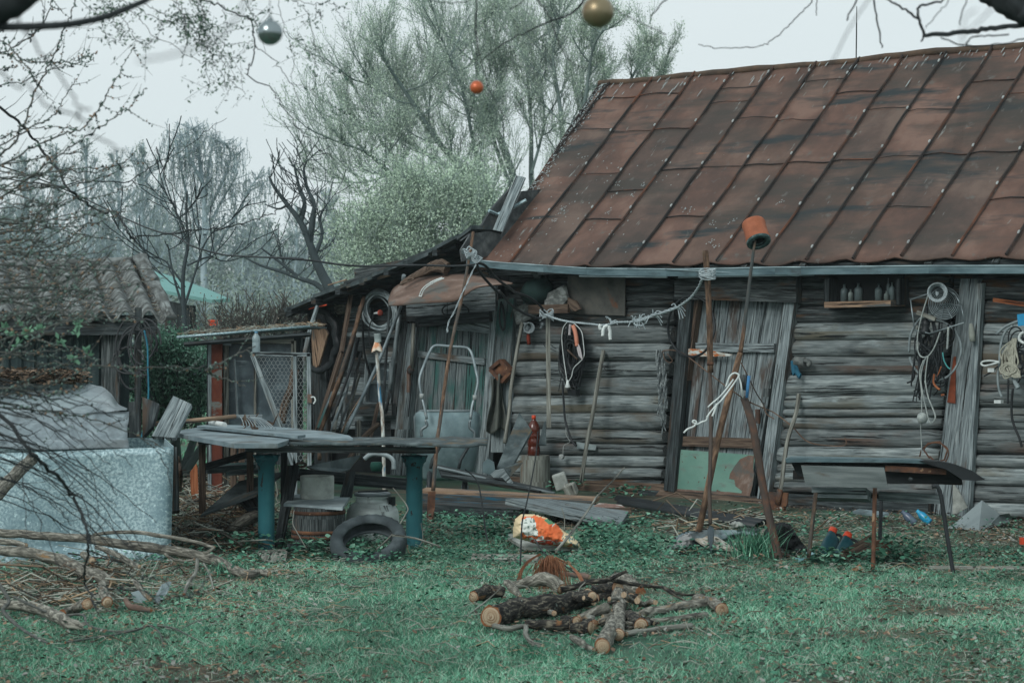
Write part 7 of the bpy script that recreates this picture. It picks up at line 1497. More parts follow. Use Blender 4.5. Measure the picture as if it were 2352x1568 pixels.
# weeping birch
t=Tree(); Yb_=60
def bl_(pts,r0,r1):
    q=t.limb([W('Z',x,y,Yb_+R.uniform(-.5,.5)) for x,y in pts],r0,r1); n=len(q)
    for i in range(int(n*.25),n):
        for _ in range(3):
            o=Vector((R.gauss(0,1),R.gauss(0,1),.5)).normalized(); L=R.uniform(.25,.55); p=q[i]; e=p+o*L
            t.tw.append((p,e,.014,.01))
            for k in range(3):
                z=e+Vector((R.gauss(0,.12),R.gauss(0,.12),R.gauss(0,.05))); 
                for j in range(R.randint(3,6)):
                    z2=z+Vector((R.gauss(0,.03),R.gauss(0,.03),-R.uniform(.08,.16))); t.tw.append((z,z2,.008,.007)); t.tips.append(z2); z=z2
bl_([(470,722),(468,600),(470,480),(460,380),(452,310),(440,296)],.10,.015)
for p in ([(470,560),(430,450),(415,380),(405,330)],[(470,500),(510,420),(530,360),(520,330)],[(468,600),(540,500),(570,440),(590,410)],[(470,480),(480,380),(490,320)],[(468,620),(420,540),(395,480)],[(465,420),(430,350),(420,310)],[(500,600),(560,560),(590,520)],[(470,540),(505,470),(545,400)]): bl_(p,.05,.012)
t.make('weeping_birch','weeping birch with drooping budding twigs rising above the other far trees at the left','tree',W('Z',470,720,Yb_)*1,hz1,hz1,[hz2,hz3],2,(.04,.07),.05)
# gnarled dark tree
t=Tree(); Yg_=33; dk=flat('gnarled_bark',rgb(64,72,75))
def gn(pts,r0,r1,sp=6):
    q=t.limb([W('Z',x,y,Yg_) for x,y in pts],r0,r1); n=len(q)
    for i in range(n//3,n,2):
        if R.random()<.75: t.grow(q[i],Vector((R.gauss(0,1),R.gauss(0,.6),.6)),R.uniform(.3,.6),r1*.9,1,.3,.7,1,.006)
gn([(790,722),(745,640),(722,590),(712,560),(690,510),(660,470),(630,430),(618,405)],.085,.012)
gn([(712,560),(718,500),(722,470),(705,430),(698,390),(705,370)],.05,.01)
gn([(690,510),(700,470),(690,440),(680,400),(676,380)],.04,.01)
gn([(722,590),(740,540),(735,500),(750,470)],.035,.01)
gn([(775,700),(730,655),(690,640),(650,625),(600,610),(560,590)],.05,.01)
gn([(690,640),(640,600),(600,570)],.03,.01); gn([(660,470),(640,480),(610,470)],.02,.008)
t.make('gnarled_tree','dark gnarled leafless tree between the birch and the pale bush','tree',Vector((W('Z',790,722,Yg_).x,Yg_,0)),dk,dk)
t=Tree(); Yg_=24
gn([(428,900),(425,760),(420,640),(432,560),(428,500),(430,440)],.03,.008); gn([(425,720),(400,640),(385,560)],.015,.006); gn([(425,700),(450,620),(470,560),(500,520)],.015,.006); gn([(432,560),(410,500),(390,450),(375,400)],.012,.005); gn([(430,610),(480,590),(520,600),(590,580)],.012,.005); gn([(425,660),(380,600),(340,590)],.012,.005)
t.make('young_tree','slim dark young tree between the slate-roofed shed and the coop','tree',Vector((W('Z',428,900,24).x,24,0)),dk,dk,[hz2,hz3],1,(.012,.03),.03)
# shrubs
g1,g2=flat('shrub_green',rgb(100,142,120)),flat('shrub_green_pale',rgb(146,178,158))
bushy('green_shrub','leafing green shrub between the shed and the coop','shrub',[(400,830,50,45,30),(360,880,40,30,30),(440,880,45,30,30),(465,820,26,20,22),(390,785,22,35,15)],23,[g1,g2],5,(.025,.055),dk,Vector((W('Z',410,1100,23).x,23,0)),dY=.5,L=(.12,.26),rmin=.004,jit=.06)
bushy('bare_shrub','twiggy brown shrub in front of the coop roof','shrub',[(570,725,50,60,12),(660,710,40,50,12),(530,750,30,30,12)],25,[hz3,flat('bud_tan',rgb(136,124,110))],1,(.015,.03),flat('shrub_twig',rgb(92,90,86)),Vector((W('Z',580,1075,25).x,25,0)),dY=.5,L=(.15,.32),rmin=.005)
k=0
for (x,y,Y,lb) in ((60,640,50,'hazy shrub behind the left end of the shed roof'),(200,640,52,'hazy shrub behind the middle of the shed roof'),(330,630,48,'grey-green shrub behind the shed ridge end'),(450,640,55,'grey-green shrub at the foot of the birch'),(570,645,50,'round grey-green shrub beyond the green-roofed house'),(690,650,54,'hazy shrub behind the gnarled tree'),(800,640,50,'hazy shrub behind the lean-to roof edge')):
    h=(HZ-y)*Y/F+EYE; b=Vector(((x-CX)*Y/F,Y,0))
    if k<2:
        t=Tree()
        for _ in range(150):
            a=R.uniform(0,2*PI); rr=math.sqrt(R.random())*1.25; z=R.uniform(.25,1)*h*(1-.35*rr/1.3); t.grow(b+Vector((math.cos(a)*rr*.8,math.sin(a)*rr*.8,z*.6)),Vector((math.cos(a)*.4,math.sin(a)*.4,1)),z*.4,.012,1,.4,.7,2,.008)
        t.limb([b,b+Vector((.2,0,h*.4)),b+Vector((.1,.1,h*.6))],.06,.03); t.limb([b,b+Vector((-.4,.1,h*.4)),b+Vector((-.6,.1,h*.6))],.05,.02)
        o=t.make('hazy_shrub',lb,'shrub',b,hz1,hz1,[hz2,hz3],3,(.06,.11),.14,'hazy shrubs in the background'); pr=o; 
        if k==0: pr0,h00=o,h
    else:
        o=pr0.copy(); COL.objects.link(o); o.location=b; o.scale=(1.05+.1*(k%3),1,h/h00); o.rotation_euler=(0,0,k*1.9); o['label']=lb
        for chd in pr0.children: c2=chd.copy(); c2.parent=o; COL.objects.link(c2)
    k+=1
# distant wood closing the horizon
t=Tree()
for i in range(900):
    x=R.uniform(-300,1500); Y=R.uniform(105,130); b=Vector(((x-CX)*Y/F,Y,0)); h=R.uniform(3.2,5.5)*(1.0+.25*noise.noise(Vector((x*.01,0,0)))); 
    q=b
    for k in range(5):
        q2=b+Vector((R.gauss(0,.2),R.gauss(0,.2),h*(k+1)/5)); t.tw.append((q,q2,.05*(1-k/6)+.01,.05*(1-(k+1)/6)+.01))
        for _ in range(5):
            e=q2+Vector((R.gauss(0,.5),R.gauss(0,.5),R.uniform(-.1,.7))); t.tw.append((q2,e,.016,.01)); t.tips.append(e); t.tips.append(q2.lerp(e,.6))
        q=q2
a=t.tw; V,Fc=prisms([tuple(x[0]) for x in a],[tuple(x[1]) for x in a],[x[2] for x in a],[x[3] for x in a],3)
C=np.repeat(np.array([tuple(p) for p in t.tips]),2,0); C=C+NR.normal(0,.25,C.shape); V2,F2=leaves(C,.12,.24)
vf=flat('distant_wood',rgb(134,146,150)); vf2=flat('distant_wood_green',rgb(138,152,144))  # haze over the distant wood is put into these pale tones
npmesh('far_wood',np.concatenate([V,V2]),np.concatenate([Fc,F2+len(V)]),[vf,vf2],np.concatenate([np.zeros(len(Fc),int),np.ones(len(F2),int)])); tag(bpy.data.objects['far_wood'],'far hazy leafless wood along the horizon','woods',kind='stuff')
# ---------------------------------------------------------------- foreground branches
fg=empty('budding_tree',Vector((-4.0,8.9,0)),'near budding fruit tree whose knobbly twigs fill the left edge','tree')
mb=MB(); mb.tube(spline([Vector((-4.0,8.9,-.05)),Vector((-3.95,8.9,.8)),Vector((-4.05,8.9,1.7)),Vector((-3.9,8.9,3.2))],5),[.09,.05],10,jit=.08); mb.build('trunk',m['barkgrey'],fg)
sb=MB(); bv=[];  bc=[]
def spur(pts,Y,r0,r1,dens=1.0,z='Z',n=5,anchor=True,twig=True,mbx=None,buds=True):
    Y*=1.35; r0*=.72; r1*=.72
    q=[W(z,x,y,Y+(.25*math.sin(i*1.3+Y*9))) for i,(x,y) in enumerate(pts)]
    s_=spline(q,7)
    if anchor:
        a=Vector((-4.0+R.uniform(-.05,.05),8.9,max(.2,min(3.1,q[0].z+R.uniform(-.5,.1))))); s_=[a.lerp(s_[0],j/7) for j in range(7)]+s_
    s_=[p+Vector((R.gauss(0,1),0,R.gauss(0,1)))*.0035 for p in s_]
    L=len(s_); (mbx or sb).tube(s_,[r0+(r1-r0)*i/(L-1) for i in range(L)],n,jit=.12)
    st=7 if anchor else 0
    for i in range(st,L-1):
        seg=(s_[i+1]-s_[i]); k=int(seg.length/.018*dens)
        if not buds: continue
        for j in range(k):
            p=s_[i]+seg*((j+R.random()*.6)/max(1,k)); bv.append(tuple(p)); bc.append(R.uniform(.004,.0085))
    if twig:
        for i in range(st+2,L-2,3):
            if R.random()<.6:
                d=(s_[i+1]-s_[i]).normalized(); o=(d+Vector((R.uniform(.0,.6),R.gauss(0,.5),R.choice((-1,1,1))*R.uniform(.3,.9)))).normalized(); l=R.uniform(.06,.2); e=[s_[i],s_[i]+o*l*.5,s_[i]+o*l+Vector((0,0,.02))]
                (mbx or sb).tube(e,[r1,r1*.6,r1*.4],4)
                if buds:
                    for j in range(int(l/.016*dens)): bv.append(tuple(s_[i]+o*l*(j*.016/l))); bc.append(R.uniform(.003,.006))
A_=lambda pts:[(x*.3662,y*.3662) for x,y in pts]
D_=lambda pts:[(x*.3662,516.8+y*.3662) for x,y in pts]
for pts,Y,r0,r1 in (([(-160,1060),(60,930),(130,800),(235,550),(310,400),(370,270),(430,120),(480,-20)],7,.007,.003),
 ([(-160,1120),(150,960),(350,860),(520,800),(620,680),(700,540),(760,440),(850,270)],6.6,.006,.002),
 ([(-160,1380),(200,1100),(400,950),(560,840),(700,750),(800,680),(910,560)],6.4,.006,.002),
 ([(-160,1000),(200,800),(320,740),(400,620),(470,500)],7,.005,.002),
 ([(-160,400),(0,330),(150,260),(240,190),(310,60),(330,-30)],7.2,.005,.003),
 ([(-160,200),(0,250),(100,340),(180,440),(240,550)],6.8,.004,.003),
 ([(-160,440),(0,430),(110,420)],6.8,.004,.002),([(-160,300),(40,340),(130,380),(290,390),(400,390),(500,370),(600,340)],6.9,.004,.002),
 ([(-160,560),(100,520),(310,440),(450,410),(600,375)],6.9,.004,.002),([(-100,900),(100,830),(240,800),(400,800),(490,800)],6.9,.004,.002),
 ([(-160,1250),(300,1080),(600,1080),(750,1030),(810,990)],7,.005,.002),([(-160,1300),(250,1160),(500,1240),(700,1210),(860,1140)],7,.005,.002),
 ([(-160,1500),(200,1440),(600,1400),(800,1310),(900,1250)],7,.005,.002)):
    spur(A_(pts),Y,r0,r1,.75)
for i in range(64):
    y0=R.uniform(380,930)**1.0; x1=R.uniform(120,395); an=R.uniform(-.5,.22); y1=y0+an*(x1+60)+R.uniform(-25,25); bend=R.uniform(-30,50)
    if R.random()<.45: x1*=.7
    spur([(-60,y0),(x1*.3,y0+(y1-y0)*.3+bend*.5),(x1*.65,y0+(y1-y0)*.6+bend*.6),(x1,y1)],R.uniform(5.8,7.8),R.uniform(.004,.0065),.0026,R.uniform(.45,.85))
for pts in ([(-60,1100),(120,1000),(400,880),(700,885),(1000,890),(1300,900)],[(-60,1060),(100,700),(300,740),(500,780),(540,830)],[(-60,700),(200,860),(250,875),(430,860),(560,815)],[(1290,900),(1380,960),(1550,1010)],[(1300,900),(1450,830),(1600,760)]): spur(D_(pts),6.7,.006,.003,.9,anchor=pts[0][0]<0)
mdark=MB()
for pts,Y,r0,r1 in (([(-200,560),(0,675),(150,800),(280,960),(360,1060),(420,1170),(520,1260),(640,1335),(720,1330),(760,1380),(800,1460),(840,1500),(870,1480),(1050,1470),(1250,1440),(1450,1420),(1600,1370),(1700,1340),(1790,1300),(1840,1250)],7.6,.009,.003),
  ([(-150,1080),(300,1160),(600,1140),(850,1150),(1000,1210),(1100,1290),(1180,1400)],7.9,.005,.002),([(800,1150),(960,1040),(1140,950),(1280,830),(1420,740)],8.2,.003,.0015),
  ([(1180,1568),(1200,1400),(1130,1240),(1050,1120),(980,930)],8.2,.004,.002)):
    spur(A_(pts),Y,r0,r1,.3,mbx=mdark,buds=False,anchor=pts[0][0]<0)
K_=lambda pts:[(x*.341,1033.6+y*.341) for x,y in pts]
spur(K_([(-150,-380),(100,-140),(220,30),(370,160),(480,290),(540,420),(595,560),(600,650),(575,800),(570,900),(620,980),(660,1080)]),6.4,.012,.004,.2,mbx=mdark,buds=False)
for i in range(30):
    y0=R.uniform(880,1160); x1=R.uniform(80,390); y1=y0+R.uniform(60,270)*(x1/300); sag=R.uniform(-60,-10)
    spur([(-60,y0-30),(x1*.3,y0+(y1-y0)*.22+sag*.5),(x1*.7,y0+(y1-y0)*.6+sag*.4),(x1,y1)],R.uniform(5.6,7.4),R.uniform(.003,.0055),.0016,.25,mbx=mdark,buds=R.random()<.25)
for p in ([(500,290),(560,330),(620,560),(660,760)],[(420,0),(560,110),(640,200),(660,480)],[(1060,0),(1130,150),(1160,300)],[(150,0),(160,250),(175,560)],[(600,905),(760,930),(900,930),(1080,980),(1300,960),(1420,860)],[(620,760),(900,840),(1100,880),(1200,980),(1350,1000)],[(0,100),(200,330),(330,620),(430,860)]):
    spur(K_(p),6.3,.003,.0015,.5,mbx=mdark,anchor=False,buds=p[0][0]>550 and p[0][1]>700)
sb.build('twig',m['branch'],fg); mdark.build('branch',m['branchdark'],fg)
# buds: little tetra-ish diamonds
B0=np.array(bv); Rr=np.array(bc)[:,None]; B0=B0+NR.normal(0,1,B0.shape)*Rr*.8
dv=NR.normal(size=B0.shape); dv/=np.linalg.norm(dv,axis=1,keepdims=True); e_=np.cross(dv,NR.normal(size=B0.shape)); e_/=np.linalg.norm(e_,axis=1,keepdims=True); f_=np.cross(dv,e_)
V=np.stack([B0-dv*Rr*1.2,B0+e_*Rr*.7,B0+f_*Rr*.7,B0-e_*Rr*.7,B0-f_*Rr*.7,B0+dv*Rr*1.5],1); nb_=len(B0); base=(np.arange(nb_)*6)[:,None]
Fc=np.stack([np.concatenate([base+a,base+b,base+c],1) for a,b,c in ((0,2,1),(0,3,2),(0,4,3),(0,1,4),(5,1,2),(5,2,3),(5,3,4),(5,4,1))],1).reshape(-1,3)
m['bud1']=flat('bud_greygreen',rgb(108,126,118)); m['bud2']=flat('bud_tan2',rgb(138,114,96)); m['bud3']=flat('bud_dark',rgb(56,66,66))
npmesh('buds',V.reshape(-1,3),Fc,[m['bud1'],m['bud2'],m['bud3']],np.repeat(NR.choice([0,1,2],nb_,p=[.6,.2,.2]),8),parent=fg)
C=[]
for x,y in ((125,625),(180,665),(250,660),(150,700),(490,670),(375,735),(540,800),(460,835),(100,760),(60,690),(30,650),(480,620)):
    for _ in range(14): C.append(tuple(W('D',x+R.gauss(0,9),y+R.gauss(0,9),9.0)))
V,Fc=leaves(C,.015,.032,.5,.8); npmesh('young_leaves',V,Fc,[flat('young_leaf',rgb(122,162,136))],parent=fg)
# overhanging tree at the top left
ov=empty('overhanging_tree',Vector((-2.4,5.2,0)),'near tree with a thick dark limb crossing the top left corner','tree')
mb=MB(); mb.tube(spline([Vector((-2.4,5.2,-.05)),Vector((-2.35,5.2,1.2)),W('A',-800,120,5),W('A',-300,90,5),W('A',0,40,5),W('A',200,-70,5),W('A',420,-260,5)],6),[.10,.09,.085,.07,.04,.036,.034,.03][:2]+[0]*0,10,jit=.1) if 0 else mb.tube(spline([Vector((-2.4,5.2,-.05)),Vector((-2.35,5.2,1.2)),W('A',-800,120,5),W('A',-300,70,5),W('A',0,20,5),W('A',200,-70,5),W('A',420,-260,5)],6),[.09-.06*min(1,i/30) for i in range(37)],10,jit=.1)
mb.tube(spline([W('A',-800,120,5),W('A',-200,178,5),W('A',0,172,5),W('A',250,166,5),W('A',450,150,5),W('A',650,110,5.1),W('A',800,52,5.2),W('A',940,-10,5.3),W('A',1150,-120,5.6),W('A',1800,-260,7),W('A',2200,-230,8)],6),[.0095-.005*i/60 for i in range(61)],8,jit=.1)
mb.build('trunk',m['branchdark'],ov)
mb=MB(); lf=[]
def hang(pts,Y,r0,r1,lv=True,z='A',k_=.42):
    r0=max(.0012,r0*k_); r1=max(.001,r1*k_); mb=MB(); q=[W(z,x,y,Y) for x,y in pts]; s_=[q[i].lerp(q[i+1],j/5)+Vector((R.gauss(0,1),0,R.gauss(0,1)))*(.004 if k_<1 else .0005) for i in range(len(q)-1) for j in range(5)]+[q[-1]]; L=len(s_); mb.tube(s_,[r0+(r1-r0)*i/(L-1) for i in range(L)],5)
    if lv:
        for i in range(4,L):
            if R.random()<.55:
                for _ in range(R.randint(2,6)): lf.append(tuple(s_[i]+Vector((R.gauss(0,.012),R.gauss(0,.012),R.gauss(0,.012)))))
            if R.random()<.3:
                o=Vector((R.gauss(0,1),R.gauss(0,.5),R.gauss(-.2,.7))).normalized()*R.uniform(.05,.14); mb.tube([s_[i],s_[i]+o],r1*.7,3)
                for _ in range(8): t_=R.random(); lf.append(tuple(s_[i]+o*t_+Vector((R.gauss(0,.008),0,R.gauss(0,.008)))))
    mb.build('branch',m['branchdark'],ov)
Yh=8.5
XT=[]
for _ in range(9):
    x=R.uniform(560,1500); y=R.uniform(-60,60); q_=[(x,y)]; dx=R.uniform(10,60)
    for k in range(R.randint(3,6)): x+=dx*R.uniform(.4,1.3); y+=R.uniform(25,75); q_.append((x,y)); dx*=.8
    XT.append((q_,.002,True))
for pts,r0,lv in (([(1150,-120),(1190,0),(1280,90),(1330,210),(1440,300)],.003,True),([(800,-60),(860,50),(960,110),(1080,140),(1240,240),(1330,340),(1540,370)],.003,True),([(700,-100),(770,0),(880,130),(950,210),(1130,320),(1270,400),(1360,380)],.003,True),
 ([(1250,90),(1250,250),(1290,400),(1310,520),(1280,600)],.0022,True),([(1320,200),(1380,340),(1420,480),(1540,590)],.002,True),([(900,20),(1020,80),(1180,160),(1260,240),(1300,330)],.002,True),([(1395,400),(1420,520),(1430,600)],.0012,False),
 ([(1100,-100),(1270,0),(1390,45),(1585,135),(1600,290),(1575,400),(1550,430),(1555,475),(1725,570),(1760,650),(1850,770),(1930,870),(2020,950),(2100,1000)],.0075,False),
 ([(1600,290),(1720,380),(1810,490),(1870,620),(1920,760)],.004,False),([(1720,-80),(1750,0),(1775,190),(1850,350),(1830,500)],.0025,False),([(1800,-60),(1860,10),(1910,50),(1970,230),(1980,440),(1975,590)],.0025,True),
 ([(1850,10),(2000,20),(2100,30),(2195,60)],.002,True),([(1970,280),(2050,390),(2150,470),(2230,530)],.0025,True),([(1820,520),(1930,560),(2030,640),(2180,720)],.0025,True),([(1850,770),(1900,900),(1960,990)],.003,True),([(1780,200),(1860,250),(1940,320),(2000,420)],.002,True),
 ([(600,-60),(640,30),(700,60),(760,40)],.002,True),([(450,-40),(560,60),(640,40)],.002,True),([(780,140),(830,200),(900,290),(960,250)],.0014,True),([(1450,290),(1520,270),(1600,265)],.0012,True),([(240,-50),(270,40),(280,140)],.004,False),([(1990,20),(2010,120),(2000,60)],.002,True),([(2100,20),(2140,120),(2160,190)],.002,True),*XT):
    hang(pts,Yh,r0,r0*.45,lv)
hang([(1640,-100),(1540,0),(1470,140),(1380,230),(1250,290),(1100,340),(860,385)],2.1,.0011,.0007,False,'A',1)
for pts in ([(100,100),(170,230),(350,450),(490,680),(570,690)],[(-100,400),(0,460),(200,560),(480,740),(650,880),(800,970)],[(490,680),(490,760)]): hang(pts,3.2,.003,.002,False,'A',.6)
V,Fc=leaves(lf,.009,.02,.4,-.2); npmesh('crown',V,Fc,[flat('catkin',rgb(74,98,88)),flat('catkin_pale',rgb(110,132,112))],NR.choice([0,1],len(Fc)),parent=ov)
# right tree
rt2=empty('bauble_tree',Vector((2.9,7.6,0)),'near tree at the right whose thick limb and thin twigs cross the top right corner','tree')
mb=MB(); mb.tube(spline([Vector((2.9,7.6,-.05)),Vector((2.85,7.5,1.0)),Vector((2.5,7.4,1.9)),W('C',2480,150,7.3),W('C',2380,95,7.3),W('C',2240,10,7.3),W('C',2080,-90,7.3),W('C',1600,-330,7.3),W('C',900,-420,7.3),W('B',1200,-400,7.5),W('B',200,-300,7.8)],6),[.085-.042*min(1,i/18) for i in range(61)],10,jit=.12); mb.build('trunk',m['branchdark'],rt2)
mb=MB()
for z,pts,Y,r0,r1 in (('C',[(2600,230),(2420,165),(2250,168),(2080,190),(1900,208),(1720,225)],5,.012,.009),('C',[(1720,225),(1690,130),(1680,60),(1720,30),(1840,0),(1860,-60)],5,.006,.004),('C',[(1690,120),(1580,50),(1490,0),(1420,-60),(1300,-300)],5,.005,.003),('C',[(1720,225),(1700,265)],5,.005,.003),
 ('C',[(1830,240),(2000,290),(2250,270),(2400,230)],4.6,.003,.003),('C',[(1990,290),(2010,240),(2100,225),(2250,218)],4.6,.003,.003),('C',[(1045,-120),(1020,0),(960,70),(860,170),(770,250),(690,290),(560,300),(420,300),(310,285)],5.5,.0028,.0018),('C',[(1045,-60),(1045,0),(1040,100)],5.5,.0025,.0018),('C',[(1380,-120),(1400,0),(1430,150),(1455,305)],5.3,.0045,.003),
 ('C',[(1340,-60),(1300,0),(1230,135)],5,.004,.003),('C',[(1500,-200),(1370,0),(1250,180),(1170,340),(1110,450),(1100,600),(1105,740)],3.4,.0018,.0012),('C',[(2000,-60),(1980,0),(1940,160)],4.5,.003,.002),('C',[(1900,-100),(1860,20),(1780,110),(1730,170)],4.5,.002,.0015),('C',[(2330,-100),(2180,20),(2060,140),(1950,230)],2.6,.002,.001),('C',[(2050,60),(1960,160),(1980,560),(1920,960)],2.4,.0012,.001),
 ('B',[(1860,-160),(1800,-40),(1760,30),(1700,90),(1560,140),(1420,200),(1290,270),(1140,380)],5.2,.006,.002),('B',[(1420,-200),(1490,0),(1560,90),(1600,200),(1680,370),(1790,430)],4.4,.004,.0015),('B',[(1060,-200),(1105,0),(1100,130),(1115,290),(1150,430),(1220,620),(1310,770)],4.8,.0035,.0015),('B',[(700,-100),(820,0),(930,18),(1060,0),(1200,-100)],4.8,.002,.002),('B',[(1900,0),(1970,55),(2100,130),(2300,215)],4.8,.0022,.0018),('B',[(2400,-100),(2300,0),(2200,95)],5,.004,.0025),('B',[(1500,-200),(1400,0),(1310,60)],5,.003,.002)):
    mb=MB(); Y=Y if Y<4 else Y*1.46; q=spline([W(z,x,y,Y) for x,y in pts],6); q=[v_+Vector((R.gauss(0,1),0,R.gauss(0,1)))*(.0018 if Y>4 else 0) for v_ in q]; L=len(q); mb.tube(q,[(r0+(r1-r0)*i/(L-1))*(.78 if Y>4 else .62) for i in range(L)],6,jit=.15); mb.build('branch',m['branchdark'],rt2)
# baubles
def bauble(c,r,mat,label,cap=True,topz=None):
    o=empty('bauble',c,label,'bauble','baubles hung in the near branches'); mb=MB(); n=18; mb.lathe(c,[(r*math.sin(PI*i/n),-r*math.cos(PI*i/n)) for i in range(n+1)],UP,30); mb.build('ball',mat,o)
    mb=MB(); mb.lathe(c+UP*r*.93,[(r*.24,0),(r*.25,r*.2),(r*.1,r*.24),(0,r*.25)],UP,14); mb.tube([c+UP*r*1.15+Vector((math.cos(a)*r*.1,0,math.sin(a)*r*.12+r*.1)) for a in np.linspace(0,2*PI,10)[:-1]],r*.03,4,closed=True); mb.build('cap',m['steel'],o)
    mb=MB(); mb.tube([c+UP*r*1.2,Vector((c.x,c.y,topz or c.z+.3))],.0009,4); mb.build('thread',m['black'],o); return o
def shiny(name,a,b,rough,metal,hi):
    return M(name,[(.35,a),(.6,b)],hi,(1,1,1),3,[],rough,metal,0,coord='Object',var=0,spec=.6)
bauble(W('Z',620,75,5.6),.0295,shiny('silver_bauble',rgb(120,128,132),rgb(150,156,158),.16,.85,8),'silver glass bauble with a cap, hanging left of the big willow')
bauble(W('Z',1373,28,5.2),.0345,shiny('gold_bauble',rgb(118,86,54),rgb(140,124,98),.34,.6,12),'large matt bronze-gold bauble cut by the top edge of the picture')
bauble(W('Z',1095,201,7.4),.021,shiny('copper_bauble',rgb(168,74,40),rgb(196,96,56),.35,.3,10),'small orange-red bauble hanging before the big willow')
mb=MB(); p0=onS('C',1293,374,loc(rg).x+.6); a=P('C',1293,380,-RW); b=P('C',1297,42,-RW); mb.tube([a,a.lerp(b,.7)],.006,5); mb.tube([a.lerp(b,.7),b],.004,5); T(mb,'antenna_rod',m['black'],'thin upright rod on the barn ridge','rod')
# ---------------------------------------------------------------- ground cover
def wallY(x):  # y of the barn's front wall at x
    t=(x-O.x)/U.x; return O.y+U.y*t
def pts_on_ground(n,y0,y1,xmargin=.75,dens=None,front=True):
    Y=NR.uniform(y0,y1,n*3); X=NR.uniform(-1,1,n*3)*(Y*CX/F+xmargin); keep=np.ones(len(X),bool)
    if front: keep&=Y<(O.y+U.y*(X-O.x)/U.x)-.05
    X,Y=X[keep],Y[keep]
    if dens is not None:
        d=np.array([dens(a,b) for a,b in zip(X,Y)]); k=NR.random(len(X))<d; X,Y=X[k],Y[k]
    X,Y=X[:n],Y[:n]; Z=np.array([gh(a,b) for a,b in zip(X,Y)]); return np.stack([X,Y,Z],1)
def nz2(x,y,s,o=0): return noise.noise(Vector((x*s,y*s,o)))
def gdens(x,y):
    sx=x*F/y+CX; sy=HZ+8885/y
    d=.58+1.1*nz2(x,y,.8,1)+.8*nz2(x,y,2.6,2)
    if sy>1340: d+=.3
    if sx<640 and sy<1440: d-=.35
    if sx>1800 and sy>1450: d-=.6*min(1,max(.2,.6+1.5*nz2(x,y,1.1,31)))
    if sy<1290: d-=.35
    if y>17: d-=.2
    return max(.08,min(1,d))
def blades(C,h0,h1,w0,w1,lean=.35):
    n=len(C); a=NR.uniform(0,2*PI,n); d=np.stack([np.cos(a),np.sin(a),np.zeros(n)],1); h=NR.uniform(h0,h1,(n,1)); w_=NR.uniform(w0,w1,(n,1)); ln=NR.normal(0,lean,(n,2)); t=np.stack([ln[:,0],ln[:,1],np.ones(n)],1)*h
    m1=C+t*.55; ln2=np.stack([ln[:,0],ln[:,1],np.zeros(n)],1)*h*.6; tip=C+t+ln2
    V=np.stack([C-d*w_,C+d*w_,m1+d*w_*.7,m1-d*w_*.7,tip+d*w_*.1,tip-d*w_*.1],1).reshape(-1,3); b=(np.arange(n)*6)[:,None]
    Fc=np.stack([np.concatenate([b,b+1,b+2,b+3],1),np.concatenate([b+3,b+2,b+4,b+5],1)],1).reshape(-1,4); return V,Fc
def gflat(n,c):
    q=flat(n,c); nt_=q.node_tree
    for nn in nt_.nodes:
        if nn.type=='TEX_NOISE': nn.inputs['Scale'].default_value=.9; nn.inputs['Detail'].default_value=6
        if nn.type=='MAP_RANGE': nn.inputs['From Min'].default_value=.36; nn.inputs['From Max'].default_value=.62; nn.inputs['To Min'].default_value=.62; nn.inputs['To Max'].default_value=1.38
    return q
ga,gb_,gc,gd=gflat('grass_mid',rgb(92,150,122)),gflat('grass_pale',rgb(150,200,172)),gflat('grass_dark',rgb(48,100,78)),gflat('grass_straw',rgb(184,188,172))
C=pts_on_ground(290000,9.3,17.5,dens=gdens); C[:,2]-=.004
hm=np.array([1+.9*max(-.6,nz2(a,b,1.3,9)) for a,b,_ in C[:20000]]) if 0 else None
V,Fc=blades(C,.012,.040,.0009,.0021,.6); mi=np.repeat(NR.choice([0,1,2,3],len(C),p=[.44,.23,.19,.14]),2)
npmesh('grass',V,Fc,[ga,gb_,gc,gd],mi); tag(bpy.data.objects['grass'],'short patchy green grass over the yard','grass',kind='stuff')
C=pts_on_ground(16000,19,60,front=False,xmargin=1); C=C[(C[:,0]<(C[:,1]*-.02))&((C[:,1]>(O.y+U.y*(C[:,0]-O.x)/U.x)+5)|(C[:,0]<-2))]; V,Fc=blades(C,.05,.12,.006,.012,.4); npmesh('far_grass',V,Fc,[flat('lawn_far',rgb(96,150,118))]); tag(bpy.data.objects['far_grass'],'green lawn seen beyond the shrubs','grass',kind='stuff')
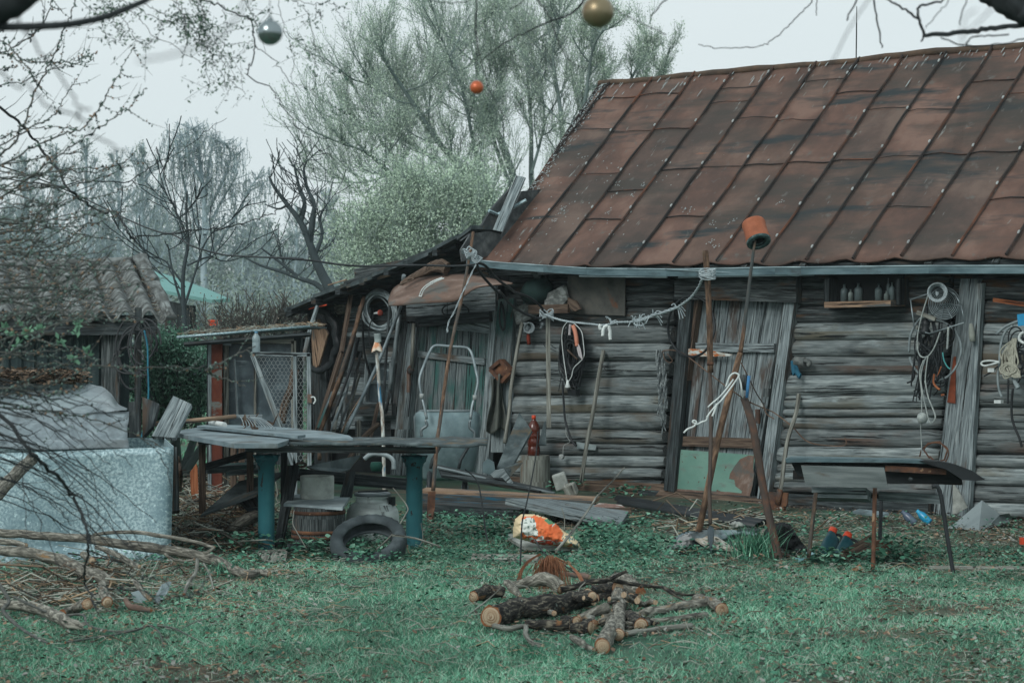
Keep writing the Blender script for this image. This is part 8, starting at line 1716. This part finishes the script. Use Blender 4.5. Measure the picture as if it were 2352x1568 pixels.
# broad-leaved weeds
def wd_(x,y):
    sx=x*F/y+CX; sy=HZ+8885/y
    if 1090<sx<1690 and 1325<sy<1500: return 0
    if 1165<sx<1335 and 1195<sy<1285: return 0
    d=0
    if 1150<sy<1330: d=.5+1.1*nz2(x,y,1.1,5)
    if sy<1200: d*=.6
    if 700<sx<1500 and 1180<sy<1300: d+=.35
    if sx>1700 and sy<1290: d*=.25
    if sy>1330: d=.0+.30*nz2(x,y,1.2,6)
    if sx>1600 and 1400<sy: d+=.3*max(0,nz2(x,y,.9,8))
    return max(0,min(1,d))
def leafclumps(C,per,s0,s1,rad,hh):
    C=np.repeat(C,per,0); C=C+NR.normal(0,rad,C.shape)*np.array([1,1,0])+np.array([0,0,1])*NR.uniform(.005,hh,(len(C),1)); n=len(C)
    a=NR.uniform(0,2*PI,n); tl=NR.uniform(-.2,.6,n); d=np.stack([np.cos(a)*np.cos(tl),np.sin(a)*np.cos(tl),np.sin(tl)],1); w_=np.stack([-np.sin(a),np.cos(a),NR.normal(0,.25,n)],1); s=NR.uniform(s0,s1,(n,1))
    up=np.array([0,0,1.])
    V=np.stack([C,C+d*s*.35+w_*s*.34+up*s*.06,C+d*s*.75+w_*s*.24,C+d*s,C+d*s*.75-w_*s*.24,C+d*s*.35-w_*s*.34+up*s*.06],1).reshape(-1,3); return V,np.arange(n*6).reshape(-1,6)
C=pts_on_ground(3500,9.6,18.8,dens=wd_); V,Fc=leafclumps(C,10,.014,.038,.045,.08)
npmesh('weeds',V,Fc,[flat('weed_mid',rgb(72,120,98)),flat('weed_pale',rgb(116,156,134)),flat('weed_dark',rgb(46,84,70))],NR.choice([0,1,2],len(Fc),p=[.5,.2,.3])); tag(bpy.data.objects['weeds'],'low broad-leaved weeds and nettles','weeds',kind='stuff')
# dead leaves
def ld_(x,y):
    sx=x*F/y+CX; sy=HZ+8885/y; d=.28+.7*nz2(x,y,1.0,12)
    if sx>1780 and (sy<1290): d+=.8
    if 1080<sx<1700 and 1340<sy<1480: d+=.6
    if sx<700: d+=.35
    if sx>1800 and sy>1450: d+=.35
    if 1700<sx and sy<1330: d+=.2
    if 700<sx<1750 and sy>1330: d-=.22
    return max(.03,min(1,d))
C=pts_on_ground(23000,9.4,20.5,dens=ld_); V,Fc=leafclumps(C,1,.014,.036,.01,.03)
npmesh('leaf_litter',V,Fc,[flat('leaf_brown',rgb(104,84,70)),flat('leaf_tan',rgb(150,124,104)),flat('leaf_dark',rgb(66,60,54)),flat('leaf_grey',rgb(146,144,138))],NR.choice([0,1,2,3],len(Fc),p=[.32,.2,.3,.18])); tag(bpy.data.objects['leaf_litter'],'dry brown leaves scattered over the yard','dead leaves',kind='stuff')
# little sticks
def sticks(C,l0,l1,r0,r1,tilt=.12,name='dead_twigs',label='pale dead twigs strewn over the ground',mats=None,p=None):
    n=len(C); a=NR.uniform(0,2*PI,n); tl=NR.normal(0,tilt,n); d=np.stack([np.cos(a)*np.cos(tl),np.sin(a)*np.cos(tl),np.sin(tl)],1); L=NR.uniform(l0,l1,(n,1))*NR.uniform(.4,1,(n,1)); r=NR.uniform(r0,r1,n)
    k=NR.normal(0,.12,(n,3))*L; A=C+np.array([0,0,.012])-d*L/2; M_=C+np.array([0,0,.016])+k; B=C+np.array([0,0,.012])+d*L/2
    for q in (A,M_,B): q[:,2]=np.maximum(q[:,2],C[:,2]*0+np.array([0.0])-.01)
    V1,F1=prisms(A,M_,r,r*.85,4); V2,F2=prisms(M_,B,r*.85,r*.6,4)
    mi=NR.choice(range(len(mats)),n,p=p); mi=np.concatenate([np.repeat(mi,4),np.repeat(mi,4)])
    npmesh(name,np.concatenate([V1,V2]),np.concatenate([F1,F2+len(V1)]),mats,mi); return tag(bpy.data.objects[name],label,'twigs',kind='stuff')
sm=[flat('twig_pale',rgb(156,156,146)),flat('twig_brown',rgb(112,94,80)),flat('twig_dark',rgb(62,60,56)),flat('twig_tan',rgb(160,136,112))]
def td_(x,y):
    sx=x*F/y+CX; sy=HZ+8885/y; d=.22+.5*nz2(x,y,1.4,21)
    if sx<900 and sy<1420: d+=.5
    if sy<1330: d+=.35
    return max(.05,min(1,d))
C=pts_on_ground(9000,9.4,19.5,dens=td_); sticks(C,.04,.26,.0012,.0034,.12,mats=sm,p=[.5,.2,.15,.15])
C=[]
for _ in range(1000):
    x=R.gauss(480,60); y=R.uniform(1110,1270); g_=G0('Z',x,y); C.append((g_.x,g_.y,abs(R.gauss(0,.07))))
for _ in range(330):
    x=R.gauss(180,130); y=R.uniform(1300,1400); g_=G0('Z',x,y); C.append((g_.x,g_.y,abs(R.gauss(0,.015))))
for _ in range(200):
    x=R.gauss(1640,90); y=R.uniform(1190,1240); g_=G0('Z',x,y); C.append((g_.x,g_.y,abs(R.gauss(0,.04))))
sticks(np.array(C),.15,.6,.002,.007,.2,'brushwood','tangled brushwood heaped at the left before the back table',sm,[.35,.3,.2,.15])
C=[]
for _ in range(1900):
    u_=R.random(); v_=R.random(); p=wav(u_,v_)
    ph=(-420+1490*u_)/150*2*PI
    if math.sin(ph)<R.uniform(-.95,-.1): C.append(tuple(p+Vector((0,0,.01))))
sticks(np.array(C)-np.array([0,0,.0]),.04,.3,.0012,.0035,.15,'roof_litter','dry stalks and leaves lying in the waves of the slate roof',sm,[.3,.35,.1,.25])
C=[]
for _ in range(1500):
    p=W('D',R.uniform(-200,520),R.uniform(925,1010),17.3+R.random()*.4); C.append(tuple(p))
V,Fc=leafclumps(np.array(C),2,.02,.05,.03,.03); npmesh('leaf_heap',V,Fc,[bpy.data.materials['leaf_brown'],bpy.data.materials['leaf_tan'],bpy.data.materials['leaf_dark']],NR.choice([0,1,2],len(Fc))); tag(bpy.data.objects['leaf_heap'],'heap of brown leaves behind the cloudy film cover','dead leaves',kind='stuff')
C=[tuple((f0.lerp(f1,R.random())).lerp(k0.lerp(k1,.5),0)+Vector((0,R.uniform(.1,1.4),.015))) for _ in range(420)]
C=[]
for _ in range(500):
    u_,v_=R.random(),R.random(); p=f0.lerp(f1,u_).lerp(k0.lerp(k1,u_),v_); C.append(tuple(p+UP*.012))
sticks(np.array(C),.04,.22,.0015,.004,.25,'coop_litter','twigs and leaves lying on the coop roof',sm,[.3,.35,.1,.25])
# grass tufts as things
def tuft(z,x,y,n,h,label,sp=.05):
    b=G0(z,x,y); C=np.array([(b.x+R.gauss(0,sp),b.y+R.gauss(0,sp*.7),0) for _ in range(n)]); V,Fc=blades(C,h*.5,h,.002,.0045,.28); o=npmesh('grass_tuft',V,Fc,[gc,ga,gb_],np.repeat(NR.choice([0,1,2],n,p=[.5,.35,.15]),2),origin=tuple(b)); return tag(o,label,'grass tuft','tall tufts of grass')
tuft('J',640,815,260,.24,'tall dark green grass tuft between the two rusty poles',.075)
tuft('K',1530,850,150,.11,'bright tuft of grass beside the tip of the longest felled branch',.07)
tuft('L',830,890,200,.07,'short thick tuft of grass just before the log pile',.1)
def plant(z,x,y,n,h,label):
    b=G0(z,x,y); C=np.array([(b.x+R.gauss(0,.10),b.y+R.gauss(0,.07),0) for _ in range(n)]); V,Fc=leafclumps(C,6,.03,.06,.03,h); o=npmesh('weed_clump',V,Fc,[bpy.data.materials['weed_mid'],bpy.data.materials['weed_dark'],bpy.data.materials['weed_pale']],NR.choice([0,1,2],len(Fc),p=[.5,.3,.2]),origin=tuple(b)); return tag(o,label,'weeds','leafy clumps of weeds')
plant('J',1080,860,26,.12,'leafy weed clump in front of the two canisters')
plant('J',1520,850,40,.18,'big leafy weed clump between the right legs of the metal table')
plant('J',1350,850,14,.08,'small weed clump at the rusty front leg of the metal table')
plant('I',1420,1050,26,.14,'weed clump right of the printed sack')
plant('I',640,1010,40,.12,'weed clump right of the right teal pipe leg')
plant('H',760,1290,30,.13,'nettle clump left of the left teal pipe leg')
plant('H',1320,1330,30,.12,'nettle clump in front of the barrel')
plant('H',1720,1350,34,.07,'nettles growing at the foot of the tyre')
plant('I',1230,650,14,.1,'weeds growing at the log wall beside the bricks')
plant('J',0,770,24,.1,'weed clump left of the crumpled sheeting')
plant('I',1660,700,16,.09,'weeds at the foot of the wall by the tile')
# ---------------------------------------------------------------- damp air
mb=MB(); mb.hexa([Vector((-150,-8,-1)),Vector((150,-8,-1)),Vector((150,140,-1)),Vector((-150,140,-1)),Vector((-150,-8,13)),Vector((150,-8,13)),Vector((150,140,13)),Vector((-150,140,13))])
hm_=bpy.data.materials.new('haze_air'); hm_.use_nodes=True; n_=hm_.node_tree; n_.nodes.remove(n_.nodes['Principled BSDF']); pv=n_.nodes.new('ShaderNodeVolumePrincipled'); pv.inputs['Color'].default_value=(.80,.93,.96,1); pv.inputs['Density'].default_value=.0006; n_.links.new(pv.outputs[0],n_.nodes['Material Output'].inputs['Volume'])
tag(mb.build('haze',hm_,origin=False),'thin pale haze','haze',kind='stuff')
sc.cycles.volume_bounces=0
